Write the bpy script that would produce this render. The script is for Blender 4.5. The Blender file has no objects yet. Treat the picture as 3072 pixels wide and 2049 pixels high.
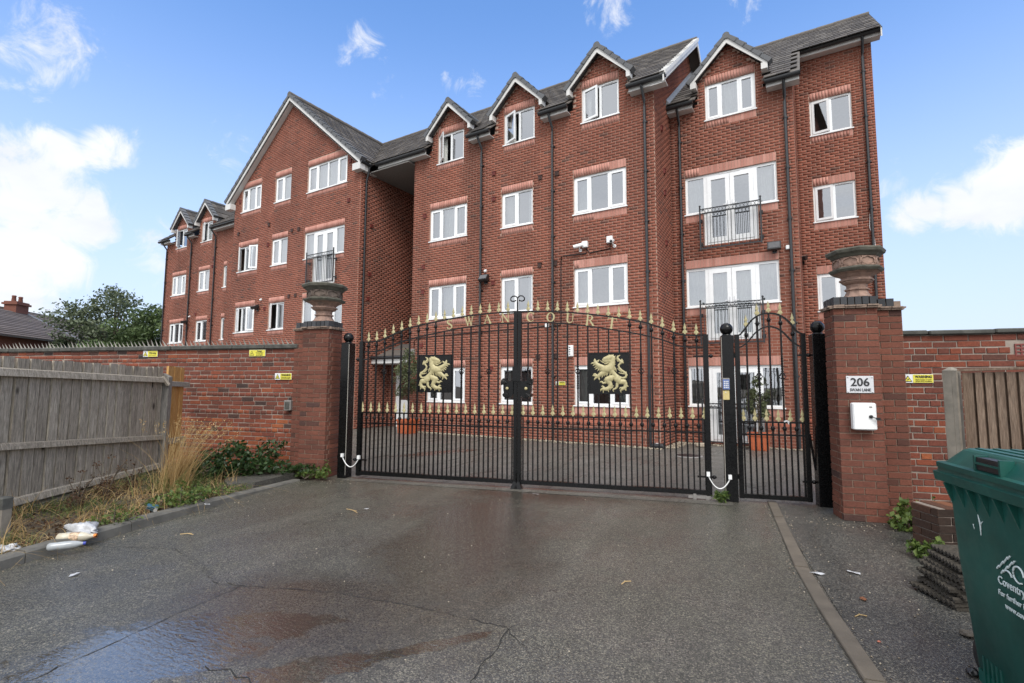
import bpy, bmesh, math, random
import numpy as np
from mathutils import Matrix, Vector
R = random.Random(7)
rng = np.random.default_rng(11)
SC = bpy.context.scene
COL = SC.collection
rad = math.radians

# ------------------------------------------------------------------ camera
CAMH = 1.5
F_PX, PITCH, ROLL, YAW, PHI = 1508.33, 0.0862011, 0.00494265, 0.266832, -0.280845
def cam_axes():
    f = Vector((-math.sin(YAW)*math.cos(PITCH), math.cos(YAW)*math.cos(PITCH), math.sin(PITCH)))
    r = Vector((math.cos(YAW), math.sin(YAW), 0)); u = r.cross(f)
    return r*math.cos(ROLL)+u*math.sin(ROLL), -r*math.sin(ROLL)+u*math.cos(ROLL), f
AX = cam_axes()
cd = bpy.data.cameras.new('camera'); cam = bpy.data.objects.new('camera', cd); COL.objects.link(cam)
cd.sensor_width = 36; cd.lens = F_PX/3072*36; cd.clip_start = .05; cd.clip_end = 3000
m = Matrix.Identity(4)
for i in range(3):
    m[i][0] = AX[0][i]; m[i][1] = AX[1][i]; m[i][2] = -AX[2][i]
m[0][3], m[1][3], m[2][3] = 0, 0, CAMH
cam.matrix_world = m
SC.camera = cam

# ------------------------------------------------------------------ world sky
SUN_EL, SUN_AZ = rad(50), rad(160)     # behind the camera, a little to the right
W = bpy.data.worlds.new('World'); SC.world = W; W.use_nodes = True
def world():
    nt = W.node_tree; N = nt.nodes; L = nt.links
    for n in list(N): N.remove(n)
    out = N.new('ShaderNodeOutputWorld'); bg = N.new('ShaderNodeBackground')
    tc = N.new('ShaderNodeTexCoord')
    sky = N.new('ShaderNodeTexSky'); sky.sky_type = 'NISHITA'; sky.sun_disc = False
    sky.sun_elevation = SUN_EL; sky.sun_rotation = SUN_AZ - rad(180) + rad(180)
    sky.air_density = 1.0; sky.dust_density = .6; sky.ozone_density = 2.2
    def math_(op, a, b=None, c=None, clamp=False):
        n = N.new('ShaderNodeMath'); n.operation = op; n.use_clamp = clamp
        for i, v in enumerate((a, b, c)):
            if v is None: continue
            if isinstance(v, (int, float)): n.inputs[i].default_value = v
            else: L.new(v, n.inputs[i])
        return n.outputs[0]
    def smooth(v, a, b):
        n = N.new('ShaderNodeMapRange'); n.interpolation_type = 'SMOOTHSTEP'
        L.new(v, n.inputs[0]); n.inputs[1].default_value = a; n.inputs[2].default_value = b
        return n.outputs[0]
    D = tc.outputs['Generated']
    sep = N.new('ShaderNodeSeparateXYZ'); L.new(D, sep.inputs[0]); z = sep.outputs[2]
    # flat cloud layer coordinates
    den = math_('ADD', math_('MAXIMUM', z, 0.0), .22)
    cb = N.new('ShaderNodeCombineXYZ')
    L.new(math_('DIVIDE', sep.outputs[0], den), cb.inputs[0]); L.new(math_('DIVIDE', sep.outputs[1], den), cb.inputs[1])
    def noise(scale, det, rough, vec, dist=0.0):
        n = N.new('ShaderNodeTexNoise'); n.inputs['Scale'].default_value = scale; n.inputs['Detail'].default_value = det
        n.inputs['Roughness'].default_value = rough; n.inputs['Distortion'].default_value = dist; L.new(vec, n.inputs['Vector']); return n.outputs[0]
    fine = noise(17, 9, .66, D, .6)
    big = noise(1.15, 6, .58, cb.outputs[0], .2)
    # clouds that stand in the photographed part of the sky: (direction, angular size, strength)
    blobs = CLOUDS
    acc = None
    for (dx, dy, dz, r, s) in blobs:
        v = N.new('ShaderNodeVectorMath'); v.operation = 'DISTANCE'; L.new(D, v.inputs[0]); v.inputs[1].default_value = (dx, dy, dz)
        k = math_('MULTIPLY', smooth(v.outputs['Value'], r, r*.05), s)
        acc = k if acc is None else math_('MAXIMUM', acc, k)
    d1 = smooth(math_('ADD', acc, math_('MULTIPLY', math_('SUBTRACT', fine, .5), 1.7)), .33, .90)
    d1 = math_('MULTIPLY', d1, math_('MULTIPLY', smooth(acc, .02, .2), .94))
    # broken overcast over the rest of the sky (behind and overhead)
    back = math_('MULTIPLY', smooth(sep.outputs[1], .28, -.3), .62)
    high = math_('MULTIPLY', smooth(z, .62, .95), .5)
    cov = math_('MAXIMUM', back, high)
    d2 = math_('MULTIPLY', smooth(math_('ADD', big, cov), .56, .98), smooth(cov, 0, .1))
    dens = math_('MAXIMUM', d1, d2)
    thick = smooth(noise(2.6, 5, .55, cb.outputs[0]), .3, .75)
    cc = N.new('ShaderNodeMixRGB'); L.new(thick, cc.inputs[0]); cc.inputs[1].default_value = (*CLOUD_LIT, 1); cc.inputs[2].default_value = (*CLOUD_DARK, 1)
    # clear sky
    sk = N.new('ShaderNodeMixRGB'); sk.blend_type = 'MULTIPLY'; sk.inputs[0].default_value = 1
    L.new(sky.outputs[0], sk.inputs[1]); sk.inputs[2].default_value = (*SKY_TINT, 1)
    # pale air near the horizon
    hz = N.new('ShaderNodeMixRGB'); L.new(math_('MULTIPLY', smooth(z, .66, -.05), .94), hz.inputs[0])
    L.new(sk.outputs[0], hz.inputs[1]); hz.inputs[2].default_value = (*HORIZON, 1)
    mx = N.new('ShaderNodeMixRGB'); L.new(dens, mx.inputs[0]); L.new(hz.outputs[0], mx.inputs[1]); L.new(cc.outputs[0], mx.inputs[2])
    bk = N.new('ShaderNodeMixRGB'); bk.blend_type = 'MULTIPLY'; bk.inputs[0].default_value = 1; L.new(mx.outputs[0], bk.inputs[1])
    kk = math_('ADD', 1.0, math_('MULTIPLY', d2, .45)); cbk = N.new('ShaderNodeCombineXYZ')
    for i in range(3): L.new(kk, cbk.inputs[i])
    L.new(cbk.outputs[0], bk.inputs[2])
    L.new(bk.outputs[0], bg.inputs[0]); bg.inputs[1].default_value = SKY_STRENGTH
    L.new(bg.outputs[0], out.inputs[0])
SKY_STRENGTH = .13
SKY_TINT = (.70, .90, 1.10)
HORIZON = (2.60, 2.84, 3.42)
CLOUD_LIT = (3.75, 3.8, 3.9); CLOUD_DARK = (3.15, 3.25, 3.45)
CLOUDS = [  # unit directions in the world, angular radius, strength
    (0.4122,0.8713,0.2665,0.050,1.10), (0.4386,0.8588,0.2650,0.060,1.15), (0.4670,0.8432,0.2663,0.070,1.20), (0.4932,0.8278,0.2673,0.090,1.25), (0.4940,0.8163,0.2993,0.070,1.20), (0.4765,0.8304,0.2887,0.050,1.10),
    (-0.8350,0.4898,0.2508,0.115,1.00), (-0.8134,0.5259,0.2485,0.100,1.00), (-0.8494,0.4925,0.1897,0.120,1.00), (-0.8318,0.5259,0.1778,0.085,0.90),
    (-0.8363,0.4675,0.2863,0.120,0.90), (-0.7724,0.5324,0.3464,0.065,0.80), (-0.7834,0.5160,0.3466,0.120,0.46), (-0.8093,0.4897,0.3244,0.080,0.80),
    (-0.8631,0.4903,0.1211,0.090,0.95), (0.3982,0.8771,0.2684,0.070,0.90), (0.4622,0.8427,0.2761,0.090,1.00), (0.4948,0.8197,0.2885,0.100,1.00),
    (0.4285,0.8574,0.2851,0.060,0.80), (0.3717,0.8768,0.3050,0.080,0.46), (-0.0520,0.7872,0.6145,0.080,0.56), (-0.0344,0.7852,0.6183,0.067,0.56),
    (0.1456,0.7941,0.5901,0.070,0.46), (-0.4492,0.7052,0.5486,0.076,0.46), (-0.4333,0.7440,0.5087,0.056,0.46), (-0.3305,0.7792,0.5326,0.048,0.46),
    (-0.2919,0.7956,0.5308,0.060,0.46), (-0.7650,0.4462,0.4645,0.140,0.46), (-0.7526,0.4669,0.4643,0.110,0.46), (-0.8011,0.4276,0.4188,0.120,0.46),
    (-0.7685,0.4716,0.4325,0.080,0.46), (-0.7640,0.6096,0.2116,0.090,0.46), (-0.6549,0.6526,0.3811,0.080,0.46)]
world()
sun = bpy.data.lights.new('sun', 'SUN'); sun.energy = 1.35; sun.angle = rad(30); sun.color = (1, .965, .92)
so = bpy.data.objects.new('sun', sun); COL.objects.link(so)
sd = Vector((math.sin(SUN_AZ)*math.cos(SUN_EL), math.cos(SUN_AZ)*math.cos(SUN_EL), math.sin(SUN_EL)))
so.rotation_euler = sd.to_track_quat('Z', 'Y').to_euler()
so.location = (0, -4, 12)
vs = SC.view_settings; vs.view_transform = 'Standard'; vs.look = 'None'; vs.gamma = 1; vs.exposure = 1.15; vs.use_curve_mapping = False
SC.render.engine = 'CYCLES'
SC.cycles.max_bounces = 8; SC.cycles.transparent_max_bounces = 16

# ------------------------------------------------------------------ object helpers
def tag(o, label=None, cat=None, group=None, kind=None):
    if label: o['label'] = label
    if cat: o['category'] = cat
    if group: o['group'] = group
    if kind: o['kind'] = kind
    return o
def empty(name, loc=(0, 0, 0), rz=0, **kw):
    o = bpy.data.objects.new(name, None); COL.objects.link(o); o.location = loc; o.rotation_euler = (0, 0, rz)
    o.empty_display_size = .1
    return tag(o, **kw)
def link(name, me, mat=None, parent=None, loc=None, rot=None, **kw):
    o = bpy.data.objects.new(name, me); COL.objects.link(o)
    if mat is not None and len(me.materials) == 0: me.materials.append(mat)
    if parent: o.parent = parent
    if loc: o.location = loc
    if rot: o.rotation_euler = rot
    return tag(o, **kw)
class MB:
    """collects faces and builds one mesh"""
    def __init__(s): s.v = []; s.f = []; s.sm = []
    def add(s, vs, fs, smooth=False):
        b = len(s.v); s.v += [tuple(p) for p in vs]; s.f += [tuple(i+b for i in f) for f in fs]; s.sm += [smooth]*len(fs); return s
    def box(s, x0, x1, y0, y1, z0, z1):
        return s.add([(x0,y0,z0),(x1,y0,z0),(x1,y1,z0),(x0,y1,z0),(x0,y0,z1),(x1,y0,z1),(x1,y1,z1),(x0,y1,z1)],
                     [(0,3,2,1),(4,5,6,7),(0,1,5,4),(1,2,6,5),(2,3,7,6),(3,0,4,7)])
    def bbox(s, x0, x1, y0, y1, z0, z1, b=.006):
        """box with chamfered vertical and top edges"""
        ring = lambda i, z: [(x0+i+b,y0+i,z),(x1-i-b,y0+i,z),(x1-i,y0+i+b,z),(x1-i,y1-i-b,z),(x1-i-b,y1-i,z),(x0+i+b,y1-i,z),(x0+i,y1-i-b,z),(x0+i,y0+i+b,z)]
        return s.loft([ring(b, z0), ring(0, z0+b), ring(0, z1-b), ring(b, z1)])
    def loft(s, rings, cap=True, smooth=False):
        n = len(rings[0]); vs = [p for r in rings for p in r]; fs = []
        for k in range(len(rings)-1):
            for i in range(n):
                j = (i+1) % n; fs.append((k*n+i, k*n+j, (k+1)*n+j, (k+1)*n+i))
        s.add(vs, fs, smooth)
        if cap:
            s.add(rings[0], [tuple(range(n))[::-1]]); s.add(rings[-1], [tuple(range(n))])
        return s
    def tube(s, pts, r, n=6, cap=True, smooth=True, rs=None):
        pts = [Vector(p) for p in pts]; rings = []
        up = Vector((0, 0, 1))
        for i, p in enumerate(pts):
            t = (pts[min(i+1, len(pts)-1)] - pts[max(i-1, 0)])
            if t.length < 1e-9: t = Vector((0, 0, 1))
            t.normalize()
            ref = up if abs(t.dot(up)) < .95 else Vector((1, 0, 0))
            a = t.cross(ref).normalized(); b = t.cross(a).normalized()
            rr = rs[i] if rs else r
            rings.append([p + a*(rr*math.cos(2*math.pi*k/n)) - b*(rr*math.sin(2*math.pi*k/n)) for k in range(n)])
        return s.loft(rings, cap, smooth)
    def bar(s, p, q, w, d=None):
        """square bar between two points; w across, d deep (y)"""
        d = d or w; p = Vector(p); q = Vector(q); t = (q-p).normalized()
        ref = Vector((0, 1, 0)) if abs(t.y) < .9 else Vector((1, 0, 0))
        a = t.cross(ref).normalized()*(w/2); b = t.cross(a).normalized()*(d/2)
        r = lambda c: [c-a-b, c+a-b, c+a+b, c-a+b]
        return s.loft([r(p), r(q)])
    def strip(s, pts, w, d):
        """flat bar following a curve in the x-z plane: w tall in the plane, d deep in y"""
        rings = []; P = [Vector(p) for p in pts]
        for i, p in enumerate(P):
            t = (P[min(i+1, len(P)-1)]-P[max(i-1, 0)]).normalized(); n = Vector((-t.z, 0, t.x))*(w/2); y = Vector((0, d/2, 0))
            rings.append([p-n-y, p-n+y, p+n+y, p+n-y])
        return s.loft(rings)
    def prism(s, poly, y0, y1):
        """polygon given as (x, z) pairs, counter-clockwise, extruded in y"""
        n = len(poly); vs = [(x, y0, z) for x, z in poly] + [(x, y1, z) for x, z in poly]
        fs = [tuple(range(n)), tuple(range(2*n-1, n-1, -1))] + [(i, i+n, (i+1) % n+n, (i+1) % n) for i in range(n)]
        return s.add(vs, fs)
    def lathe(s, prof, n=16, c=(0, 0, 0), ph=0, smooth=True, sq=1):
        rings = [[(c[0]+r*math.cos(2*math.pi*k/n+ph)*sq, c[1]+r*math.sin(2*math.pi*k/n+ph), c[2]+z) for k in range(n)] for r, z in prof]
        return s.loft(rings, True, smooth)
    def ball(s, c, r, n=14, m=9, sz=1):
        return s.lathe([(max(1e-4, r*math.sin(math.pi*i/m)), -r*sz*math.cos(math.pi*i/m)) for i in range(m+1)], n, c)
    def mesh(s, name, mat=None):
        me = bpy.data.meshes.new(name); me.from_pydata(s.v, [], s.f)
        if any(s.sm): me.polygons.foreach_set('use_smooth', s.sm)
        if mat is not None: me.materials.append(mat)
        me.update(); return me
    def obj(s, name, mat, parent=None, loc=None, rot=None, **kw): return link(name, s.mesh(name, mat), mat, parent, loc, rot, **kw)

# pieces (bricks, tiles): basis 3x3 (columns: along, inward, up), centre of the front face, size (w, depth, h), tone
class Piece:
    __slots__ = ('B', 'c', 's', 'v')
    def __init__(s, B, c, sz, v): s.B = B; s.c = c; s.s = sz; s.v = v
def unit_piece(name, e, b, j, seed, mat):
    r = random.Random(seed); J = lambda a: a + r.uniform(-j, j)
    vs = [(J(-.5+e), 0, J(-.5+e*1.6)), (J(.5-e), 0, J(-.5+e*1.6)), (J(.5-e), 0, J(.5-e*1.6)), (J(-.5+e), 0, J(.5-e*1.6))]
    vs += [(-.5, b, -.5), (.5, b, -.5), (.5, b, .5), (-.5, b, .5), (-.5, 1, -.5), (.5, 1, -.5), (.5, 1, .5), (-.5, 1, .5)]
    fs = [(0,1,2,3)] + [(4+i, 4+(i+1)%4, (i+1)%4, i) for i in range(4)] + [(8+i, 8+(i+1)%4, 4+(i+1)%4, 4+i) for i in range(4)]
    me = bpy.data.meshes.new(name); me.from_pydata(vs, [], fs); me.materials.append(mat); return me
def rotz(a): return np.array([[math.cos(a), -math.sin(a), 0], [math.sin(a), math.cos(a), 0], [0, 0, 1.]])
def emit(pieces, root, name, mat, n_single, mass_name, chamfer=True, e=.02, jit=.012, variants=8, parent=None, label=None):
    """the pieces that show largest become single objects, the rest one mesh"""
    parent = parent or root
    M = np.array(root.matrix_basis); C = np.array([p.c for p in pieces]); Wd = C @ M[:3, :3].T + M[:3, 3]
    rel = Wd - np.array([0, 0, CAMH]); A = np.array([list(a) for a in AX]); q = rel @ A.T
    nrm = np.array([-p.B[:, 1] for p in pieces]) @ M[:3, :3].T
    face = -(nrm*rel).sum(1)/np.linalg.norm(rel, axis=1)
    dep = np.maximum(q[:, 2], .1); x = q[:, 0]/dep*F_PX; y = q[:, 1]/dep*F_PX
    area = np.array([p.s[0]*p.s[2] for p in pieces])*np.maximum(face, 0)/dep**2
    vis = (q[:, 2] > .1) & (abs(x) < 1536) & (abs(y) < 1024) & (face > .02)
    order = np.argsort(-(area*vis)); single = [i for i in order[:n_single] if vis[i] and area[i] > 0]
    ss = set(single); rest = [i for i in range(len(pieces)) if i not in ss]
    units = [unit_piece(name, e, .06, jit, 100+k, mat) for k in range(variants)]
    for i in single:
        p = pieces[i]; o = bpy.data.objects.new(name, units[i % variants]); COL.objects.link(o); o.parent = parent
        T = Matrix.Identity(4)
        for a in range(3):
            for b in range(3): T[a][b] = float(p.B[a, b]*p.s[b])
            T[a][3] = float(p.c[a])
        o.matrix_local = T; o.color = (p.v, 0, 0, 1)
    if rest:
        n = len(rest); B = np.array([pieces[i].B for i in rest]); Cc = np.array([pieces[i].c for i in rest]); S = np.array([pieces[i].s for i in rest]); V = np.array([pieces[i].v for i in rest])
        if chamfer:
            U = np.array([v.co[:] for v in units[0].vertices]); Fc = np.array([list(p.vertices) for p in units[0].polygons])
        else:
            U = np.array([(-.5,0,-.5),(.5,0,-.5),(.5,0,.5),(-.5,0,.5),(-.5,1,-.5),(.5,1,-.5),(.5,1,.5),(-.5,1,.5)]); Fc = np.array([(0,1,2,3),(4,5,1,0),(5,6,2,1),(6,7,3,2),(7,4,0,3)])
        loc = U[None]*S[:, None, :]; P = np.einsum('nij,nkj->nki', B, loc) + Cc[:, None, :]
        me = mass_mesh(mass_name, P.reshape(-1, 3), (Fc[None]+np.arange(n)[:, None, None]*len(U)).reshape(-1, 4), np.repeat(V, len(Fc)), mat)
        o = link(mass_name, me, None, parent, kind='stuff'); o.color = (0, 0, 0, 1)
    return len(single), len(rest)
def mass_mesh(name, V, F, vals=None, mat=None, smooth=False):
    me = bpy.data.meshes.new(name); V = np.asarray(V, dtype=np.float32); F = np.asarray(F, dtype=np.int32); k = F.shape[1]
    me.vertices.add(len(V)); me.vertices.foreach_set('co', V.ravel())
    me.loops.add(F.size); me.loops.foreach_set('vertex_index', F.ravel())
    me.polygons.add(len(F)); me.polygons.foreach_set('loop_start', np.arange(0, F.size, k, dtype=np.int32)); me.polygons.foreach_set('loop_total', np.full(len(F), k, dtype=np.int32))
    if smooth: me.polygons.foreach_set('use_smooth', np.ones(len(F), dtype=bool))
    if vals is not None:
        a = me.attributes.new('val', 'FLOAT', 'FACE'); a.data.foreach_set('value', np.asarray(vals, dtype=np.float32))
    if mat is not None: me.materials.append(mat)
    me.update(calc_edges=True); return me

# ------------------------------------------------------------------ materials
class NT:
    def __init__(s, name):
        s.m = bpy.data.materials.new(name); s.m.use_nodes = True; s.t = s.m.node_tree; s.N = s.t.nodes; s.L = s.t.links
        s.b = s.N['Principled BSDF']; s.out = s.N['Material Output']
    def pos(s): return s.N.new('ShaderNodeNewGeometry').outputs['Position']
    def objc(s): return s.N.new('ShaderNodeTexCoord').outputs['Object']
    def scale(s, vec, sc):
        n = s.N.new('ShaderNodeVectorMath'); n.operation = 'MULTIPLY'; s.L.new(vec, n.inputs[0]); n.inputs[1].default_value = sc; return n.outputs[0]
    def noise(s, sc, det=4, rough=.55, vec=None, dist=0):
        n = s.N.new('ShaderNodeTexNoise'); n.inputs['Scale'].default_value = sc; n.inputs['Detail'].default_value = det; n.inputs['Roughness'].default_value = rough; n.inputs['Distortion'].default_value = dist
        s.L.new(vec if vec is not None else s.pos(), n.inputs['Vector']); return n.outputs[0]
    def voro(s, sc, vec=None, out='Color', feat='F1'):
        n = s.N.new('ShaderNodeTexVoronoi'); n.feature = feat; n.inputs['Scale'].default_value = sc; s.L.new(vec if vec is not None else s.pos(), n.inputs['Vector']); return n.outputs[out]
    def math(s, op, a, b=None, clamp=False):
        n = s.N.new('ShaderNodeMath'); n.operation = op; n.use_clamp = clamp
        for i, v in enumerate((a, b)):
            if v is None: continue
            if isinstance(v, (int, float)): n.inputs[i].default_value = v
            else: s.L.new(v, n.inputs[i])
        return n.outputs[0]
    def rng(s, v, a, b, c=0, d=1, smooth=True):
        n = s.N.new('ShaderNodeMapRange'); n.interpolation_type = 'SMOOTHSTEP' if smooth else 'LINEAR'
        s.L.new(v, n.inputs[0])
        for i, x in enumerate((a, b, c, d)): n.inputs[i+1].default_value = x
        return n.outputs[0]
    def ramp(s, v, stops, const=False):
        n = s.N.new('ShaderNodeValToRGB'); n.color_ramp.interpolation = 'CONSTANT' if const else 'LINEAR'; e = n.color_ramp.elements
        while len(e) < len(stops): e.new(1)
        for i, (p, c) in enumerate(stops): e[i].position = p; e[i].color = (*c, 1)
        s.L.new(v, n.inputs[0]); return n.outputs[0]
    def mix(s, f, a, b, mode='MIX'):
        n = s.N.new('ShaderNodeMixRGB'); n.blend_type = mode
        for i, v in enumerate((f, a, b)):
            if isinstance(v, (int, float)): n.inputs[i].default_value = v
            elif isinstance(v, tuple): n.inputs[i].default_value = (*v, 1)
            else: s.L.new(v, n.inputs[i])
        return n.outputs[0]
    def bump(s, h, st=.3, dist=.01, nrm=None):
        n = s.N.new('ShaderNodeBump'); n.inputs['Strength'].default_value = st if isinstance(st, (int, float)) else 1; n.inputs['Distance'].default_value = dist
        if not isinstance(st, (int, float)): s.L.new(st, n.inputs['Strength'])
        s.L.new(h, n.inputs['Height'])
        if nrm is not None: s.L.new(nrm, n.inputs['Normal'])
        s.L.new(n.outputs[0], s.b.inputs['Normal']); return n.outputs[0]
    def set(s, col=None, rough=None, metal=None, spec=None):
        for k, v in (('Base Color', col), ('Roughness', rough), ('Metallic', metal), ('Specular IOR Level', spec)):
            if v is None: continue
            if isinstance(v, tuple): s.b.inputs[k].default_value = (*v, 1)
            elif isinstance(v, (int, float)): s.b.inputs[k].default_value = v
            else: s.L.new(v, s.b.inputs[k])
        return s.m
    def val(s):
        oi = s.N.new('ShaderNodeObjectInfo'); sp = s.N.new('ShaderNodeSeparateColor'); s.L.new(oi.outputs['Color'], sp.inputs[0])
        at = s.N.new('ShaderNodeAttribute'); at.attribute_name = 'val'
        return s.math('ADD', sp.outputs[0], at.outputs['Fac'])
def brick_mat(name, stops, rough=.85, var=.35, bump=.35, dirt=None, wear=.25, streak=0, spec=.3):
    t = NT(name); c = t.ramp(t.val(), stops)
    n = t.noise(55, 5, .65); c = t.mix(var, c, t.ramp(n, [(.3, (.45, .45, .45)), (.7, (1.25, 1.2, 1.15))]), 'MULTIPLY')
    n2 = t.noise(1.1, 5, .6); c = t.mix(wear, c, t.ramp(n2, [(.32, (.5, .5, .52)), (.62, (1.15, 1.1, 1.05))]), 'MULTIPLY')
    if dirt: c = t.mix(t.rng(t.noise(9, 6, .7), .55, .8, 0, dirt[0]), c, dirt[1])
    if streak: c = t.mix(streak, c, t.ramp(t.noise(1.0, 6, .62, t.scale(t.pos(), (.8, .8, .17))), [(.34, (.62, .60, .60)), (.56, (1.04, 1.0, 1.0)), (.72, (1.16, 1.10, 1.02))]), 'MULTIPLY')
    t.set(c, rough, spec=spec); t.bump(t.noise(120, 4, .7), bump, .004); return t.m
def plain(name, col, rough=.5, metal=0, spec=.5, var=.12, nsc=14, bump=0, bsc=60, grime=None):
    t = NT(name); n = t.noise(nsc, 5, .6)
    c = t.mix(1, tuple(col), t.ramp(n, [(.3, (1-var,)*3), (.7, (1+var,)*3)]), 'MULTIPLY')
    if grime: c = t.mix(t.rng(t.noise(grime[2], 6, .7), .5, .78, 0, grime[0]), c, grime[1])
    t.set(c, t.rng(t.noise(nsc*2.3, 4), .3, .7, max(.02, rough-.07), min(1, rough+.07)), metal, spec)
    if bump: t.bump(t.noise(bsc, 4, .65), bump, .004)
    return t.m
M = {}
FAC = [(0, (.140, .072, .056)), (.07, (.165, .072, .054)), (.11, (.215, .078, .053)), (.55, (.252, .092, .061)), (.85, (.278, .103, .068)), (1, (.30, .118, .080))]
M['fac'] = brick_mat('facade_brick', FAC, .88, .3, .25, streak=.75)
M['soldier'] = brick_mat('soldier_brick', [(0, (.40, .185, .145)), (1, (.52, .265, .215))], .85, .2, .2, wear=.1)
M['stubbrick'] = brick_mat('sooty_brick', [(0, (.03, .026, .024)), (.5, (.075, .048, .038)), (.8, (.16, .075, .05)), (1, (.24, .11, .065))], .95, .6, .9, (.7, (.03, .028, .024)), .4, spec=.1)
M['band'] = brick_mat('band_brick', [(0, (.36, .120, .078)), (1, (.44, .155, .100))], .8, .15, .2, wear=.1)
M['mortar'] = plain('facade_mortar', (.375, .255, .20), .95, var=.15, bump=.2)
M['oldbrick'] = brick_mat('old_wall_brick', [(0, (.045, .036, .036)), (.10, (.085, .052, .045)), (.16, (.125, .056, .044)), (.5, (.180, .065, .047)), (.8, (.235, .075, .046)), (1, (.31, .105, .05))], .9, .6, .8, (.55, (.085, .048, .038)), .4, streak=.35, spec=.15)
M['oldmortar'] = plain('old_wall_mortar', (.27, .225, .19), .95, var=.35, nsc=4, bump=.5, grime=(.75, (.045, .04, .036), 2.2))
M['pierbrick'] = brick_mat('pier_brick', [(0, (.080, .050, .046)), (.10, (.110, .054, .043)), (.5, (.158, .067, .050)), (1, (.205, .085, .060))], .92, .6, .7, (.5, (.09, .05, .042)), .4, streak=.4, spec=.15)
M['piermortar'] = plain('pier_mortar', (.225, .165, .125), .95, var=.2, bump=.4)
M['bluebrick'] = brick_mat('blue_brick', [(0, (.030, .033, .038)), (1, (.058, .062, .070))], .55, .4, .5)
M['slate'] = brick_mat('roof_tile', [(0, (.050, .045, .042)), (.6, (.082, .074, .068)), (1, (.13, .12, .11))], .72, .5, .4, (.7, (.15, .145, .135)), .3)
M['lightslate'] = brick_mat('verge_tile', [(0, (.078, .085, .094)), (1, (.115, .122, .132))], .6, .3, .2)
M['ceilgrey'] = plain('grey_ceiling', (.20, .195, .185), .8)
M['upvc'] = plain('white_upvc', (.80, .82, .83), .32, var=.04, nsc=3)
M['fascia'] = plain('white_fascia', (.60, .60, .585), .45, var=.1, nsc=2, grime=(.3, (.42, .41, .38), 3))
M['gutter'] = plain('black_gutter', (.022, .024, .027), .38, var=.2)
M['lead'] = plain('lead_flashing', (.16, .17, .185), .5, var=.3)
M['iron'] = plain('black_gate_paint', (.0040, .0042, .0046), .26, 0, .28, var=.25)
M['gold'] = plain('gold_paint', (.39, .345, .185), .5, metal=.05, var=.15, nsc=40)
M['interior'] = plain('room_wall', (.34, .33, .31), .9)
M['curtain'] = plain('curtain_cloth', (.72, .73, .69), .9, var=.08)
M['blind'] = plain('blind_cloth', (.34, .32, .30), .9, var=.1)
M['vent'] = plain('air_brick', (.17, .035, .028), .6)
M['ventdark'] = plain('brown_vent', (.07, .035, .028), .6)
M['black'] = plain('black_plastic', (.013, .013, .014), .4)
M['white'] = plain('white_plastic', (.76, .77, .77), .35, var=.05)
M['grey'] = plain('grey_metal', (.20, .19, .18), .5)
M['lamp'] = plain('lamp_glass', (.10, .10, .105), .15)
M['terracotta'] = plain('terracotta_plastic', (.40, .10, .038), .6, var=.12)
M['stone'] = plain('urn_stone', (.27, .175, .135), .85, var=.3, nsc=18, bump=.6, bsc=70, grime=(.85, (.085, .082, .07), 5))
M['stonetop'] = plain('weathered_stone', (.085, .082, .064), .9, var=.4, nsc=14, bump=.6, bsc=70, grime=(.7, (.045, .045, .038), 7))
M['stonedark'] = plain('sooty_urn_stone', (.12, .092, .075), .9, var=.45, nsc=18, bump=.6, bsc=70, grime=(.9, (.05, .046, .04), 6))
M['creasing'] = plain('creasing_tile', (.22, .16, .125), .9, var=.4, nsc=22, bump=.6, grime=(.7, (.06, .055, .045), 9))
M['coping'] = plain('stone_coping', (.060, .060, .053), .85, var=.45, nsc=8, bump=.6, grime=(.7, (.04, .042, .036), 3))
M['galv'] = plain('pale_spike', (.27, .255, .225), .5, var=.5, nsc=.6)
M['yellow'] = plain('sign_yellow', (.62, .56, .06), .45, var=.05)
M['signgrey'] = plain('sign_grey', (.66, .67, .68), .4, var=.05)
M['ink'] = plain('sign_ink', (.015, .015, .018), .5)
M['steel'] = plain('plate_steel', (.62, .63, .65), .35, metal=.25, var=.05)
M['brass'] = plain('brass_plate', (.62, .50, .22), .35, metal=.3)
M['blue'] = plain('keypad_blue', (.075, .13, .33), .35)
M['bin'] = plain('bin_green', (.006, .066, .052), .42, var=.25, nsc=4, grime=(.45, (.035, .10, .085), 30), bump=.05, bsc=200)
M['binprint'] = plain('bin_print', (.58, .66, .66), .5)
M['concrete'] = plain('concrete', (.20, .178, .145), .9, var=.25, nsc=9, bump=.5, bsc=90, grime=(.6, (.13, .12, .10), 4))
M['kerb'] = plain('kerb_stone', (.115, .11, .097), .8, var=.3, nsc=7, bump=.5, bsc=70, grime=(.6, (.08, .078, .068), 5))
M['edge'] = plain('edging_stone', (.105, .088, .068), .75, var=.22, nsc=5, bump=.4, bsc=120, grime=(.5, (.09, .08, .06), 3))
M['soil'] = plain('soil', (.060, .046, .032), .95, var=.5, nsc=12, bump=1, bsc=40, grime=(.8, (.13, .10, .05), 6))
M['gravel'] = plain('gravel_stone', (.36, .31, .24), .85, var=.35, nsc=30)
M['bark'] = plain('bark', (.09, .07, .05), .9, var=.3, bump=.6)
M['straw'] = plain('dry_straw', (.42, .27, .10), .8, var=.3, nsc=3)
M['deadleaf'] = plain('dead_weed', (.085, .048, .03), .9, var=.4)
M['bag'] = plain('plastic_bag', (.45, .46, .48), .3, var=.25, nsc=25, bump=.9, bsc=35)
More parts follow.
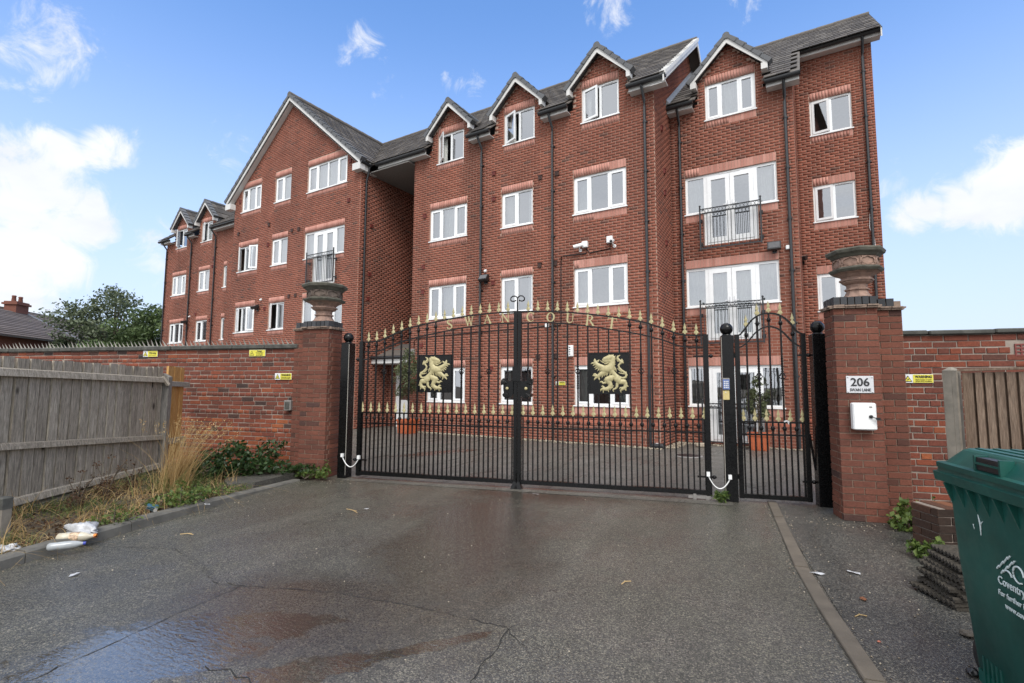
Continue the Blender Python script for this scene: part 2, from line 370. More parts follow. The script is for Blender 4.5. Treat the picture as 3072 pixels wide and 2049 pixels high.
def leaf_mat(name, a, b, rough=.5):
    t = NT(name); c = t.ramp(t.math('ADD', t.math('MULTIPLY', t.noise(2.2, 3), .6), t.math('MULTIPLY', t.val(), .5)), [(.25, a), (.8, b)]); t.set(c, rough, spec=.35)
    t.b.inputs['Subsurface Weight'].default_value = 0
    tr = t.N.new('ShaderNodeBsdfTranslucent'); t.L.new(c, tr.inputs[0]); mx = t.N.new('ShaderNodeMixShader'); mx.inputs[0].default_value = .3
    t.L.new(t.b.outputs[0], mx.inputs[1]); t.L.new(tr.outputs[0], mx.inputs[2]); t.L.new(mx.outputs[0], t.out.inputs[0]); return t.m
M['leafdark'] = leaf_mat('dark_leaf', (.045, .068, .036), (.16, .19, .11))
M['leafmid'] = leaf_mat('mid_leaf', (.042, .076, .028), (.15, .21, .085))
M['leafweed'] = leaf_mat('weed_leaf', (.035, .075, .016), (.14, .19, .045))
M['leafivy'] = leaf_mat('ivy_leaf', (.014, .034, .012), (.050, .090, .028), .4)
M['leafbay'] = leaf_mat('bay_leaf', (.045, .062, .028), (.15, .17, .085))
def glass_mat():
    t = NT('window_glass'); N, L = t.N, t.L
    tr = N.new('ShaderNodeBsdfTransparent'); tr.inputs[0].default_value = (.80, .84, .84, 1)
    gl = N.new('ShaderNodeBsdfGlossy'); gl.inputs[0].default_value = (.93, .96, 1, 1); gl.inputs[1].default_value = .015
    n = t.noise(.9, 3); bp = N.new('ShaderNodeBump'); bp.inputs['Strength'].default_value = .12; bp.inputs['Distance'].default_value = .02; L.new(n, bp.inputs['Height']); L.new(bp.outputs[0], gl.inputs['Normal'])
    fr = N.new('ShaderNodeFresnel'); fr.inputs[0].default_value = 1.9
    mx = N.new('ShaderNodeMixShader'); L.new(t.math('ADD', fr.outputs[0], .24, True), mx.inputs[0]); L.new(tr.outputs[0], mx.inputs[1]); L.new(gl.outputs[0], mx.inputs[2]); L.new(mx.outputs[0], t.out.inputs[0])
    N.remove(t.b); return t.m
M['glass'] = glass_mat()
def wood_mat(name, a, b, dark, knots=True, sc=(9, 9, .8), streak=1.0):
    t = NT(name); oi = t.N.new('ShaderNodeObjectInfo')
    va = t.N.new('ShaderNodeVectorMath'); va.operation = 'ADD'; t.L.new(t.objc(), va.inputs[0])
    cb = t.N.new('ShaderNodeCombineXYZ'); t.L.new(t.math('MULTIPLY', oi.outputs['Random'], 40), cb.inputs[0]); t.L.new(t.math('MULTIPLY', oi.outputs['Random'], 17), cb.inputs[2]); t.L.new(cb.outputs[0], va.inputs[1])
    g = t.noise(5, 7, .7, t.scale(va.outputs[0], sc), 1.2)
    c = t.mix(t.rng(g, .3, .72), a, b)
    f = t.noise(30, 5, .7, t.scale(va.outputs[0], (6, 6, .35))); c = t.mix(.8*streak, c, t.ramp(f, [(.32, (.45, .45, .45)), (.66, (1.3, 1.3, 1.3))]), 'MULTIPLY')
    c = t.mix(t.math('MULTIPLY', oi.outputs['Random'], .5), c, t.mix(1, c, (.52, .50, .48), 'MULTIPLY'))
    if knots:
        v = t.voro(3.1, t.scale(va.outputs[0], (1, 1, .55)), 'Distance'); c = t.mix(t.rng(v, .12, .05), c, dark)
        v2 = t.noise(1.6, 3, .5, va.outputs[0]); c = t.mix(t.rng(v2, .62, .78, 0, .55), c, dark)
    t.set(c, .85, spec=.25); t.bump(f, .5, .004); return t.m
M['wood'] = wood_mat('grey_weathered_wood', (.215, .19, .15), (.56, .50, .41), (.045, .038, .03))
M['woodnew'] = wood_mat('orange_fresh_wood', (.52, .26, .075), (.66, .42, .18), (.14, .06, .02))
M['woodbrown'] = wood_mat('brown_fence_wood', (.20, .135, .095), (.33, .245, .18), (.075, .045, .032))
M['woodpost'] = wood_mat('grey_post_wood', (.19, .18, .165), (.30, .285, .26), (.07, .06, .055), False)
def asphalt_mat(name, base, film, puddles=(), damp_reflect=()):
    """bound stones with a film of rain water (clear coat) that varies in smoothness; puddles are flat water"""
    t = NT(name); P = t.pos()
    sv = t.N.new('ShaderNodeSeparateColor'); t.L.new(t.voro(125, P), sv.inputs[0]); sv2 = t.N.new('ShaderNodeSeparateColor'); t.L.new(t.voro(230, P), sv2.inputs[0])
    mixv = t.math('ADD', t.math('MULTIPLY', sv.outputs[0], .65), t.math('MULTIPLY', sv2.outputs[1], .35))
    stone = t.ramp(mixv, [(.12, tuple(x*.3 for x in base)), (.48, tuple(x*.9 for x in base)), (.66, tuple(x*1.5 for x in base)), (.82, (base[0]*2.6, base[1]*2.45, base[2]*2.25)), (.95, (.30, .27, .22))])
    c = t.mix(.6, stone, t.ramp(t.noise(.8, 5, .6), [(.3, (.78, .77, .75)), (.7, (1.18, 1.17, 1.14))]), 'MULTIPLY')
    c = t.mix(.5, c, t.ramp(t.noise(16, 5, .7), [(.3, (.7, .7, .7)), (.7, (1.3, 1.3, 1.3))]), 'MULTIPLY')
    sx = t.N.new('ShaderNodeSeparateXYZ'); t.L.new(P, sx.inputs[0])
    def ell(cx, cy, rx, ry, ang):
        dx = t.math('SUBTRACT', sx.outputs[0], cx); dy = t.math('SUBTRACT', sx.outputs[1], cy); ca, sa = math.cos(ang), math.sin(ang)
        a = t.math('DIVIDE', t.math('ADD', t.math('MULTIPLY', dx, ca), t.math('MULTIPLY', dy, sa)), rx)
        b = t.math('DIVIDE', t.math('ADD', t.math('MULTIPLY', dx, -sa), t.math('MULTIPLY', dy, ca)), ry)
        return t.math('SQRT', t.math('ADD', t.math('MULTIPLY', a, a), t.math('MULTIPLY', b, b)))
    def mask(items, amp, sc, e0, e1):
        wob = t.math('MULTIPLY', t.math('SUBTRACT', t.noise(sc, 7, .68), .5), amp); k = None
        for q in items:
            m_ = t.rng(t.math('ADD', ell(*q), wob), e0, e1); k = m_ if k is None else t.math('MAXIMUM', k, m_)
        return k
    film_n = t.rng(t.noise(1.5, 6, .6), .34, .66, film[0], film[1])
    rv = t.N.new('ShaderNodeVectorRotate'); rv.rotation_type = 'Z_AXIS'; rv.inputs['Angle'].default_value = .22; t.L.new(P, rv.inputs['Vector'])
    run = t.noise(1.7, 6, .62, t.scale(rv.outputs[0], (1.5, .32, 1)), .6)
    crough = t.rng(run, .34, .66, film[2], film[3]); c = t.mix(.55, c, t.ramp(run, [(.34, (.72, .72, .72)), (.66, (1.2, 1.2, 1.2))]), 'MULTIPLY'); hs = t.math('ADD', t.math('MULTIPLY', t.voro(125, P, 'Distance'), -1), t.math('MULTIPLY', t.noise(330, 3, .7), .5))
    cst = .42
    if damp_reflect:
        dm = mask(damp_reflect, 1.3, 1.7, 1.2, .5); film_n = t.math('MAXIMUM', film_n, dm); crough = t.math('SUBTRACT', crough, t.math('MULTIPLY', dm, film[2]*.45)); c = t.mix(dm, c, t.mix(1, c, (.50, .47, .42), 'MULTIPLY')); cst = t.math('SUBTRACT', .42, t.math('MULTIPLY', dm, .20))  # smoother wet film, plus a dark reflection tone painted into the base colour
    if puddles:
        pd = mask(puddles, 2.0, 5.5, 1.05, .74); film_n = t.math('MAXIMUM', film_n, pd); inv = t.math('SUBTRACT', 1, pd)
        crough = t.math('MULTIPLY', crough, t.math('ADD', t.math('MULTIPLY', inv, .85), .15)); cst = t.math('MULTIPLY', cst, t.math('ADD', t.math('MULTIPLY', inv, .95), .05)); c = t.mix(pd, c, t.mix(1, c, (.5, .47, .42), 'MULTIPLY'))
    t.set(c, .62, spec=.4); t.bump(hs, .9, .006)
    cb = t.N.new('ShaderNodeBump'); cb.inputs['Distance'].default_value = .005; t.L.new(hs, cb.inputs['Height'])
    if isinstance(cst, float): cb.inputs['Strength'].default_value = cst
    else: t.L.new(cst, cb.inputs['Strength'])
    if puddles:   # wind ripples on the standing water
        rp = t.N.new('ShaderNodeBump'); rp.inputs['Distance'].default_value = .02; t.L.new(t.noise(26, 3, .55, t.scale(rv.outputs[0], (.55, 1.5, 1)), .8), rp.inputs['Height']); t.L.new(t.math('MULTIPLY', pd, .10), rp.inputs['Strength']); t.L.new(cb.outputs[0], rp.inputs['Normal']); cb = rp
    b_ = t.b; t.L.new(film_n, b_.inputs['Coat Weight']); t.L.new(crough, b_.inputs['Coat Roughness']); b_.inputs['Coat IOR'].default_value = 2.05
    if puddles: t.L.new(t.math('ADD', 2.05, t.math('MULTIPLY', pd, .75)), b_.inputs['Coat IOR']); t.L.new(cb.outputs[0], b_.inputs['Coat Normal'])
    return t.m
M['asphalt'] = asphalt_mat('wet_asphalt', (.070, .068, .055), (.5, 1.0, .10, .22), [(-2.75, 2.30, .66, .46, .5), (-2.35, 2.75, .45, .20, .3), (-1.85, 2.30, .6, .16, .75), (-1.3, 2.75, .5, .06, .7)], [(-1.75, 4.8, .9, 2.4, .14), (-1.6, 6.9, 1.1, .6, 0), (-2.2, 3.0, 1.2, .7, .1)])  # last list: damp band, darkened to paint in the building's reflection
M['asphaltcut'] = asphalt_mat('cut_asphalt', (.083, .079, .063), (.5, 1.0, .10, .22), [(-2.75, 2.30, .66, .46, .5), (-2.35, 2.75, .45, .20, .3), (-1.85, 2.30, .6, .16, .75), (-1.3, 2.75, .5, .06, .7)], [(-1.75, 4.8, .9, 2.4, .14), (-1.6, 6.9, 1.1, .6, 0), (-2.2, 3.0, 1.2, .7, .1)])  # same damp band with the building's reflection painted dark
M['asphaltyard'] = asphalt_mat('courtyard_asphalt', (.088, .085, .076), (.1, .45, .25, .40), (), [(-4.6, 10.4, 1.4, .35, .95)])
M['asphaltpath'] = asphalt_mat('pavement_asphalt', (.052, .051, .046), (.1, .5, .25, .38))

# ------------------------------------------------------------------ ground
def sheet(name, poly, z, mat, **kw):
    mb = MB(); mb.add([(x, y, z) for x, y in poly], [tuple(range(len(poly)))]); return mb.obj(name, mat, kind='structure', **kw)
def bl(u, d):   # building axes -> world
    return (u*math.cos(PHI)-d*math.sin(PHI), u*math.sin(PHI)+d*math.cos(PHI))
sheet('ground', [(-400, -400), (400, -400), (400, 400), (-400, 400)], -.06, M['soil'])
sheet('driveway', [(-30, -30), (1.15, -30), (1.10, 3.0), (1.50, 7.34), (-30, 7.34)], 0, M['asphalt'])
sheet('asphalt_patch', [(-3.08, -1.0), (-.93, -1.0), (-.90, 2.53), (-.87, 3.13), (-1.6, 3.26), (-2.25, 3.29), (-2.95, 3.22), (-3.03, 2.32)], .0016, M['asphaltcut'])
sheet('courtyard', [(-40, 7.34), (14, 7.34), (14, 40), (-40, 40)], -.002, M['asphaltyard'])
sheet('pavement', [(1.15, -30), (30, -30), (30, 7.34), (1.50, 7.34), (1.10, 3.0)], .004, M['asphaltpath'])

# ------------------------------------------------------------------ apartment building (axes: u along the front, d away from the camera, z up)
BU, BD = -8.0, 12.35
bw = bl(BU, BD)
B = empty('apartment_building', (bw[0], bw[1], 0), PHI, label='large red brick apartment block with grey tiled roofs, gables and white windows', cat='building')
bpy.context.view_layer.update()
def X(u, d, z): return (u-BU, d-BD, z)
dB, dA, dA2, dC, dC2 = 12.35, 13.95, 16.4, 11.75, 13.25
uBL, uBR, uAR, uA2R, uCL, uCR, uC2L = -11.44, -3.32, -.28, 1.60, -21.15, -13.37, -30.3
SL = .811; EZ, ED, RZ, RD = 9.2, 12.0, 12.85, 16.5      # main roof: eave height/depth, ridge height/depth
def zroofB(d): return EZ + SL*(d-ED)
EDA = 13.58
def zroofA(d): return EZ + .8*(d-EDA)
RDA = 18.5; RZA = zroofA(RDA)
CRU, CRZ, CS, CEU = -17.33, 12.78, .852, 4.12       # cross gable roof: ridge u, height, slope, half width at the eaves
def zroofC(u): return CRZ - CS*abs(u-CRU)
fac, sold, band = [], [], []
I3 = np.eye(3)
def tone(): return min(1, max(0, R.gauss(.5, .15))) if R.random() > .05 else R.uniform(0, .12)
class Wall:
    """one flat wall: mortar face with window openings, and its bricks"""
    def __init__(s, name, o, ang, length, z0, z1, top=None):
        s.name = name; s.o = np.array(o, float); s.B = rotz(ang); s.len = length; s.z0 = z0; s.z1 = z1; s.top = top; s.holes = []; s.solid = []; s.plinth = False
    def p(s, a, z, out=0): return s.o + s.B[:, 0]*a - s.B[:, 1]*out + np.array([0, 0, z])
    def hole(s, a0, a1, z0, z1): s.holes.append((a0, a1, z0, z1))
    def soldier(s, a0, a1, z0, cut=None):
        n = max(1, round((a1-a0)/.075)); w = (a1-a0)/n; s.solid.append((a0, a1, z0, z0+.225))
        for i in range(n):
            if cut and not cut(a0+(i+.5)*w): continue
            sold.append(Piece(s.B, s.p(a0+(i+.5)*w, z0+.1125, .003), (w-.010, .025, .215), R.random()))
    def topz(s, a): return s.top(a) if s.top else s.z1
    def bricks(s, out=None, skip_below=None, plinth=True):
        s.plinth = plinth and s.z0 < .1
        k0 = int(round(s.z0/.075)); k1 = int(math.ceil(max(s.z1, max(s.topz(a) for a in np.linspace(0, s.len, 41)))/.075))
        for k in range(k0, k1):
            z = (k+.5)*.075
            if skip_below and z < skip_below: continue
            off = (.1125 if k % 2 else 0)
            a = -off
            iv = sorted([(h[0], h[1]) for h in s.holes+s.solid if h[2]-.001 < z < h[3]+.001])
            pl = plinth and z < .525
            if plinth and .525 < z < .6:
                n = int(s.len/.225)
                for i in range(n+1):
                    a0, a1 = i*.225, min((i+1)*.225, s.len)
                    segs = cutseg(a0, a1, iv)
                    for b0, b1 in segs:
                        if b1-b0 > .03: band.append(Piece(s.B, s.p((b0+b1)/2, z, .05), (b1-b0-.008, .07, .069), R.random()))
                continue
            while a < s.len:
                a0, a1 = max(a, 0), min(a+.225, s.len); a += .225
                if a1-a0 < .02: continue
                for b0, b1 in cutseg(a0, a1, iv):
                    if b1-b0 < .03: continue
                    if s.top:
                        if s.topz((b0+b1)/2) < z+.02: continue
                    fac.append(Piece(s.B, s.p((b0+b1)/2, z, (.045 if pl else 0)+R.uniform(-.0015, .0015)), (b1-b0-.010, .06 if pl else .02, .065), tone()))
    def build(s):
        # mortar face as a grid of cells that leaves the openings free
        mb = MB(); cu = sorted(set([0, s.len]+[h[0] for h in s.holes]+[h[1] for h in s.holes])); cz = sorted(set([s.z0, s.z1]+[h[2] for h in s.holes]+[h[3] for h in s.holes]))
        for i in range(len(cu)-1):
            for j in range(len(cz)-1):
                mu, mz = (cu[i]+cu[i+1])/2, (cz[j]+cz[j+1])/2
                if mz > s.z1 or any(h[0] < mu < h[1] and h[2] < mz < h[3] for h in s.holes): continue
                mb.add([s.p(cu[i], cz[j], -.004), s.p(cu[i+1], cz[j], -.004), s.p(cu[i+1], cz[j+1], -.004), s.p(cu[i], cz[j+1], -.004)], [(0, 1, 2, 3)])
        if s.top:
            A = sorted(set(np.linspace(0, s.len, 121)) | set(cu))
            for i in range(len(A)-1):
                t0, t1 = s.top(A[i]+1e-6), s.top(A[i+1]-1e-6); am = (A[i]+A[i+1])/2
                b = max([s.z1]+[h[3] for h in s.holes if h[0] < am < h[1] and h[3] > s.z1 and h[2] < s.z1+.6])
                if max(t0, t1) > b+.001: mb.add([s.p(A[i], b, -.004), s.p(A[i+1], b, -.004), s.p(A[i+1], max(t1, b), -.004), s.p(A[i], max(t0, b), -.004)], [(0, 1, 2, 3)])
        for h in s.holes:   # reveals
            q = [(h[0], h[2]), (h[1], h[2]), (h[1], h[3]), (h[0], h[3])]
            for i in range(4):
                (a, b), (c, d) = q[i], q[(i+1) % 4]
                mb.add([s.p(a, b, -.004), s.p(c, d, -.004), s.p(c, d, -.16), s.p(a, b, -.16)], [(0, 3, 2, 1)])
        if s.plinth:
            for a, b in cutseg(0, s.len, [(h[0], h[1]) for h in s.holes if h[2] < .5]): slab(mb, s, a, b, s.z0, .53, .041, -.003)
        return mb.obj('wall', M['mortar'], B)
def cutseg(a0, a1, iv):
    out = [(a0, a1)]
    for h0, h1 in iv:
        nx = []
        for b0, b1 in out:
            if h1 <= b0 or h0 >= b1: nx.append((b0, b1)); continue
            if h0 > b0: nx.append((b0, h0-.005))
            if h1 < b1: nx.append((h1+.005, b1))
        out = nx
    return out
def front(u0, u1, d, z0, z1, top=None): return Wall('f', X(u0, d, 0), 0, u1-u0, z0, z1, top)
def side_r(u, d0, d1, z0, z1, top=None): return Wall('r', X(u, d0, 0), math.pi/2, d1-d0, z0, z1, top)

def slab(mb, w, a0, a1, z0, z1, o0, o1):
    """box in wall space, o0 (outer) > o1 (inner)"""
    P = [w.p(a0, z0, o0), w.p(a1, z0, o0), w.p(a1, z0, o1), w.p(a0, z0, o1), w.p(a0, z1, o0), w.p(a1, z1, o0), w.p(a1, z1, o1), w.p(a0, z1, o1)]
    mb.add(P, [(0,3,2,1),(4,5,6,7),(0,1,5,4),(1,2,6,5),(2,3,7,6),(3,0,4,7)])
def ringf(mb, w, a0, a1, z0, z1, t, o0, o1):
    slab(mb, w, a0, a0+t, z0, z1, o0, o1); slab(mb, w, a1-t, a1, z0, z1, o0, o1)
    slab(mb, w, a0+t, a1-t, z0, z0+t, o0, o1); slab(mb, w, a0+t, a1-t, z1-t, z1, o0, o1)
def pane(w, win, a0, a1, z0, z1, o):
    mb = MB(); mb.add([w.p(a0, z0, o), w.p(a1, z0, o), w.p(a1, z1, o), w.p(a0, z1, o)], [(0, 1, 2, 3)]); mb.obj('pane', M['glass'], win)
def curtain(w, win, a0, a1, z0, z1, mat='curtain'):
    mb = MB(); n = max(6, int((a1-a0)/.03)); ph = R.uniform(0, 6)
    pts = []
    for i in range(n+1):
        a = a0+(a1-a0)*i/n; o = -.24+.02*math.sin(i*1.9+ph)+.008*math.sin(i*.7)
        pts.append((w.p(a, z0, o), w.p(a, z1, o)))
    for i in range(n): mb.add([pts[i][0], pts[i+1][0], pts[i+1][1], pts[i][1]], [(0, 1, 2, 3)], True)
    mb.obj('curtain', M[mat], win)
def window(w, u0, u1, z0, z1, kind='3', lintel=True, sill=True, open_=None, cur='auto', sash=None, vents=True, hole=True, name='window'):
    a0, a1 = u0-w.u0, u1-w.u0
    if hole: w.hole(a0, a1, z0, z1)
    if lintel: w.soldier(a0, a1, z1, lintel if callable(lintel) else None)
    if sill: w.soldier(a0, a1, z0-.225)
    fr = MB(); t = .055; o0, o1 = -.045, -.105
    ringf(fr, w, a0, a1, z0, z1, t, o0, o1)
    div = {'1': [0, 1], '2': [0, .5, 1], '3': [0, .315, .675, 1], '4': [0, .25, .51, .765, 1]}[kind]
    for f in div[1:-1]:
        a = a0+(a1-a0)*f; slab(fr, w, a-.032, a+.032, z0+t, z1-t, o0+.002, o1)
    win = fr.obj(name, M['upvc'], B)
    sb = MB(); slab(sb, w, a0-.03, a1+.03, z0-.030, z0-.001, .035, -.10); sb.obj('sill', M['upvc'], win)
    sash = sash if sash is not None else {'1': [], '2': [0], '3': [0, 2], '4': [0, 3]}[kind]
    for i in range(len(div)-1):
        b0 = a0+(a1-a0)*div[i]+(.028 if i else t-.008); b1 = a0+(a1-a0)*div[i+1]-(.028 if i < len(div)-2 else t-.008); c0, c1 = z0+t-.008, z1-t+.008
        if i in sash:
            if open_ is not None and i in open_:
                ang = open_[i]; hb = b0 if ang > 0 else b1
                # casement swung outwards about its hinge side
                class V:                               # rotated wall space
                    @staticmethod
                    def p(a, z, o=0):
                        r = abs(ang); da = a-hb
                        return w.p(hb+da*math.cos(r), z, o+abs(da)*math.sin(r))
                sm = MB(); ringf(sm, V, b0, b1, c0, c1, .058, -.02, -.075); sm.obj('open_sash', M['upvc'], win); pane(V, win, b0+.058, b1-.058, c0+.058, c1-.058, -.045)
            else:
                sm = MB(); ringf(sm, w, b0, b1, c0, c1, .052, -.030, -.080); sm.obj('sash', M['upvc'], win); pane(w, win, b0+.05, b1-.05, c0+.05, c1-.05, -.06)
        else: pane(w, win, b0, b1, c0, c1, -.075)
    if cur == 'auto': cur = R.choice(['side', 'side', 'full', 'net', 'left'])
    L = a1-a0
    if cur == 'full': curtain(w, win, a0, a1, z0, z1)
    if cur in ('side', 'left'): curtain(w, win, a0+.02, a0+L*R.uniform(.18, .3), z0, z1)
    if cur == 'side': curtain(w, win, a1-L*R.uniform(.18, .3), a1-.02, z0, z1)
    if cur == 'net': curtain(w, win, a0+L*.3, a1-L*.28, z0, z1)
    if cur == 'blind': curtain(w, win, a0, a1, z0, z1, 'blind')
    if vents and kind in '23':
        vb = MB(); am = a0+(a1-a0)*(div[-2]+1)/2; slab(vb, w, am-.13, am+.13, z1-.040, z1-.018, -.03, -.046); vb.obj('trickle_vent', M['white'], win)
    return win
def door_set(w, u0, u1, s0, s1, zs, z0, z1, cur='side', name='balcony_door'):
    """french doors between two side lights"""
    a0, a1, b0, b1 = u0-w.u0, u1-w.u0, s0-w.u0, s1-w.u0
    w.hole(a0, a1, zs, z1); w.hole(b0, b1, z0, zs); w.soldier(a0, a1, z1); w.soldier(a0, b0-.02, zs-.225); w.soldier(b1+.02, a1, zs-.225)
    fr = MB(); o0, o1 = -.045, -.105; t = .055
    slab(fr, w, a0, a1, z1-.07, z1, o0, o1); slab(fr, w, a0, a0+t, zs, z1-.07, o0, o1); slab(fr, w, a1-t, a1, zs, z1-.07, o0, o1)
    slab(fr, w, a0+t, b0, zs, zs+t, o0, o1); slab(fr, w, b1, a1-t, zs, zs+t, o0, o1)
    slab(fr, w, b0, b0+.085, z0, z1-.07, o0+.004, o1); slab(fr, w, b1-.085, b1, z0, z1-.07, o0+.004, o1); slab(fr, w, b0+.085, b1-.085, z0, z0+.06, o0+.002, o1)
    win = fr.obj(name, M['upvc'], B)
    sb = MB(); slab(sb, w, a0-.03, b0-.01, zs-.03, zs-.001, .035, -.1); slab(sb, w, b1+.01, a1+.03, zs-.03, zs-.001, .035, -.1); sb.obj('sill', M['upvc'], win)
    pane(w, win, a0+t, b0, zs+t, z1-.07, -.075); pane(w, win, b1, a1-t, zs+t, z1-.07, -.075)
    mid = (b0+b1)/2
    for (c0, c1) in ((b0+.088, mid-.004), (mid+.004, b1-.088)):
        lf = MB(); tt = .105; slab(lf, w, c0, c0+tt, z0+.065, z1-.075, -.03, -.09); slab(lf, w, c1-tt, c1, z0+.065, z1-.075, -.03, -.09)
        slab(lf, w, c0+tt, c1-tt, z0+.065, z0+.19, -.03, -.09); slab(lf, w, c0+tt, c1-tt, z1-.18, z1-.075, -.03, -.09); lf.obj('door_leaf', M['upvc'], win)
        pane(w, win, c0+tt, c1-tt, z0+.19, z1-.18, -.06)
    hb = MB()
    for sgn in (-1, 1):
        slab(hb, w, mid+sgn*.055-.014, mid+sgn*.055+.014, z0+.92, z0+1.14, -.018, -.03)
        x0, x1 = sorted((mid+sgn*.055, mid+sgn*.17)); slab(hb, w, x0, x1, z0+1.02, z0+1.045, .02, .0)
    hb.obj('door_handle', M['steel'], win)
    vb = MB(); slab(vb, w, mid-.26, mid+.26, z1-.05, z1-.025, -.03, -.044); vb.obj('trickle_vent', M['white'], win)
    L = a1-a0
    if cur == 'side': curtain(w, win, a0, b0+.06, zs, z1); curtain(w, win, b1-.05, a1-.12, zs, z1)
    if cur == 'full': curtain(w, win, a0, a1, zs, z1); curtain(w, win, b0+.1, b1-.1, z0, zs)
    if cur == 'blind': curtain(w, win, a0, b0+.02, zs, z1, 'blind'); curtain(w, win, mid+.02, a1, zs, z1, 'blind'); curtain(w, win, mid+.02, b1, z0, zs, 'blind')
    return win
def balcony(d, u0, u1, z0, z1):
    """Juliet balcony railing standing off the wall plane d"""
    o = d-.14
    fr = MB()
    for u in (u0, u1):
        fr.add(*boxpts(X(u-.018, o-.018, z0-.02), X(u+.018, o+.018, z1+.05))); fr.ball(X(u, o, z1+.07), .028, 8, 6)
        for z in (z0+.16, z1-.30): fr.add(*boxpts(X(u-.012, o, z-.02), X(u+.012, d, z+.02))); fr.add(*boxpts(X(u-.04, d-.02, z-.045), X(u+.04, d-.002, z+.045)))
    for z in (z0, z1-.03, z1-.15): fr.add(*boxpts(X(u0+.018, o-.012, z), X(u1-.018, o+.012, z+(.035 if z == z0 else .022))))
    rail = fr.obj('balcony_railing', M['gutter'], B)
    n = 17
    for i in range(1, n):
        u = u0+(u1-u0)*i/n; MB().add(*boxpts(X(u-.006, o-.006, z0+.035), X(u+.006, o+.006, z1-.15))).obj('bar', M['gutter'], rail)
    for i in range(n-1):
        u = u0+(u1-u0)*(i+1)/n; mb = MB(); mb.tube([X(u+.038*math.cos(k*math.pi/6), o, z1-.079+.047*math.sin(k*math.pi/6)) for k in range(13)], .005, 4); mb.obj('scroll', M['gutter'], rail)
def boxpts(a, b):
    x0, y0, z0 = a; x1, y1, z1 = b
    return ([(x0,y0,z0),(x1,y0,z0),(x1,y1,z0),(x0,y1,z0),(x0,y0,z1),(x1,y0,z1),(x1,y1,z1),(x0,y1,z1)], [(0,3,2,1),(4,5,6,7),(0,1,5,4),(1,2,6,5),(2,3,7,6),(3,0,4,7)])

ROW = [(.975, 2.025), (3.6, 4.65), (6.15, 7.2), (8.7, 9.7)]
GZ, GW = 10.62, .87           # dormer apex and half width
DORM_B = [-9.87, -7.34, -4.77]
def dorm_top(u0, cs, zbase, apex=GZ, gw=GW, slope=1.06):
    def f(a):
        u = u0+a; z = zbase
        for c in cs:
            if abs(u-c) < .80: z = max(z, apex-.075-slope*abs(u-c))
        return z
    return f
# --- block B: long middle front
wB = front(uBL, uBR, dB, 0, 9.15, dorm_top(uBL, DORM_B, 9.15)); wB.u0 = uBL
ops = [{0: rad(38)}, {0: rad(22)}, {0: rad(14)}]
for c, (u0, u1), op in zip(DORM_B, ((-10.42, -9.37), (-7.85, -6.80), (-5.31, -4.25)), ops):
    window(wB, u0, u1, 8.7, 9.675, '2', True, True, op, cur='left')
for r, (z0, z1) in enumerate(ROW[:3]):
    for i, (u0, u1, k) in enumerate(((-10.71, -9.21, '3'), (-7.92, -6.86, '2'), (-5.57, -4.08, '3'))):
        cur = ['side', 'side', 'side'][i] if r == 0 else [['net', 'side', 'left'], ['net', 'side', 'left']][r-1][i] if r else 'side'
        window(wB, u0, u1, z0, z1, k, cur=cur, sash=([0, 2] if k == '3' else [0]))
wB.bricks(); wB.build()
wBr = side_r(uBR, dB, 17.4, 0, 9.0, lambda a: max(9.0, min(zroofB(dB+a), 2*RZ-zroofB(dB+a))-.12)); wBr.u0 = 0; wBr.bricks(plinth=False); wBr.build()
wBl = Wall('l', X(uBL, 17.4, 0), -math.pi/2, 17.4-dB, 0, 9.0); wBl.u0 = 0; wBl.build()
# --- block A: right of it, set back
wA = front(uBR, uAR, dA, 0, 9.15, dorm_top(uBR, [-1.75], 9.15, 10.76, .9)); wA.u0 = uBR
window(wA, -2.36, -1.12, 8.7, 9.7, '3', cur='net')
door_set(wA, -2.94, -.71, -2.47, -1.16, 6.15, 5.25, 7.2, 'side')
door_set(wA, -2.97, -.74, -2.49, -1.19, 3.6, 2.68, 4.65, 'full')
door_set(wA, -2.97, -.74, -2.47, -1.19, .975, .06, 2.025, 'blind', name='patio_door')
wA.bricks(); wA.build()
balcony(dA, -2.55, -1.09, 5.11, 6.22); balcony(dA, -2.60, -1.12, 2.59, 3.66); balcony(dA, -2.62, -1.14, .06, 1.07)
wAr = side_r(uAR, dA, dA2+.1, 0, 9.0, lambda a: max(9.0, zroofA(dA+a)-.12)); wAr.u0 = 0; wAr.bricks(plinth=False); wAr.build()
wA2 = front(uAR, uA2R, dA2, 0, 11.2); wA2.u0 = uAR
window(wA2, .08, 1.08, 8.7, 9.75, '2', cur='none', open_={0: rad(9)}); window(wA2, .07, 1.07, 6.15, 7.2, '2', cur='none', open_={0: rad(7)}); window(wA2, .07, 1.07, 3.6, 4.65, '2', cur='none')
window(wA2, .07, 1.07, .975, 2.025, '2', cur='blind')
wA2.bricks(); wA2.build()
wA2r = side_r(uA2R, dA2, 20.6, 0, 11.0, lambda a: max(11.0, min(zroofA(dA2+a), 2*RZA-zroofA(dA2+a))-.12)); wA2r.u0 = 0; wA2r.bricks(plinth=False); wA2r.build()
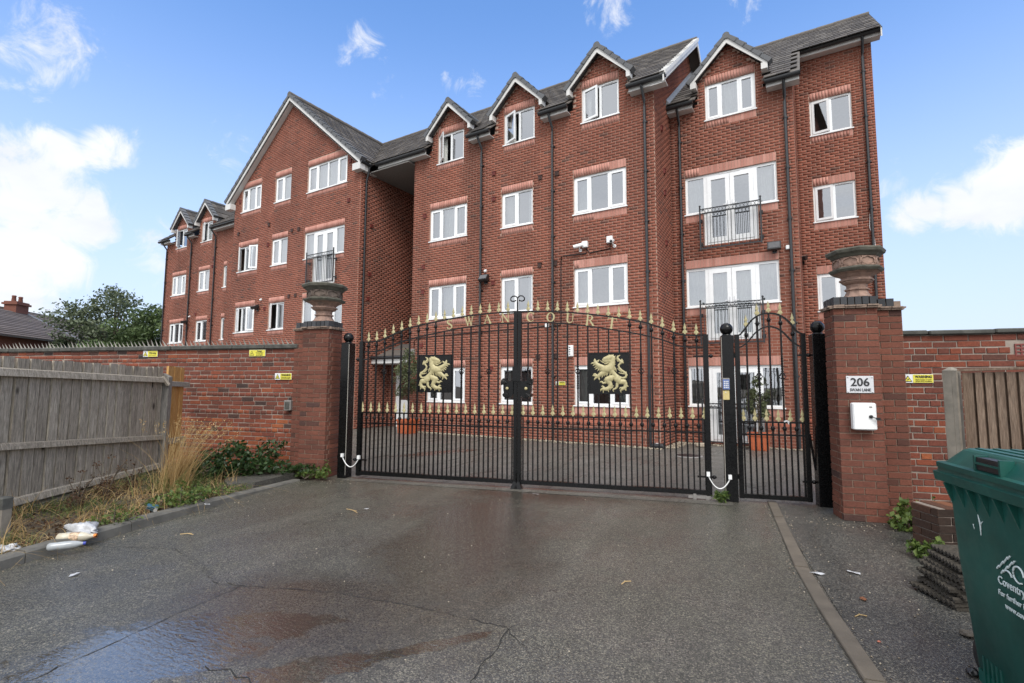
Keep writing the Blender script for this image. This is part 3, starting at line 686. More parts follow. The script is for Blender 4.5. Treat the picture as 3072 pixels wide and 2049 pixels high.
# --- block C: cross gable on the left
wC = front(uCL, uCR, dC, 0, 9.0, lambda a: max(9.0, zroofC(uCL+a)-.06)); wC.u0 = uCL
window(wC, -16.29, -14.10, 8.7, 9.72, '4', cur='full', lintel=lambda a: True); window(wC, -18.31, -17.31, 8.7, 9.72, '2', cur='full'); window(wC, -20.63, -19.27, 8.7, 9.72, '3', cur='full', lintel=lambda a: a > .62)
door_set(wC, -16.34, -14.14, -15.83, -14.58, 6.15, 5.1, 7.15, 'full'); window(wC, -18.38, -17.38, 6.15, 7.2, '2', cur='full'); window(wC, -20.70, -19.33, 6.15, 7.2, '3', open_={0: rad(35), 2: -rad(25)}, cur='none')
door_set(wC, -16.34, -14.14, -15.83, -14.58, 3.6, 2.6, 4.62, 'full'); window(wC, -18.41, -17.43, 3.6, 4.65, '2', open_={0: rad(30)}, cur='none'); window(wC, -20.73, -19.37, 3.6, 4.65, '3', open_={0: rad(20), 2: -rad(20)}, cur='none')
wC.bricks(skip_below=1.2, plinth=False); wC.build()
balcony(dC, -15.98, -14.50, 5.12, 6.24)
wCr = side_r(uCR, dC, 17.0, 0, 9.05); wCr.u0 = 0; wCr.bricks(plinth=False); wCr.build()
wCl = Wall('l', X(uCL, 17.0, 0), -math.pi/2, 17.0-dC, 0, 9.0); wCl.u0 = 0; wCl.build()
# --- block C2: far left, set back
DORM_C = [-28.62, -26.2]
wC2 = front(uC2L, uCL-.02, dC2, 0, 9.15, dorm_top(uC2L, DORM_C, 9.15, 10.7, .85)); wC2.u0 = uC2L
window(wC2, -29.25, -28.2, 8.7, 9.7, '2', open_={0: rad(35)}, cur='none'); window(wC2, -26.78, -25.76, 8.7, 9.7, '2', open_={0: rad(20)}, cur='full')
for z0, z1 in ROW[1:3]:
    window(wC2, -29.53, -28.1, z0, z1, '3', cur='full' if z0 > 5 else 'left', vents=False); window(wC2, -26.86, -25.82, z0, z1, '2', cur='full' if z0 > 5 else 'left', vents=False); window(wC2, -24.56, -24.27, z0, z1, '1', cur='full', vents=False)
wC2.bricks(skip_below=1.6, plinth=False); wC2.build()
wC2l = Wall('l', X(uC2L, 18, 0), -math.pi/2, 18-dC2, 0, 9.15); wC2l.u0 = 0; wC2l.build()
# passage wall at the back of the porch, and room backs behind the windows
wP = front(uCR+.01, uBL-.01, 13.3, 0, 2.7); wP.u0 = uCR+.01; wP.hole(.36, 1.2, 0, 2.06); wP.bricks(plinth=False); wP.build()
wP2 = front(uCR+.01, uBL-.01, 16.6, 2.5, 9.05); wP2.u0 = 0; wP2.bricks(plinth=False); wP2.build()
for (u0, u1, d, z1) in ((uBL+.05, uBR-.05, dB+1.9, 9.1), (uBR+.05, uAR-.05, dA+1.9, 9.1), (uAR+.05, uA2R-.05, dA2+1.9, 11), (uCL+.05, uCR-.05, dC+1.9, 10.2), (uC2L+.05, uCL-.05, dC2+1.9, 9.1)):
    mb = MB(); mb.add(*boxpts(X(u0, d, 0), X(u1, d+.1, z1)))
    for z in (2.52, 5.07, 7.62, 0.02): mb.add(*boxpts(X(u0, d-1.72, z), X(u1, d-.002, z+.12)))
    mb.obj('room_wall', M['interior'], B)
print('bricks', len(fac), len(sold), len(band))
emit(fac, B, 'brick', M['fac'], 300, 'brickwork', chamfer=False)
emit(sold, B, 'soldier_brick', M['soldier'], 300, 'soldier_courses', chamfer=False)
emit(band, B, 'plinth_brick', M['band'], 80, 'plinth_course', chamfer=False)

# --- roofs
tiles = []
def tile_plane(o, a, s, na, ns, keep=None, w=.30, g=.335, thick=.02):
    """tiles on a plane: o eave corner, a unit vector along, s unit vector up the slope"""
    o, a, s = np.array(o), np.array(a), np.array(s); n = np.cross(a, s)
    tl = math.radians(2.6); s2 = s*math.cos(tl)-n*math.sin(tl); n2 = np.cross(a, s2)
    Bm = np.stack([a, -n2, s2], 1)
    for j in range(ns):
        off = (w/2 if j % 2 else 0)
        for i in range(-1, na+1):
            a0, a1 = max(0, i*w+off), min(na*w, (i+1)*w+off)
            if a1-a0 < .04: continue
            c = o + a*((a0+a1)/2) + s*(j*g+.18)
            if keep and not keep(c): continue
            tiles.append(Piece(Bm, c + n*(.045+R.uniform(-.002, .002)), (a1-a0-.006, .022, .37), R.random()))
def quad_roof(pts, t=.03):
    mb = MB(); p = [Vector(q) for q in pts]; n = (p[1]-p[0]).cross(p[-1]-p[0]).normalized()*t
    k = len(p); mb.add(p+[q-n for q in p], [tuple(range(k)), tuple(range(2*k-1, k-1, -1))]+[(i, i+k, (i+1) % k+k, (i+1) % k) for i in range(k)])
    return mb
roof = MB()
def addroof(pts): 
    q = quad_roof(pts); roof.add(q.v, q.f)
cs = 1/math.sqrt(1+SL*SL)
def P3(u, d, z): return np.array(X(u, d, z), float)
DD = ED+(GZ-EZ)/SL     # where the dormer ridges meet the main roof
def inB(c): return (c[0]+BU, c[1]+BD, c[2])
uVR = uBR+.36
def keepB(c):
    u, d, z = inB(c)
    if u < CRU: return False
    if u < CRU+CEU+.3 and zroofC(u) > z+.02: return False
    for k in DORM_B:
        if abs(u-k) < GW and z < GZ+.05-1.06*abs(u-k): return False
        if abs(u-k) < .80 and d < dB+.35: return False
    return True
sB = np.array([0, cs, SL*cs])
lenB = (RD-ED)/cs
nA = int((uVR-CRU)/.30)
tile_plane(P3(uVR-nA*.30, ED, EZ), (1, 0, 0), sB, nA, int(lenB/.335)+1, lambda c: keepB(c) and c[1]+BD < RD-.05)
# structural roof skins (under the tiles)
addroof([X(CRU, DD, zroofB(DD)), X(uVR-.02, DD, zroofB(DD)), X(uVR-.02, RD, RZ), X(CRU, RD, RZ)])
addroof([X(CRU, RD, RZ), X(uVR-.02, RD, RZ), X(uVR-.02, RD+4.6, RZ-SL*4.6), X(CRU, RD+4.6, RZ-SL*4.6)])
segs = [(uCR+.2, DORM_B[0]-.80), (DORM_B[0]+.80, DORM_B[1]-.80), (DORM_B[1]+.80, DORM_B[2]-.80), (DORM_B[2]+.80, uVR-.02)]
for u0, u1 in segs: addroof([X(u0, ED, EZ), X(u1, ED, EZ), X(u1, DD, zroofB(DD)), X(u0, DD, zroofB(DD))])
# cross gable roof
cC = 1/math.sqrt(1+CS*CS); fd = dC-.22
def keepC(c):
    u, d, z = inB(c); return d < RD+.2 and (d < ED+.1 or zroofB(d) < z+.03)
nC = int((RD+.3-fd)/.30)
tile_plane(P3(CRU+CEU, fd, zroofC(CRU+CEU)), (0, 1, 0), (-cC, 0, CS*cC), nC, int(CEU/cC/.335)+1, lambda c: keepC(c) and c[0]+BU > CRU+.05)
tile_plane(P3(CRU-CEU, fd+nC*.30, zroofC(CRU-CEU)), (0, -1, 0), (cC, 0, CS*cC), nC, int(CEU/cC/.335)+1, lambda c: c[0]+BU < CRU-.05)
addroof([X(CRU, fd, CRZ), X(CRU+CEU, fd, zroofC(CRU+CEU)), X(CRU+CEU, RD, zroofC(CRU+CEU)), X(CRU, RD, CRZ)][::-1])
addroof([X(CRU, fd, CRZ), X(CRU-CEU, fd, zroofC(CRU+CEU)), X(CRU-CEU, 20, zroofC(CRU+CEU)), X(CRU, 20, CRZ)])
# right block roof
cA = 1/math.sqrt(1+.64); sA = np.array([0, cA, .8*cA]); EDA2 = dA2-.35
zdA = EDA+(10.76-EZ)/.8
def keepA(c):
    u, d, z = inB(c)
    if u > uAR+.12 and d < EDA2: return False
    if abs(u+1.75) < .9 and z < 10.78-1.06*abs(u+1.75): return False
    if abs(u+1.75) < .82 and d < dA+.35: return False
    return d < RDA-.05 and u > uBR
nA_ = int((uA2R+.22-uBR)/.30)+1
tile_plane(P3(uA2R+.2-nA_*.3, EDA, EZ), (1, 0, 0), sA, nA_, int((RDA-EDA)/cA/.335)+1, keepA)
addroof([X(uBR, EDA, EZ), X(-2.58, EDA, EZ), X(-2.58, zdA, zroofA(zdA)), X(uBR, zdA, zroofA(zdA))]); addroof([X(-.92, EDA, EZ), X(uAR+.18, EDA, EZ), X(uAR+.18, zdA, zroofA(zdA)), X(-.92, zdA, zroofA(zdA))])
addroof([X(uBR, zdA, zroofA(zdA)), X(uAR+.18, zdA, zroofA(zdA)), X(uAR+.18, RDA, RZA), X(uBR, RDA, RZA)])
addroof([X(uAR+.18, EDA2, zroofA(EDA2)), X(uA2R+.19, EDA2, zroofA(EDA2)), X(uA2R+.19, RDA, RZA), X(uAR+.18, RDA, RZA)])
addroof([X(uBR, RDA, RZA), X(uA2R+.19, RDA, RZA), X(uA2R+.19, RDA+3, RZA-2.4), X(uBR, RDA+3, RZA-2.4)])
# far left roof
EDC2 = dC2-.35; nL = int((CRU-2-uC2L+.2)/.30)
tile_plane(P3(uC2L-.2, EDC2, EZ), (1, 0, 0), sB, nL, 13, lambda c: zroofC(c[0]+BU) < c[2]+.05 and all(abs(c[0]+BU-k) > .8 or c[1]+BD > EDC2+(10.7-EZ)/SL for k in DORM_C))
for u0, u1 in ((uC2L-.2, DORM_C[0]-.78), (DORM_C[0]+.78, DORM_C[1]-.78), (DORM_C[1]+.78, uCL)): addroof([X(u0, EDC2, EZ), X(u1, EDC2, EZ), X(u1, EDC2+1.86, EZ+SL*1.86), X(u0, EDC2+1.86, EZ+SL*1.86)])
addroof([X(uC2L-.2, EDC2+1.86, EZ+SL*1.86), X(uCL+.6, EDC2+1.86, EZ+SL*1.86), X(uCL+.6, RD, RZ-1.0), X(uC2L-.2, RD, RZ-1.0)])
# dormer roofs
def dormer(c, d, apex, gw, slope, dend, light=False):
    f = d-.22; sl = 1/math.sqrt(1+slope*slope); L = gw/sl
    for sg in (1, -1):
        ez = apex-slope*gw
        if sg > 0: tile_plane(P3(c+gw, f+.17, ez), (0, 1, 0), (-sl, 0, slope*sl), int((dend-f)/.3), max(3, int(L/.335)), None, w=.30, g=L/max(3, int(L/.335)))
        else: tile_plane(P3(c-gw, f+.17+int((dend-f)/.3)*.3, ez), (0, -1, 0), (sl, 0, slope*sl), int((dend-f)/.3), max(3, int(L/.335)), None, w=.30, g=L/max(3, int(L/.335)))
        pts = [X(c, f+.03, apex), X(c+sg*gw, f+.03, ez), X(c+sg*gw, dend-.6, ez), X(c, dend+.2, apex)]
        addroof(pts[::-1] if sg > 0 else pts)
        # white barge board and the dry verge tiles above it
        bb = MB(); b0 = .055; h = .105
        e = [(c, apex-.015), (c+sg*(gw+.02), ez-.015), (c+sg*(gw+.02), ez-.015-h), (c, apex-.015-h*1.42)]
        ring = lambda dd: [X(u, dd, z) for u, z in e]
        bb.loft([ring(f), ring(f+.03)]); bb.obj('barge_board', M['fascia'], B)
        vt = MB(); n = 5
        for i in range(n):
            t0, t1 = i/n, (i+1)/n+.03
            q = [(c+sg*gw*t0*1.03, apex-slope*gw*t0*1.03), (c+sg*gw*t1*1.03, apex-slope*gw*t1*1.03)]
            nx, nz = sg*slope*sl, sl; lift0, lift1 = .085, .12
            e = [q[0], q[1], (q[1][0]+nx*lift1, q[1][1]+nz*lift1), (q[0][0]+nx*lift0, q[0][1]+nz*lift0)]
            e = [(a, b-.012) for a, b in e]
            vt.loft([[X(a, f-.03, b) for a, b in e], [X(a, f+.19, b) for a, b in e]])
        vt.obj('verge_tiles', M['lightslate'], B)
        # cheek
        ck = MB(); ck.add([X(c+sg*.79, d+.0, 9.0), X(c+sg*.79, d, ez+.1), X(c+sg*.79, dend, ez+.1), X(c+sg*.79, dend, 9.0)], [(0, 1, 2, 3)]); ck.obj('dormer_cheek', M['lead'], B)
        kb = MB(); kb.add(*boxpts(X(min(c+sg*.80, c+sg*(gw+.03)), f-.005, ez-.20), X(max(c+sg*.80, c+sg*(gw+.03)), f+.22, ez-.035))); kb.obj('box_end', M['fascia'], B)
    rt = MB(); n = int((dend-f)/.38)+1
    for i in range(n):
        y0 = f-.03+i*.38; rt.tube([X(c, y0, apex+.035), X(c, min(y0+.4, dend+.3), apex+.03)], .085, 10, rs=[.092, .084])
    rt.obj('ridge_tiles', M['lightslate'], B)
for c in DORM_B: dormer(c, dB, GZ, GW, 1.06, DD)
dormer(-1.75, dA, 10.76, .92, 1.06, zdA)
for c in DORM_C: dormer(c, dC2, 10.7, .86, 1.06, EDC2+(10.7-EZ)/SL)
roof.obj('roof', M['slate'], B)
print('tiles', len(tiles))
emit(tiles, B, 'roof_tile', M['slate'], 300, 'roof_tiles', chamfer=False)
def ridge(p, q, r=.11):
    p, q = Vector(p), Vector(q); n = max(1, int((q-p).length/.45)); mb = MB()
    for i in range(n): mb.tube([p+(q-p)*(i/n), p+(q-p)*((i+1)/n)+((q-p).normalized()*.03 if i < n-1 else Vector())], r, 10, rs=[r*1.06, r*.97])
    mb.obj('ridge_tiles', M['slate'], B)
ridge(X(CRU-.05, RD, RZ+.03), X(uVR-.02, RD, RZ+.03), .085); ridge(X(CRU, fd-.03, CRZ+.06), X(CRU, RD+.5, CRZ+.06)); ridge(X(uBR, RDA, RZA+.03), X(uA2R+.2, RDA, RZA+.03), .085)
def slope_board(p, q, h, dep, mat, name, horiz):
    """board hanging below the sloping line p-q, dep thick along the horizontal unit vector"""
    p, q, hv = Vector(p), Vector(q), Vector(horiz)*dep; dz = Vector((0, 0, -h))
    mb = MB(); mb.loft([[p, p+hv, p+hv+dz, p+dz], [q, q+hv, q+hv+dz, q+dz]]); return mb.obj(name, mat, B)
# gable verge of block C: barge boards, soffit, verge tiles, kneelers
for sg in (1, -1):
    e0 = (CRU, CRZ-.03); e1 = (CRU+sg*CEU, zroofC(CRU+CEU)-.03)
    slope_board(X(e0[0], fd, e0[1]), X(e1[0], fd, e1[1]), .15, .03, M['fascia'], 'barge_board', (0, 1, 0))
    mb = MB(); mb.add([X(e0[0], fd+.03, e0[1]-.22), X(e1[0], fd+.03, e1[1]-.22), X(e1[0], dC, e1[1]-.22), X(e0[0], dC, e0[1]-.22)], [(0, 1, 2, 3)]); mb.obj('soffit', M['fascia'], B)
    n = 16
    for i in range(n):
        t0, t1 = i/n, (i+1)/n+.012; q0 = (e0[0]+(e1[0]-e0[0])*t0, e0[1]+(e1[1]-e0[1])*t0); q1 = (e0[0]+(e1[0]-e0[0])*t1, e0[1]+(e1[1]-e0[1])*t1)
        nx, nz = sg*CS*cC, cC; e = [q0, q1, (q1[0]+nx*.14, q1[1]+nz*.14), (q0[0]+nx*.105, q0[1]+nz*.105)]
        vt = MB(); vt.loft([[X(a, fd-.035, b) for a, b in e], [X(a, fd+.20, b) for a, b in e]]); vt.obj('verge_tile', M['lightslate'], B)
    u0, u1 = sorted((CRU+sg*(CEU+.03), CRU+sg*(CEU-.36))); mb = MB(); mb.add(*boxpts(X(u0, fd-.01, 8.90), X(u1, dC-.002, 9.14))); mb.obj('box_end', M['fascia'], B)
# right verge of block B
for (ua, ub) in ((uVR-.03, uVR),):
    slope_board(X(ua, ED-.05, EZ-.06), X(ua, RD, RZ-.02), .17, .03, M['fascia'], 'barge_board', (1, 0, 0)); slope_board(X(ua, RD, RZ-.02), X(ua, RD+4, RZ-SL*4-.02), .24, .03, M['fascia'], 'barge_board', (1, 0, 0))
    mb = MB(); mb.add([X(uBR, ED, EZ-.24), X(ua, ED, EZ-.24), X(ua, RD, RZ-.22), X(uBR, RD, RZ-.22)], [(0, 1, 2, 3)]); mb.obj('soffit', M['fascia'], B)
    n = 22
    for i in range(n):
        t0, t1 = i/n, (i+1)/n; d0, d1 = ED+(RD-ED)*t0, ED+(RD-ED)*t1; mb = MB()
        ring = lambda d, l: [X(uVR-.12, d, zroofB(d)-.05), X(uVR+.035, d, zroofB(d)-.05), X(uVR+.035, d, zroofB(d)+l), X(uVR-.12, d, zroofB(d)+l)]
        mb.loft([ring(d0, .085), ring(d1, .055)]); mb.obj('verge_tile', M['fascia'], B)
slope_board(X(uA2R+.19, EDA2-.05, zroofA(EDA2)-.06), X(uA2R+.19, RDA, RZA-.02), .24, .03, M['fascia'], 'barge_board', (1, 0, 0))
# eaves: fascia, soffit and half round gutter between dormers
def eave(u0, u1, d, z, wall, soff=True):
    mb = MB(); mb.add(*boxpts(X(u0, d+.10, z-.17), X(u1, d+.125, z-.03))); mb.obj('fascia', M['fascia'], B)
    mb = MB(); mb.add(*boxpts(X(u0, d+.125, z-.165), X(u1, wall, z-.148))); mb.obj('soffit', M['fascia'], B)
    g = MB(); n = 8; ring = lambda u: [X(u, d+.03+.07*math.cos(math.pi*k/n+math.pi), z-.02+.085*math.sin(math.pi*k/n+math.pi)) for k in range(n+1)]
    g.loft([ring(u0-.03), ring(u1+.03)], cap=True); g.obj('gutter', M['gutter'], B)
eave(uCR+.46, DORM_B[0]-.87, ED, EZ, dB); eave(DORM_B[0]+.87, DORM_B[1]-.87, ED, EZ, dB); eave(DORM_B[1]+.87, DORM_B[2]-.87, ED, EZ, dB); eave(DORM_B[2]+.87, uVR, ED, EZ, dB)
eave(uBR, -2.65, EDA, EZ, dA); eave(-.85, uAR+.16, EDA, EZ, dA); eave(uAR+.0, uA2R+.2, EDA2, zroofA(EDA2), dA2)
eave(uC2L-.2, DORM_C[0]-.86, EDC2, EZ, dC2); eave(DORM_C[0]+.86, DORM_C[1]-.86, EDC2, EZ, dC2); eave(DORM_C[1]+.86, uCL, EDC2, EZ, dC2)
# side gutter of block C
mb = MB(); mb.add(*boxpts(X(CRU+CEU-.035, fd+.2, 8.92), X(CRU+CEU-.01, ED+.0, 9.17))); mb.obj('fascia', M['fascia'], B)
g = MB(); ring = lambda d: [X(CRU+CEU+.05+.06*math.cos(math.pi*k/8+math.pi), d, 9.17+.07*math.sin(math.pi*k/8+math.pi)) for k in range(9)]
g.loft([ring(fd), ring(ED)]); g.obj('gutter', M['gutter'], B)
mb = MB(); mb.add(*boxpts(X(uCR, fd+.3, 8.905), X(CRU+CEU-.035, dB, 8.925))); mb.obj('soffit', M['fascia'], B)
mb = MB(); mb.add(*boxpts(X(uCR+.002, ED+.05, 8.93), X(uBL-.002, 16.58, 8.96))); mb.obj('passage_ceiling', M['ceilgrey'], B)
# white mortar line in the valley
mb = MB(); 
v0 = X(CRU+CEU-.02, ED, EZ+.03); v1 = X(CRU+.25, RD-.25, RZ-.2); mb.tube([v0, v1], .035, 6); mb.obj('valley_lining', M['fascia'], B)
# lead where roof A meets the gable wall of B
mb = MB(); mb.loft([[X(uBR-.01, d, zroofA(d)+.02), X(uBR+.09, d, zroofA(d)+.055), X(uBR+.09, d, zroofA(d)+.075), X(uBR+.012, d, zroofA(d)+.20)] for d in (EDA, RDA)]); mb.obj('flashing', M['lead'], B)
# downpipes with brackets
def pipe(u, d, z1, z0=0, top=None, tn=True):
    mb = MB(); pts = [X(u, d-.30, z1), X(u, d-.30, z1-.08), X(u, d-.07, z1-.36), X(u, d-.06, z1-.5), X(u, d-.06, z0)]
    if not tn: pts = pts[3:]
    mb.tube(pts, .036, 8); p = mb.obj('downpipe', M['gutter'], B)
    z = z1-.9
    while z > max(z0, .3):
        br = MB(); br.lathe([(.045, -.03), (.046, .03)], 8, X(u, d-.06, z)); br.add(*boxpts(X(u-.065, d-.03, z-.012), X(u+.065, d-.004, z+.012))); br.obj('pipe_bracket', M['gutter'], p); z -= 1.3
for u in (-8.63, -6.19, -3.55): pipe(u, dB, 9.14)
for u in (-3.05, -.46): pipe(u, dA, 9.14)
pipe(1.39, dA2, zroofA(EDA2)-.06)
for u in (-27.6, -25.3): pipe(u, dC2, 9.14)
pipe(uC2L+.12, dC2, 9.14)
mb = MB(); mb.tube([X(CRU+CEU+.04, 11.95, 9.1), X(CRU+CEU, 11.95, 8.95), X(uCR+.06, 11.95, 8.6), X(uCR+.06, 11.95, 0)], .036, 8); mb.obj('downpipe', M['gutter'], B)
# small square vents in the walls
def vent(w, a, z, mat='vent', s=.115):
    mb = MB(); slab(mb, w, a-s/2, a+s/2, z-s/2, z+s/2, .035, -.01); slab(mb, w, a-s/2-.012, a+s/2+.012, z+s/2, z+s/2+.014, .05, 0)
    for i in range(4): slab(mb, w, a-s*.42, a+s*.42, z-s*.4+i*s*.22, z-s*.34+i*s*.22, .042, .035)
    mb.obj('air_vent', M[mat], B)
for u, z, mt in ((-8.2, 7.9, 'vent'), (-8.2, 7.1, 'vent'), (-6.6, 7.43, 'ventdark'), (-6.07, 7.43, 'ventdark'), (-10.93, 7.04, 'vent'), (-10.95, 5.33, 'vent'), (-10.95, 4.5, 'vent'), (-8.2, 4.53, 'vent'), (-6.62, 4.87, 'ventdark'), (-6.13, 4.87, 'ventdark'), (-10.96, 2.76, 'vent'), (-8.25, 1.97, 'vent'), (-6.67, 2.29, 'ventdark'), (-6.14, 2.29, 'ventdark')):
    vent(wB, u-uBL, z, mt)
for u, z, mt in ((-13.93, 9.41, 'vent'), (-13.95, 7.97, 'vent'), (-20.74, 9.2, 'vent'), (-17.1, 7.38, 'ventdark'), (-16.7, 7.37, 'ventdark'), (-20.75, 7.8, 'ventdark'), (-18.61, 7.85, 'ventdark'), (-18.62, 7.03, 'vent'), (-17.13, 4.82, 'ventdark'), (-16.73, 4.82, 'ventdark'), (-18.65, 4.46, 'vent')): vent(wC, u-uCL, z, mt)
for d, z in ((12.28, 7.09), (12.25, 5.34), (12.22, 4.47)): vent(wCr, d-dC, z)
for d, z in ((13.0, 8.3), (13.2, 7.2), (13.2, 6.6), (13.25, 5.25), (13.2, 4.4), (13.25, 2.8), (13.2, 1.9)): vent(wBr, d-dB, z)
for u, z in ((-25.5, 7.7), (-25.55, 7.3), (-25.55, 4.6), (-26.9+.0, 5.0)): vent(wC2, u-uC2L, z)
# porch canopy in the passage with door
pr = quad_roof([X(uCR+.01, 12.5, 2.42), X(uBL-.01, 12.5, 2.42), X(uBL-.01, 13.9, 3.0), X(uCR+.01, 13.9, 3.0)], .06); po = pr.obj('porch_roof', M['slate'], B)
mb = MB(); mb.add(*boxpts(X(uCR+.01, 12.46, 2.22), X(uBL-.01, 12.5, 2.36))); mb.obj('fascia', M['fascia'], po)
mb = MB(); mb.tube([X(uCR+.03, 12.42, 2.42), X(uBL-.03, 12.42, 2.42)], .055, 8); mb.obj('gutter', M['gutter'], po)
mb = MB(); mb.add(*boxpts(X(uCR+.01, 12.52, 2.2), X(uBL-.01, 13.29, 2.22))); mb.obj('soffit', M['fascia'], po)
ed = MB(); ringf(ed, wP, .36, 1.2, 0, 2.06, .06, -.03, -.09); slab(ed, wP, .42, 1.14, .02, .95, -.04, -.08); slab(ed, wP, .42, .53, .95, 2.0, -.04, -.08); slab(ed, wP, 1.03, 1.14, .95, 2.0, -.04, -.08); slab(ed, wP, .53, 1.03, 1.9, 2.0, -.04, -.08)
edo = ed.obj('entrance_door', M['upvc'], B); pane(wP, edo, .53, 1.03, .95, 1.9, -.06)

# ------------------------------------------------------------------ things fixed to the building
def bthing(name, u, d, z, rz=0, **kw):
    p = bl(u, d); return empty(name, (p[0], p[1], z), PHI+rz, **kw)
def floodlight(u, d, z, tilt, label, rz=0, group='floodlights on the building'):
    t = bthing('floodlight', u, d, z, rz, label=label, cat='floodlight', group=group)
    mb = MB(); mb.box(-.05, .05, -.03, 0, -.16, -.06); mb.box(-.015, .015, -.12, -.03, -.12, -.09); mb.obj('bracket', M['black'], t)
    c, s = math.cos(tilt), math.sin(tilt); rot = lambda p: (p[0], -.14+p[1]*c-p[2]*s, p[1]*s+p[2]*c)
    mb = MB(); v, f = boxpts((-.15, -.055, -.10), (.15, .05, .10)); mb.add([rot(p) for p in v], f)
    for i in range(6): v, f = boxpts((-.13+i*.05, .05, -.08), (-.12+i*.05, .075, .08)); mb.add([rot(p) for p in v], f)
    h = mb.obj('housing', M['black'], t)
    mb = MB(); v, f = boxpts((-.125, -.062, -.075), (.125, -.054, .075)); mb.add([rot(p) for p in v], f); mb.obj('lens', M['lamp'], h)
    return t
floodlight(-8.45, dB, 4.68, rad(-35), 'black floodlight tilted down beside the downpipe at the second storey of the middle front')
floodlight(-.82, dA, 4.97, rad(-12), 'black floodlight under the upper juliet balcony of the right block')
t = floodlight(-.27, dA2-.02, 5.12, rad(-70), 'black floodlight with shiny top in the corner right of the balconies'); t.rotation_euler.z += -.3
floodlight(-19.1, dC, 4.55, rad(-60), 'black floodlight over a window of the left gable block')
floodlight(-27.5, dC2-.1, 4.62, rad(-75), 'thin black floodlight at the far left end of the block')
def camera_thing(u, z, ang, label):
    t = bthing('security_camera', u, dB, z, label=label, cat='security camera', group='security cameras over the second floor window')
    mb = MB(); mb.lathe([(.045, 0), (.045, .02)], 12, (0, 0, 0)); m2 = MB()
    m2.add([(x, -z_, y) for x, y, z_ in mb.v], mb.f, True); m2.tube([(0, -.02, 0), (0, -.09, .01), (-.02*math.copysign(1, ang), -.12, .06)], .016, 8); m2.obj('mount', M['white'], t)
    c = Vector((-.02*math.copysign(1, ang), -.13, .10)); dr = Vector((math.sin(ang), -math.cos(ang), -.28)).normalized()
    bb = MB(); bb.tube([c-dr*.10, c-dr*.09, c+dr*.12, c+dr*.125], .04, 12, rs=[.03, .042, .045, .04]); b = bb.obj('camera_body', M['white'], t)
    hb = MB(); hb.tube([c-dr*.08+Vector((0, 0, .012)), c+dr*.17+Vector((0, 0, .014))], .047, 10); hb.obj('hood', M['white'], b)
    lb = MB(); lb.tube([c+dr*.171, c+dr*.176], .034, 12); lb.obj('lens', M['black'], b)
camera_thing(-5.37, 5.13, -1.15, 'white bullet camera pointing left on the wall of the middle front')
camera_thing(-4.41, 5.12, .15, 'white bullet camera pointing forward, near the right downpipe')
def wallbox(name, u, d, z, w, h, dp, mat, label, cat, **kw):
    t = bthing(name, u, d, z, label=label, cat=cat, **kw)
    mb = MB(); mb.bbox(-w/2, w/2, -dp, 0, -h/2, h/2, .008); b = mb.obj('case', M[mat], t)
    mb = MB(); mb.box(-w*.4, w*.4, -dp-.004, -dp+.001, -h*.42, h*.42); mb.obj('lid', M[mat], t); return t
wallbox('junction_box', -5.23, dB, 5.27, .16, .17, .08, 'white', 'white junction box between the two cameras on the middle front', 'junction box')
wallbox('junction_box', -4.53, dB, 5.30, .16, .18, .08, 'white', 'white junction box behind the forward pointing camera', 'junction box')
wallbox('junction_box', -6.38, dB, 3.15, .11, .11, .06, 'white', 'small white junction box on the long cable left of the downpipe', 'junction box')
wallbox('junction_box', -.53, dA, 4.92, .09, .10, .06, 'white', 'small white sensor box between floodlight and downpipe on the right block', 'junction box')
wallbox('junction_box', -11.30, dB, 2.55, .14, .22, .08, 'grey', 'grey box at the left edge of the middle front beside the porch', 'junction box')
t = wallbox('alarm_box', -5.68, dB, 2.42, .18, .30, .07, 'white', 'white upright box with black dots above the ground floor window', 'alarm box')
mb = MB()
for i in range(4): mb.box(-.02, .02, -.078, -.073, -.10+i*.06, -.075+i*.06)
mb.obj('grille', M['black'], t)
for (u, d, z, l) in ((-8.47, dB, 4.93, 'small white sensor above the floodlight on the middle front'), (-18.9, dC, 4.85, 'small white sensor above the floodlight on the left gable block'), (-27.45, dC2, 4.92, 'small white sensor by the downpipe at the far left end')):
    t = bthing('motion_sensor', u, d, z, label=l, cat='sensor', group='motion sensors')
    MB().box(-.03, .03, -.03, 0, -.04, .04).obj('base', M['white'], t); MB().ball((0, -.05, -.02), .04, 10, 7).obj('dome', M['white'], t)
def wire(name, pts, r, mat, label, cat='cable'):
    mb = MB(); mb.tube(pts, r, 6); o = mb.obj(name, M[mat]); tag(o, label, cat); return o
def BW(u, d, z): p = bl(u, d); return (p[0], p[1], z)
wire('wall_cable', [BW(u, dB-.012, z) for u, z in ((-4.53, 5.20), (-4.53, 5.07), (-5.1, 5.03), (-5.2, 5.16), (-5.2, 5.03), (-5.85, 5.05), (-5.945, 5.03), (-5.955, 4.7), (-5.96, 3.2), (-5.97, 3.13), (-6.33, 3.13))], .014, 'black', 'black cable stepping down from the cameras past the downpipe')
wire('wall_cable', [BW(u, dB-.012, z) for u, z in ((-6.44, 3.14), (-7.0, 3.10), (-7.6, 3.11), (-8.55, 3.09), (-8.75, 3.09), (-9.6, 3.05), (-10.4, 3.04), (-11.2, 2.99), (-11.28, 2.9), (-11.28, 1.99), (-11.38, 1.97))], .014, 'black', 'long black cable running left from the white junction box')
wire('wall_cable', [BW(1.36, dA2-.02, 6.2), BW(1.33, dA2-.03, 5.8), BW(1.42, dA2-.02, 5.5), BW(1.44, dA2-.02, 5.0)], .011, 'white', 'thin white loose cable beside the right downpipe')

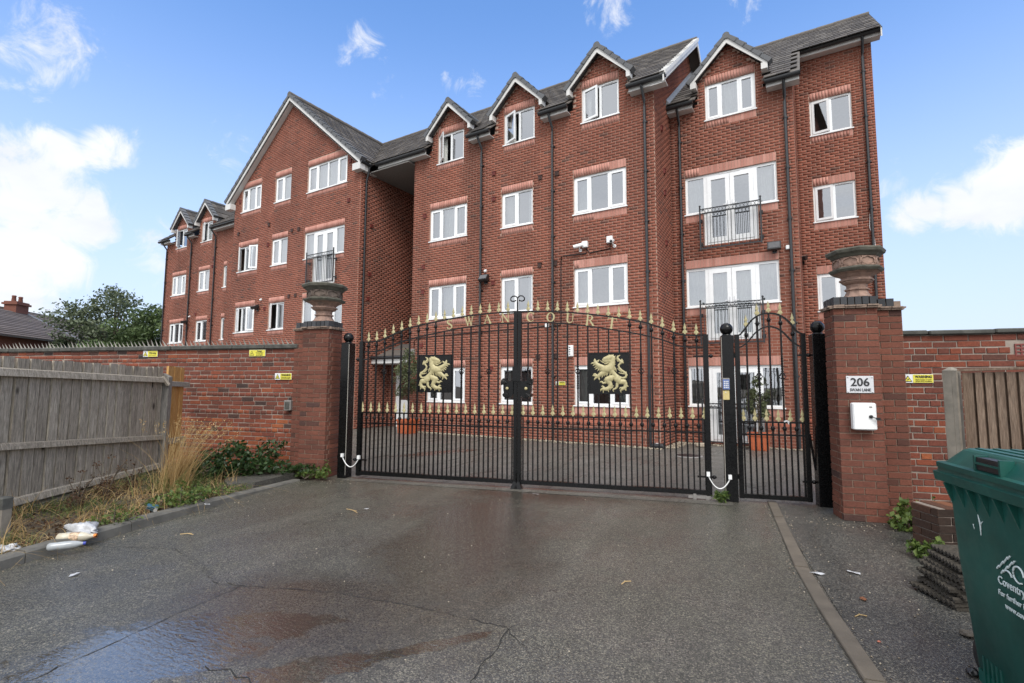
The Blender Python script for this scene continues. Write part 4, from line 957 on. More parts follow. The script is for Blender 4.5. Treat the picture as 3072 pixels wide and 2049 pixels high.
# ------------------------------------------------------------------ text and flat marks
def text_mesh(txt, size, depth=.002, bold=0.0, shear=0.0, spacing=1.0):
    cu = bpy.data.curves.new('t', 'FONT'); cu.body = txt; cu.size = size; cu.extrude = depth; cu.align_x = 'CENTER'; cu.align_y = 'CENTER'; cu.offset = bold; cu.shear = shear; cu.space_character = spacing; cu.resolution_u = 3
    o = bpy.data.objects.new('t', cu); COL.objects.link(o); dg = bpy.context.evaluated_depsgraph_get(); me = bpy.data.meshes.new_from_object(o.evaluated_get(dg)); bpy.data.objects.remove(o); me.materials.clear(); return me
def lettering(name, txt, size, mat, parent, loc, rz=0, bold=0, width=None, **kw):
    me = text_mesh(txt, size, .0015, bold, **kw); me.name = name
    o = link(name, me, M[mat], parent, loc, (rad(90), 0, rz))
    if width:
        xs = [v.co.x for v in me.vertices]; o.scale = (width/(max(xs)-min(xs)), 1, 1)
    return o
def mask_mesh(name, mask, cell, x0, z0, y0, height, mat, parent, flip=False):
    """mesh of the true cells of a mask; rows go up in z; height in -y"""
    H, Wm = mask.shape; idx = {}; vs = []; fs = []
    hp = np.zeros((H+1, Wm+1)); cnt = np.zeros((H+1, Wm+1))
    hm = height if isinstance(height, np.ndarray) else np.full(mask.shape, height)
    for dy in (0, 1):
        for dx in (0, 1): hp[dy:dy+H, dx:dx+Wm] += hm*mask; cnt[dy:dy+H, dx:dx+Wm] += mask
    hp = hp/np.maximum(cnt, 1)
    def vid(i, j, top):
        k = (i, j, top)
        if k not in idx:
            idx[k] = len(vs); x = x0+j*cell
            vs.append((-x if flip else x, y0-(hp[i, j] if top else 0), z0+i*cell))
        return idx[k]
    for i in range(H):
        for j in range(Wm):
            if not mask[i, j]: continue
            fs.append((vid(i, j, 1), vid(i, j+1, 1), vid(i+1, j+1, 1), vid(i+1, j, 1)))
            for (di, dj, a, b) in ((-1, 0, (i, j), (i, j+1)), (1, 0, (i+1, j+1), (i+1, j)), (0, -1, (i+1, j), (i, j)), (0, 1, (i, j+1), (i+1, j+1))):
                ii, jj = i+di, j+dj
                if not (0 <= ii < H and 0 <= jj < Wm and mask[ii, jj]): fs.append((vid(*a, 0), vid(*b, 0), vid(*b, 1), vid(*a, 1)))
    if flip: fs = [f[::-1] for f in fs]
    me = bpy.data.meshes.new(name); me.from_pydata(vs, [], fs); me.polygons.foreach_set('use_smooth', [True]*len(fs)) if isinstance(height, np.ndarray) else None
    return link(name, me, M[mat], parent)
def stroke_field(strokes, Wm, H, cell, sc=1.0):
    """height field of round strokes: each stroke is a list of (x, z, radius)"""
    zz, xx = np.mgrid[0:H, 0:Wm]; xx = (xx+.5)*cell; zz = (zz+.5)*cell; h = np.full((H, Wm), -1.0)
    for st in strokes:
        for (ax, az, ar), (bx, bz, br) in zip(st[:-1], st[1:]):
            dx, dz = bx-ax, bz-az; L2 = dx*dx+dz*dz+1e-12; t = np.clip(((xx-ax)*dx+(zz-az)*dz)/L2, 0, 1)
            r = ar+(br-ar)*t; d2 = (xx-ax-t*dx)**2+(zz-az-t*dz)**2
            h = np.maximum(h, np.where(d2 < r*r, np.sqrt(np.maximum(r*r-d2, 0)), -1))
    return h

# ------------------------------------------------------------------ entrance gates
GY = 7.25
def curve_pts(p, n):
    """smooth polyline through control points (x, z)"""
    P = [np.array(q, float) for q in p]; out = []
    for i in range(len(P)-1):
        p0 = P[max(i-1, 0)]; p1 = P[i]; p2 = P[i+1]; p3 = P[min(i+2, len(P)-1)]
        for k in range(n):
            t = k/n; out.append(.5*((2*p1)+(-p0+p2)*t+(2*p0-5*p1+4*p2-p3)*t*t+(-p0+3*p1-3*p2+p3)*t**3))
    out.append(P[-1]); return out
def zon(pts, x):
    for a, b in zip(pts[:-1], pts[1:]):
        if min(a[0], b[0]) <= x <= max(a[0], b[0]): return a[1]+(b[1]-a[1])*(x-a[0])/(b[0]-a[0]+1e-9)
    return pts[-1][1]
HALF_ = [(.011, 0), (.012, .022), (.022, .018), (.036, .008), (.040, .020), (.034, .036), (.020, .048), (.013, .058), (.012, .066), (.026, .074), (.024, .088), (.014, .112), (.0, .158)]
HALF = [(max(.011, x*.76) if x > .001 else 0, z*.97) for x, z in HALF_]
def spear_mesh():
    mb = MB(); poly = [(x, z) for x, z in HALF]+[(-x, z) for x, z in HALF[::-1][1:]]
    n = len(poly); mb.v = []; front_ = [(x, -.004, z) for x, z in poly]; back = [(x, .004, z) for x, z in poly]; ridge = [(0, -.014, z) for x, z in poly]; ridb = [(0, .014, z) for x, z in poly]
    h = len(HALF)
    for A_, Rr, sg in ((front_, -.014, 1), (back, .014, -1)):
        vs = [A_[i] for i in range(h)]+[(0, Rr if 0 < i < h-1 else A_[i][1], A_[i][2]) for i in range(h)]+[(-A_[i][0], A_[i][1], A_[i][2]) for i in range(h)]
        fs = []
        for i in range(h-1):
            f1 = (h+i, i, i+1, h+i+1); f2 = (2*h+i, h+i, h+i+1, 2*h+i+1); fs += [f1, f2] if sg > 0 else [f1[::-1], f2[::-1]]
        mb.add(vs, fs)
    for i in range(h-1):
        (xa, za), (xb, zb) = HALF[i], HALF[i+1]
        mb.add([(xa, -.004, za), (xa, .004, za), (xb, .004, zb), (xb, -.004, zb)], [(0, 1, 2, 3)]); mb.add([(-xa, -.004, za), (-xa, .004, za), (-xb, .004, zb), (-xb, -.004, zb)], [(3, 2, 1, 0)])
    mb.lathe([(.013, -.012), (.013, .02)], 8, smooth=False)
    return mb.mesh('spearhead', M['gold'])
SPEAR = spear_mesh()
COLLAR = MB().lathe([(.015, -.028), (.026, -.018), (.020, -.008), (.038, 0), (.020, .010), (.026, .018), (.015, .028)], 8).mesh('collar', M['iron'])
def basket_mesh():
    mb = MB()
    for k in range(4):
        a0 = k*math.pi/2
        mb.tube([(.040*math.sin(math.pi*i/10)*math.cos(a0+i*.32), .040*math.sin(math.pi*i/10)*math.sin(a0+i*.32), -.05+i*.010) for i in range(11)], .0055, 5)
    for z0, z1 in ((-.26, -.05), (.05, .26)):
        rings = [[(.0165*math.cos(math.pi/4+k*math.pi/2+i*.55), .0165*math.sin(math.pi/4+k*math.pi/2+i*.55), z0+(z1-z0)*i/18) for k in range(4)] for i in range(19)]
        mb.loft(rings)
    return mb.mesh('basket', M['iron'])
BASKET = basket_mesh()
def child(name, me, parent, loc): return link(name, me, None, parent, loc)
LION = [  # strokes of the beast on its plaque, x right, y down, radius
    [(330,310,8),(385,350,22),(395,400,26),(345,450,28),(300,500,30),(340,550,22),(372,590,20),(352,660,21),(290,730,24),(220,790,30),(186,850,26),(210,912,24),(270,930,22),(340,908,22),(420,850,26),(480,790,30)],
    [(375,480,12),(412,440,6)],[(300,760,14),(345,725,12),(392,668,6)],[(250,815,14),(320,800,12),(366,785,5)],[(290,430,16),(266,480,14),(262,525,14)],[(190,800,12),(192,755,5)],
    [(490,380,52),(505,460,58),(520,560,68),(575,660,92),(660,690,92),(725,690,74)],[(560,700,70),(500,790,52),(440,860,50),(400,920,66),(378,985,78)],
    [(530,360,56),(610,385,62),(690,410,46),(735,430,24)],[(590,450,46),(655,470,40),(720,455,26)],[(610,500,30),(660,535,22),(695,540,14)],[(500,330,24),(495,292,8)],[(560,330,24),(595,298,8)],[(470,360,16),(440,330,5)],[(470,420,20),(436,410,6)],[(480,480,18),(445,500,5)],[(480,540,18),(440,560,6)],[(485,610,20),(440,680,14),(422,750,6)],[(495,650,18),(455,720,6)],
    [(715,512,12),(755,492,13),(798,452,5)],
    [(730,650,62),(820,605,56),(885,555,48),(918,500,38),(930,440,26),(932,402,6)],[(885,485,22),(850,465,22),(826,430,5)],[(945,520,24),(990,520,20),(1030,545,5)],[(930,560,20),(985,595,5)],[(890,610,22),(945,645,5)],[(860,650,22),(925,695,5)],[(830,680,22),(868,740,5)],[(790,690,24),(815,750,5)],
    [(690,760,58),(790,820,50),(855,880,40),(890,880,30)],[(885,860,22),(930,820,22),(962,830,12)],[(900,880,22),(960,860,20),(988,868,8)],[(890,910,24),(930,945,18),(950,985,5)],[(850,900,26),(835,945,20),(824,990,5)],[(730,830,26),(770,925,5)],[(640,790,30),(650,870,6)],[(560,770,32),(580,870,6)],[(690,820,26),(705,880,5)],
    [(470,880,44),(560,940,74),(635,970,70),(590,1050,58),(560,1110,48),(585,1190,50),(660,1230,46),(740,1225,34),(785,1240,18),(798,1290,5)],[(660,1245,26),(615,1270,16),(605,1315,5)],[(735,1245,20),(738,1335,5)],[(720,1180,18),(750,1150,18),(785,1160,6)],[(640,990,40),(690,980,22),(728,995,5)],[(640,1030,34),(690,1055,28),(735,1070,22),(770,1030,20),(800,1030,12),(816,1060,4)],[(545,1160,22),(488,1140,5)],[(550,1190,22),(500,1190,5)],[(575,1220,20),(568,1255,5)],
    [(400,960,78),(335,1030,62),(245,1030,58),(205,1090,40),(225,1180,40),(285,1225,34),(330,1265,16),(318,1330,4)],[(285,1190,20),(335,1190,16),(358,1230,5)],[(205,1130,22),(175,1145,18),(132,1155,5)],[(225,1210,26),(205,1260,14)],[(405,1080,34),(410,1160,28),(445,1212,22),(495,1235,18),(505,1265,12),(488,1305,4)]]
def lion(parent, x0, x1, z0, z1, flip):
    w, h = x1-x0, z1-z0; Wm = int(w/.005); H = int(h/.005); sx = w/960; sz = h/1130
    st = [[((x-118)*sx, h-(y-235)*sz, r*sx) for x, y, r in s] for s in LION]
    f = stroke_field(st, Wm, H, .005); mask = f > 0; ht = .006+.55*np.maximum(f, 0)
    return mask_mesh('rampant_beast', mask, .005, -w/2, -h/2, 0, ht, 'gold', parent, flip)
def arc(cx, cz, rx, rz, a0, a1, n, f):
    return [(cx+rx*math.cos(a0+(a1-a0)*i/n), cz+rz*math.sin(a0+(a1-a0)*i/n), f(i/n)) for i in range(n+1)]
pi = math.pi; TK, TN = .085, .030
LETTERS = {
 'S': [[(.60,.84,TN),(.48,.95,TN),(.32,.97,.04),(.17,.88,.06),(.15,.73,.07),(.28,.60,.09),(.46,.47,.09),(.58,.33,.075),(.58,.16,.06),(.42,.05,.04),(.24,.05,TN),(.10,.17,TN)],[(.60,.97,.02),(.62,.74,.02)],[(.08,.03,.02),(.08,.28,.02)]],
 'W': [[(.12,.98,TK*.8),(.34,.03,.05)],[(.34,.03,.03),(.52,.80,.03)],[(.48,.98,TK*.8),(.72,.03,.05)],[(.72,.03,.03),(.95,.97,.03)],[(0,.98,.02),(.26,.98,.02)],[(.38,.98,.02),(.62,.98,.02)],[(.84,.98,.02),(1.05,.98,.02)]],
 'A': [[(.10,.02,TN),(.44,.97,TN)],[(.42,.95,.05),(.76,.03,TK)],[(.22,.36,.025),(.62,.36,.025)],[(0,.02,.02),(.24,.02,.02)],[(.58,.02,.02),(.92,.02,.02)]],
 'N': [[(.14,.02,TN),(.14,.98,TN)],[(.14,.94,TK*.8),(.76,.06,TK*.8)],[(.78,.02,TN),(.78,.98,TN)],[(0,.02,.02),(.28,.02,.02)],[(0,.98,.02),(.2,.98,.02)],[(.64,.98,.02),(.92,.98,.02)]],
 'C': [arc(.48,.5,.38,.47,.75,2*pi-.75,22,lambda t: TN+.055*math.sin(pi*t)**2),[(.80,.98,.02),(.82,.72,.02)]],
 'O': [arc(.46,.5,.36,.46,0,2*pi,30,lambda t: TN+.06*abs(math.cos(2*pi*t))**1.5)],
 'U': [[(.16,.98,TK),(.16,.36,TK),(.20,.16,.07),(.32,.05,.05),(.46,.03,TN),(.62,.10,TN),(.70,.28,TN),(.70,.98,TN)],[(0,.98,.02),(.32,.98,.02)],[(.58,.98,.02),(.84,.98,.02)]],
 'R': [[(.18,.02,TK),(.18,.98,TK)],[(.18,.97,TN),(.45,.97,TN),(.60,.88,.06),(.63,.75,TK),(.58,.60,.06),(.44,.52,TN),(.2,.52,TN)],[(.42,.50,.06),(.78,.03,TK)],[(.04,.02,.02),(.34,.02,.02)],[(.02,.98,.02),(.2,.98,.02)],[(.7,.02,.02),(.92,.02,.02)]],
 'T': [[(.40,.02,TK),(.40,.96,TK)],[(.02,.96,.03),(.80,.96,.03)],[(.02,.98,.02),(0,.74,.02)],[(.80,.98,.02),(.82,.74,.02)],[(.24,.02,.02),(.56,.02,.02)]]}
def letter(ch, parent, x, z, h, tilt):
    st = [[(a*h+.01, b*h+.01, r*h) for a, b, r in s] for s in LETTERS[ch]]; cell = .003
    f = stroke_field(st, int((1.1*h+.02)/cell), int((h+.02)/cell), cell)
    o = mask_mesh('letter', f > 0, cell, -.5*h, -.5*h-.01, 0, .012, 'gold', parent); o.location = (x, -.012, z); o.rotation_euler = (0, tilt, 0); return o
def gate_leaf(hx, mx, label, letters):
    """leaf between hinge stile at hx and meeting stile at mx; built mirrored for the right leaf"""
    sg = 1 if mx > hx else -1; w = abs(mx-hx)
    g = empty('driveway_gate', (hx, GY, 0), 0, label=label, cat='gate', group='pair of black iron driveway gates')
    xx = lambda a: sg*a      # a: distance from the hinge side
    top = curve_pts([(.03, 2.187), (.19, 2.187), (.38, 2.212), (.57, 2.29), (.72, 2.345), (.86, 2.392), (1.0, 2.422), (1.15, 2.453), (1.6, 2.525), (1.88, 2.558), (2.17, 2.582), (2.46, 2.594), (w-.02, 2.595)], 5)
    sec = curve_pts([(.03, 2.024), (.27, 2.03), (.42, 2.062), (.58, 2.128), (.86, 2.208), (1.16, 2.272), (1.55, 2.340), (1.74, 2.370), (2.02, 2.402), (2.31, 2.422), (w-.02, 2.424)], 5)
    MB().box(min(xx(0), xx(.065)), max(xx(0), xx(.065)), -.035, .035, .05, 2.195).obj('hinge_stile', M['iron'], g)
    MB().box(min(xx(w-.055), xx(w-.002)), max(xx(w-.055), xx(w-.002)), -.035, .035, .02, 2.605).obj('meeting_stile', M['iron'], g)
    b = MB(); b.box(min(xx(.066), xx(w-.056)), max(xx(.066), xx(w-.056)), -.03, .03, .065, .125); b.obj('bottom_rail', M['iron'], g)
    for z in (1.048, .878): MB().box(min(xx(.066), xx(w-.056)), max(xx(.066), xx(w-.056)), -.018, .018, z-.010, z+.010).obj('middle_rail', M['iron'], g)
    MB().strip([(xx(a), 0, z) for a, z in top], .020, .034).obj('top_rail', M['iron'], g)
    MB().strip([(xx(a), 0, z) for a, z in sec], .018, .030).obj('arched_rail', M['iron'], g)
    n = 17; p0 = .145; sp = (w-.055-.10-p0-.0)/(n-1)*1.0
    pl0, pl1 = 6, 10          # bars that end on the plaque
    for i in range(n):
        a = p0+i*sp; zt = zon(top, a); zs = zon(sec, a); x = xx(a); m_ = MB()
        tall = i <= (8 if letters == 'SWAN' else 6)
        zt_ = zt if tall else zs
        if pl0+1 <= i <= pl1-1: m_.box(x-.0105, x+.0105, -.0105, .0105, 1.965, zt_-.008); m_.box(x-.0105, x+.0105, -.0105, .0105, .126, 1.378)
        else: m_.box(x-.0105, x+.0105, -.0105, .0105, .126, zt_-.008)
        bar = m_.obj('bar', M['iron'], g)
        child('collar', COLLAR, bar, (x, 0, .962))
        if tall: child('collar', COLLAR, bar, (x, 0, (zt+zs)/2+.012))
        if i in (2, 5, 11, 14): child('basket_twist', BASKET, bar, (x, 0, 1.70))
        child('spearhead', SPEAR, g, (x, 0, zt+.018))
    for i in range(n+1):
        a = p0-sp/2+i*sp; x = xx(a); MB().box(x-.0095, x+.0095, -.0095, .0095, .126, 1.062).obj('short_bar', M['iron'], g)
        child('spearhead', SPEAR, g, (x, 0, 1.068))
    # plaque with the beast
    a0, a1 = p0+pl0*sp+.012, p0+pl1*sp-.012; x0, x1 = sorted((xx(a0), xx(a1)))
    pm = MB(); pm.box(x0, x1, -.010, .010, 1.378, 1.965)
    for q in ((x0, x0+.014, 1.378, 1.965), (x1-.014, x1, 1.378, 1.965), (x0+.014, x1-.014, 1.378, 1.392), (x0+.014, x1-.014, 1.951, 1.965)): pm.box(q[0], q[1], -.022, -.0101, q[2], q[3])
    pq = pm.obj('plaque', M['iron'], g)
    li = lion(pq, x0, x1, 1.378, 1.965, sg < 0); li.location = ((x0+x1)/2, -.0105, (1.378+1.965)/2)
    # lock box with shell shaped wings and a round knob
    lw = MB(); xa = xx(w-.056)
    pts = [(0, 1.36), (-.03, 1.315), (-.09, 1.305), (-.15, 1.325), (-.165, 1.36), (-.14, 1.385), (-.15, 1.42), (-.15, 1.50), (-.165, 1.53), (-.175, 1.575), (-.14, 1.600), (-.105, 1.595), (-.09, 1.56), (-.03, 1.555), (0, 1.555)]
    poly = [(xa+sg*px, pz) for px, pz in pts]
    if sg > 0: poly = poly[::-1]
    lw.prism(poly, -.055, .055)
    for k in range(5):
        an = 2.3+k*.28; cx, cz = xa+sg*(-.10), 1.53; lw.tube([(cx, -.06, cz), (cx+sg*math.cos(an)*.085, -.062, cz+math.sin(an)*.085)], .013, 6)
        cx, cz = xa+sg*(-.08), 1.375; an = 3.5+k*.33; lw.tube([(cx, -.06, cz), (cx+sg*math.cos(an)*.08, -.062, cz+math.sin(an)*.07)], .012, 6)
    lk = lw.obj('lock_case', M['iron'], g); MB().ball((xa-sg*.085, -.075, 1.448), .024, 12, 8).obj('knob', M['gold'], lk)
    # hinge straps
    for z in (.30, 1.90):
        h = MB(); h.bar((xx(.18), -.02, z), (xx(-.06), -.02, z), .022); h.ball((xx(-.03), -.02, z), .026, 10, 6); h.obj('hinge', M['iron'], g)
    ls = letters if sg > 0 else letters[::-1]
    pos = [1.572, 1.872, 2.178, 2.46] if sg > 0 else [1.270, 1.584, 1.872, 2.164, 2.466]
    for ch, a in zip(ls, pos):
        zt, zs = zon(top, a), zon(sec, a); sl = (zon(top, a+.05)-zon(top, a-.05))/.1; letter(ch, g, xx(a), (zt+zs)/2, (zt-zs)-.030, -sg*math.atan(sl)*.8)
    return g
gl = gate_leaf(-4.545, -1.892, 'left leaf of the black double gate, letters SWAN under its arch', 'SWAN')
gr = gate_leaf(.770, -1.888, 'right leaf of the black double gate, letters COURT under its arch', 'COURT')
# the centre: cover box, scroll finial, drop bolts and feet belong to the left leaf
mb = MB(); mb.box(2.59, 2.715, -.075, -.036, 1.555, 1.765); mb.obj('cover_box', M['iron'], gl)
mb = MB(); mb.tube([(2.652, -.02, 2.59), (2.652, -.02, 2.74)], .012, 6)
for sgn in (-1, 1):
    pts = [(2.652, -.02, 2.735)]+[(2.652+sgn*(.058-(.058-.012*0)*math.cos(a)*(1-.075*a/ (2*pi)*3.5)), -.02, 2.785+.058*math.sin(a)*(1-.10*a)) for a in [k*.35 for k in range(0, 17)]]
    mb.tube(pts, .010, 6)
mb.obj('scroll_finial', M['iron'], gl)
for g_, x in ((gl, 2.625), (gr, -2.632)):
    mb = MB(); mb.box(x-.017, x+.017, -.058, -.036, .03, .22); mb.add([(x-.055, -.09, 0.004), (x+.055, -.09, 0.004), (x+.055, .02, 0.004), (x-.055, .02, 0.004), (x-.018, -.06, .10), (x+.018, -.06, .10), (x+.018, -.03, .10), (x-.018, -.03, .10)], [(0,3,2,1),(4,5,6,7),(0,1,5,4),(1,2,6,5),(2,3,7,6),(3,0,4,7)]); mb.obj('drop_bolt', M['iron'], g_)
def gate_post(x0, x1, y0, y1, label, strip=None):
    cx, cy = (x0+x1)/2, (y0+y1)/2; t = empty('gate_post', (cx, cy, 0), 0, label=label, cat='gate post', group='black gate posts with ball tops')
    w, d = (x1-x0)/2, (y1-y0)/2
    MB().bbox(-w, w, -d, d, -.05, 2.175, .006).obj('shaft', M['iron'], t)
    b = MB(); b.lathe([(.06, 2.175), (.06, 2.19), (.035, 2.195)], 12); b.ball((0, 0, 2.265), .083, 20, 12); b.obj('ball_finial', M['iron'], t)
    if strip: MB().box(strip*w-.006, strip*w+.001, -d-.006, -d-.001, .05, 2.15).obj('cable_trim', M['galv'], t)
    for z in (.32, 1.905):
        s = 1 if strip != 1 else -1
        MB().box(-w-.05, -w+.01, -.02, .02, z-.03, z+.03).obj('bracket', M['iron'], t) if strip == 1 else MB().box(w-.01, w+.05, -.02, .02, z-.03, z+.03).obj('bracket', M['iron'], t)
    return t
gate_post(-4.875, -4.72, 7.2, 7.38, 'left black gate post with ball top beside the brick pier', 1)
mp = gate_post(.935, 1.085, 7.19, 7.34, 'middle black gate post with keypad between the double gate and the small gate', -1)
gate_post(2.02, 2.19, 7.2, 7.37, 'right black gate post with ball top against the brick pier with the number')
kp = empty('entry_keypad', (.972, 7.19, 1.527), 0, label='blue grey entry keypad on the middle gate post', cat='keypad')
MB().bbox(-.045, .045, -.03, 0, -.078, .078, .005).obj('case', M['grey'], kp); pl = MB().box(-.040, .040, -.033, -.0301, -.070, .060).obj('panel', M['blue'], kp)
for r_ in range(4):
    for c_ in range(3): MB().box(-.028+c_*.021, -.014+c_*.021, -.037, -.0331, -.055+r_*.026, -.037+r_*.026).obj('key', M['steel'], pl)
bp_ = empty('brass_plate', (.972, 7.19, 1.38), 0, label='small brass plate under the keypad on the middle gate post', cat='plate')
MB().bbox(-.040, .040, -.012, 0, -.062, .062, .003).obj('plate', M['brass'], bp_); MB().ball((-.005, -.013, .035), .007, 8, 5).obj('button', M['white'], bp_)
# small pedestrian gate
pg = empty('pedestrian_gate', (1.945, GY, 0), 0, label='narrow black pedestrian gate with gold spearheads right of the middle post', cat='gate')
PX = lambda x: x-1.945
MB().box(PX(1.105), PX(1.160), -.03, .03, .05, 2.185).obj('lock_stile', M['iron'], pg); MB().box(PX(1.895), PX(1.95), -.03, .03, .05, 2.185).obj('hinge_stile', M['iron'], pg)
MB().box(PX(1.161), PX(1.894), -.028, .028, .055, .11).obj('bottom_rail', M['iron'], pg)
for z in (1.035, .873): MB().box(PX(1.161), PX(1.894), -.018, .018, z-.010, z+.010).obj('middle_rail', M['iron'], pg)
pt = curve_pts([(1.15, 2.17), (1.19, 2.20), (1.255, 2.285), (1.33, 2.38), (1.42, 2.44), (1.53, 2.46), (1.64, 2.44), (1.73, 2.38), (1.80, 2.30), (1.85, 2.22), (1.91, 2.18)], 5)
ps = curve_pts([(1.15, 2.01), (1.20, 2.03), (1.27, 2.09), (1.36, 2.20), (1.44, 2.26), (1.53, 2.285), (1.62, 2.26), (1.70, 2.20), (1.79, 2.09), (1.86, 2.03), (1.91, 2.01)], 5)
MB().strip([(PX(a), 0, z) for a, z in pt], .020, .034).obj('top_rail', M['iron'], pg); MB().strip([(PX(a), 0, z) for a, z in ps], .018, .030).obj('arched_rail', M['iron'], pg)
for i in range(5):
    a = 1.252+i*.139; zt, zs = zon(pt, a), zon(ps, a); bar = MB().box(PX(a)-.0105, PX(a)+.0105, -.0105, .0105, .111, zt-.008).obj('bar', M['iron'], pg)
    child('collar', COLLAR, bar, (PX(a), 0, .955)); child('collar', COLLAR, bar, (PX(a), 0, (zt+zs)/2)); child('spearhead', SPEAR, pg, (PX(a), 0, zt+.018))
    if i in (1, 3): child('basket_twist', BASKET, bar, (PX(a), 0, 1.63))
for i in range(6):
    a = 1.1825+i*.139; MB().box(PX(a)-.0095, PX(a)+.0095, -.0095, .0095, .111, 1.048).obj('short_bar', M['iron'], pg); child('spearhead', SPEAR, pg, (PX(a), 0, 1.055))
for z in (.30, 1.90): h = MB(); h.bar((-.10, -.02, z), (.075, -.02, z), .022); h.ball((.03, -.02, z), .026, 10, 6); h.obj('hinge', M['iron'], pg)
h = MB(); h.bar((.0, -.03, .90), (.05, -.03, .45), .022); h.bar((.05, -.03, .45), (.075, -.03, 1.0), .018); h.obj('gate_closer', M['iron'], pg)
# bolt rod along the foot of the right leaf
mb = MB(); mb.box(-.30, -.02, -.05, -.031, .02, .055); mb.box(-.24, -.20, -.06, .02, .005, .075); mb.box(-.08, -.04, -.06, .02, .005, .05); mb.obj('ground_stop', M['grey'], gr)
# white flexible wires from posts to leaves
def loopwire(x0, z0, x1, z1, sag, y, label):
    t = empty('flex_cable', (x0, y, z0), 0, label=label, cat='cable', group='white cable loops at the gate hinges')
    n = 14; pts = [((x1-x0)*i/n, 0, (z1-z0)*i/n-sag*(1-(2*i/n-1)**2)) for i in range(n+1)]
    MB().tube(pts, .008, 6).obj('cable', M['white'], t)
    for dx, dz in ((0, 0), (x1-x0, z1-z0)): MB().box(dx-.020, dx+.020, -.02, .02, dz-.005, dz+.05).obj('end_box', M['white'], t)
loopwire(-4.765, .345, -4.47, .325, .145, 7.17, 'white cable loop between the left gate post and the left leaf'); loopwire(.72, .325, .985, .30, .145, 7.165, 'white cable loop between the right leaf and the middle post')
mb = MB(); mb.tube([(1.66, GY-.02, 1.045), (1.69, GY-.03, 1.055), (1.72, GY-.02, 1.04)], .012, 6); mb.tube([(1.70, GY-.03, 1.05), (1.71, GY-.04, 1.015)], .008, 5); tag(mb.obj('rag', M['bag']), 'scrap of white cloth tied to the pedestrian gate rail', 'rag')

# ------------------------------------------------------------------ boundary walls, piers and urns
def old_tone(z, split=None):
    if R.random() < .055: return R.uniform(0, .14)
    return min(1, max(.15, R.gauss(.52, .19) + (.28 if split and z < split else 0)))
def bond_rows(out, Bm, o, length, k0, k1, kind, tonef, irr=.003, course=.075, stop=None):
    for k in range(k0, k1):
        z = (k+.5)*course; hdr = (k % 4 == 1) if kind == 'garden' else (k % 2 == 1 if kind == 'english' else False)
        w = .1125 if hdr else .225; a = -(.05625 if hdr else (.1125 if k % 2 else 0)) - R.uniform(0, .03)
        while a < length:
            ww = w*R.uniform(.96, 1.05) if kind != 'flemish' else (.225 if int(a/.2) % 2 else .1125)
            a0, a1 = max(0, a), min(length, a+ww); a += ww
            if a1-a0 < .035: continue
            if stop and stop((a0+a1)/2, z): continue
            c = o + Bm[:, 0]*((a0+a1)/2) + np.array([0, 0, z+R.uniform(-irr, irr)]) - Bm[:, 1]*R.uniform(-.003, .006)
            an = rotz(math.atan2(Bm[1, 0], Bm[0, 0])+R.uniform(-.008, .008))
            out.append(Piece(an, c, (a1-a0-R.uniform(.009, .014), .06, course-R.uniform(.012, .017)), tonef(z)))
def boundary_wall(loc, rz, length, ztop, label, cop, stop=None, split=None, cop_w=.30, course=.075, k1=None):
    t = empty('boundary_wall', loc, rz, label=label, cat='wall', group='old brick boundary walls')
    MB().box(0, length, .007, .23, -.05, ztop).obj('mortar_core', M['oldmortar'], t)
    ps = []; bond_rows(ps, I3, np.array([0, 0, 0.]), length, 0, int(ztop/course+.01), 'garden', lambda z: old_tone(z, split), stop=stop, course=course)
    emit(ps, t, 'brick', M['oldbrick'], 300, 'brickwork', e=.022, jit=.016)
    n = int(length/.62)
    for i in range(n):
        a0, a1 = length*i/n, length*(i+1)/n-.008; dz = R.uniform(-.004, .004)
        MB().bbox(a0, a1, -.045+R.uniform(-.006, .006), .27, ztop+.002+dz, ztop+cop+dz, .012).obj('coping_stone', M['coping'], t)
    return t
LW0 = (-15.0, 6.985, 0); LWR = .0333
lw = boundary_wall(LW0, LWR, 9.25, 2.1, 'long old red brick wall with spiked coping behind the grey wooden fence', .075, split=.9)
bpy.context.view_layer.update()
SP = MB()
SP.add([(-.020, -.007, 0), (.010, -.007, 0), (.010, .007, 0), (-.020, .007, 0), (-.050, -.03, .118)], [(0, 1, 4), (1, 2, 4), (2, 3, 4), (3, 0, 4)])
SP.box(-.05, .05, -.05, .05, -.006, .0); SPM = SP.mesh('wall_spike', M['galv'])
for i in range(95):
    o = link('wall_spike', SPM, None, lw, (.06+i*.0968, .10, 2.183)); o.rotation_euler = (0, R.uniform(-.15, .15), R.uniform(-.25, .25)); s_ = R.uniform(.75, 1.15); o.scale = (s_, s_, s_)
rw = boundary_wall((2.50, 6.88, 0), -.012, 5.0, 2.1, 'old red brick wall with stone coping and warning sign right of the numbered pier', .055, stop=lambda a, z: 1.42 < a < 1.70 and 1.84 < z < 2.0)
gm = MB()
for i in range(5): gm.box(1.43+i*.0525, 1.445+i*.0525, -.004, .02, 1.855, 1.985)
for i in range(4): gm.box(1.43, 1.69, -.006, .02, 1.85+i*.04, 1.865+i*.04)
gm.box(1.425, 1.695, .02, .03, 1.85, 1.99); gm.obj('air_brick', M['vent'], rw)
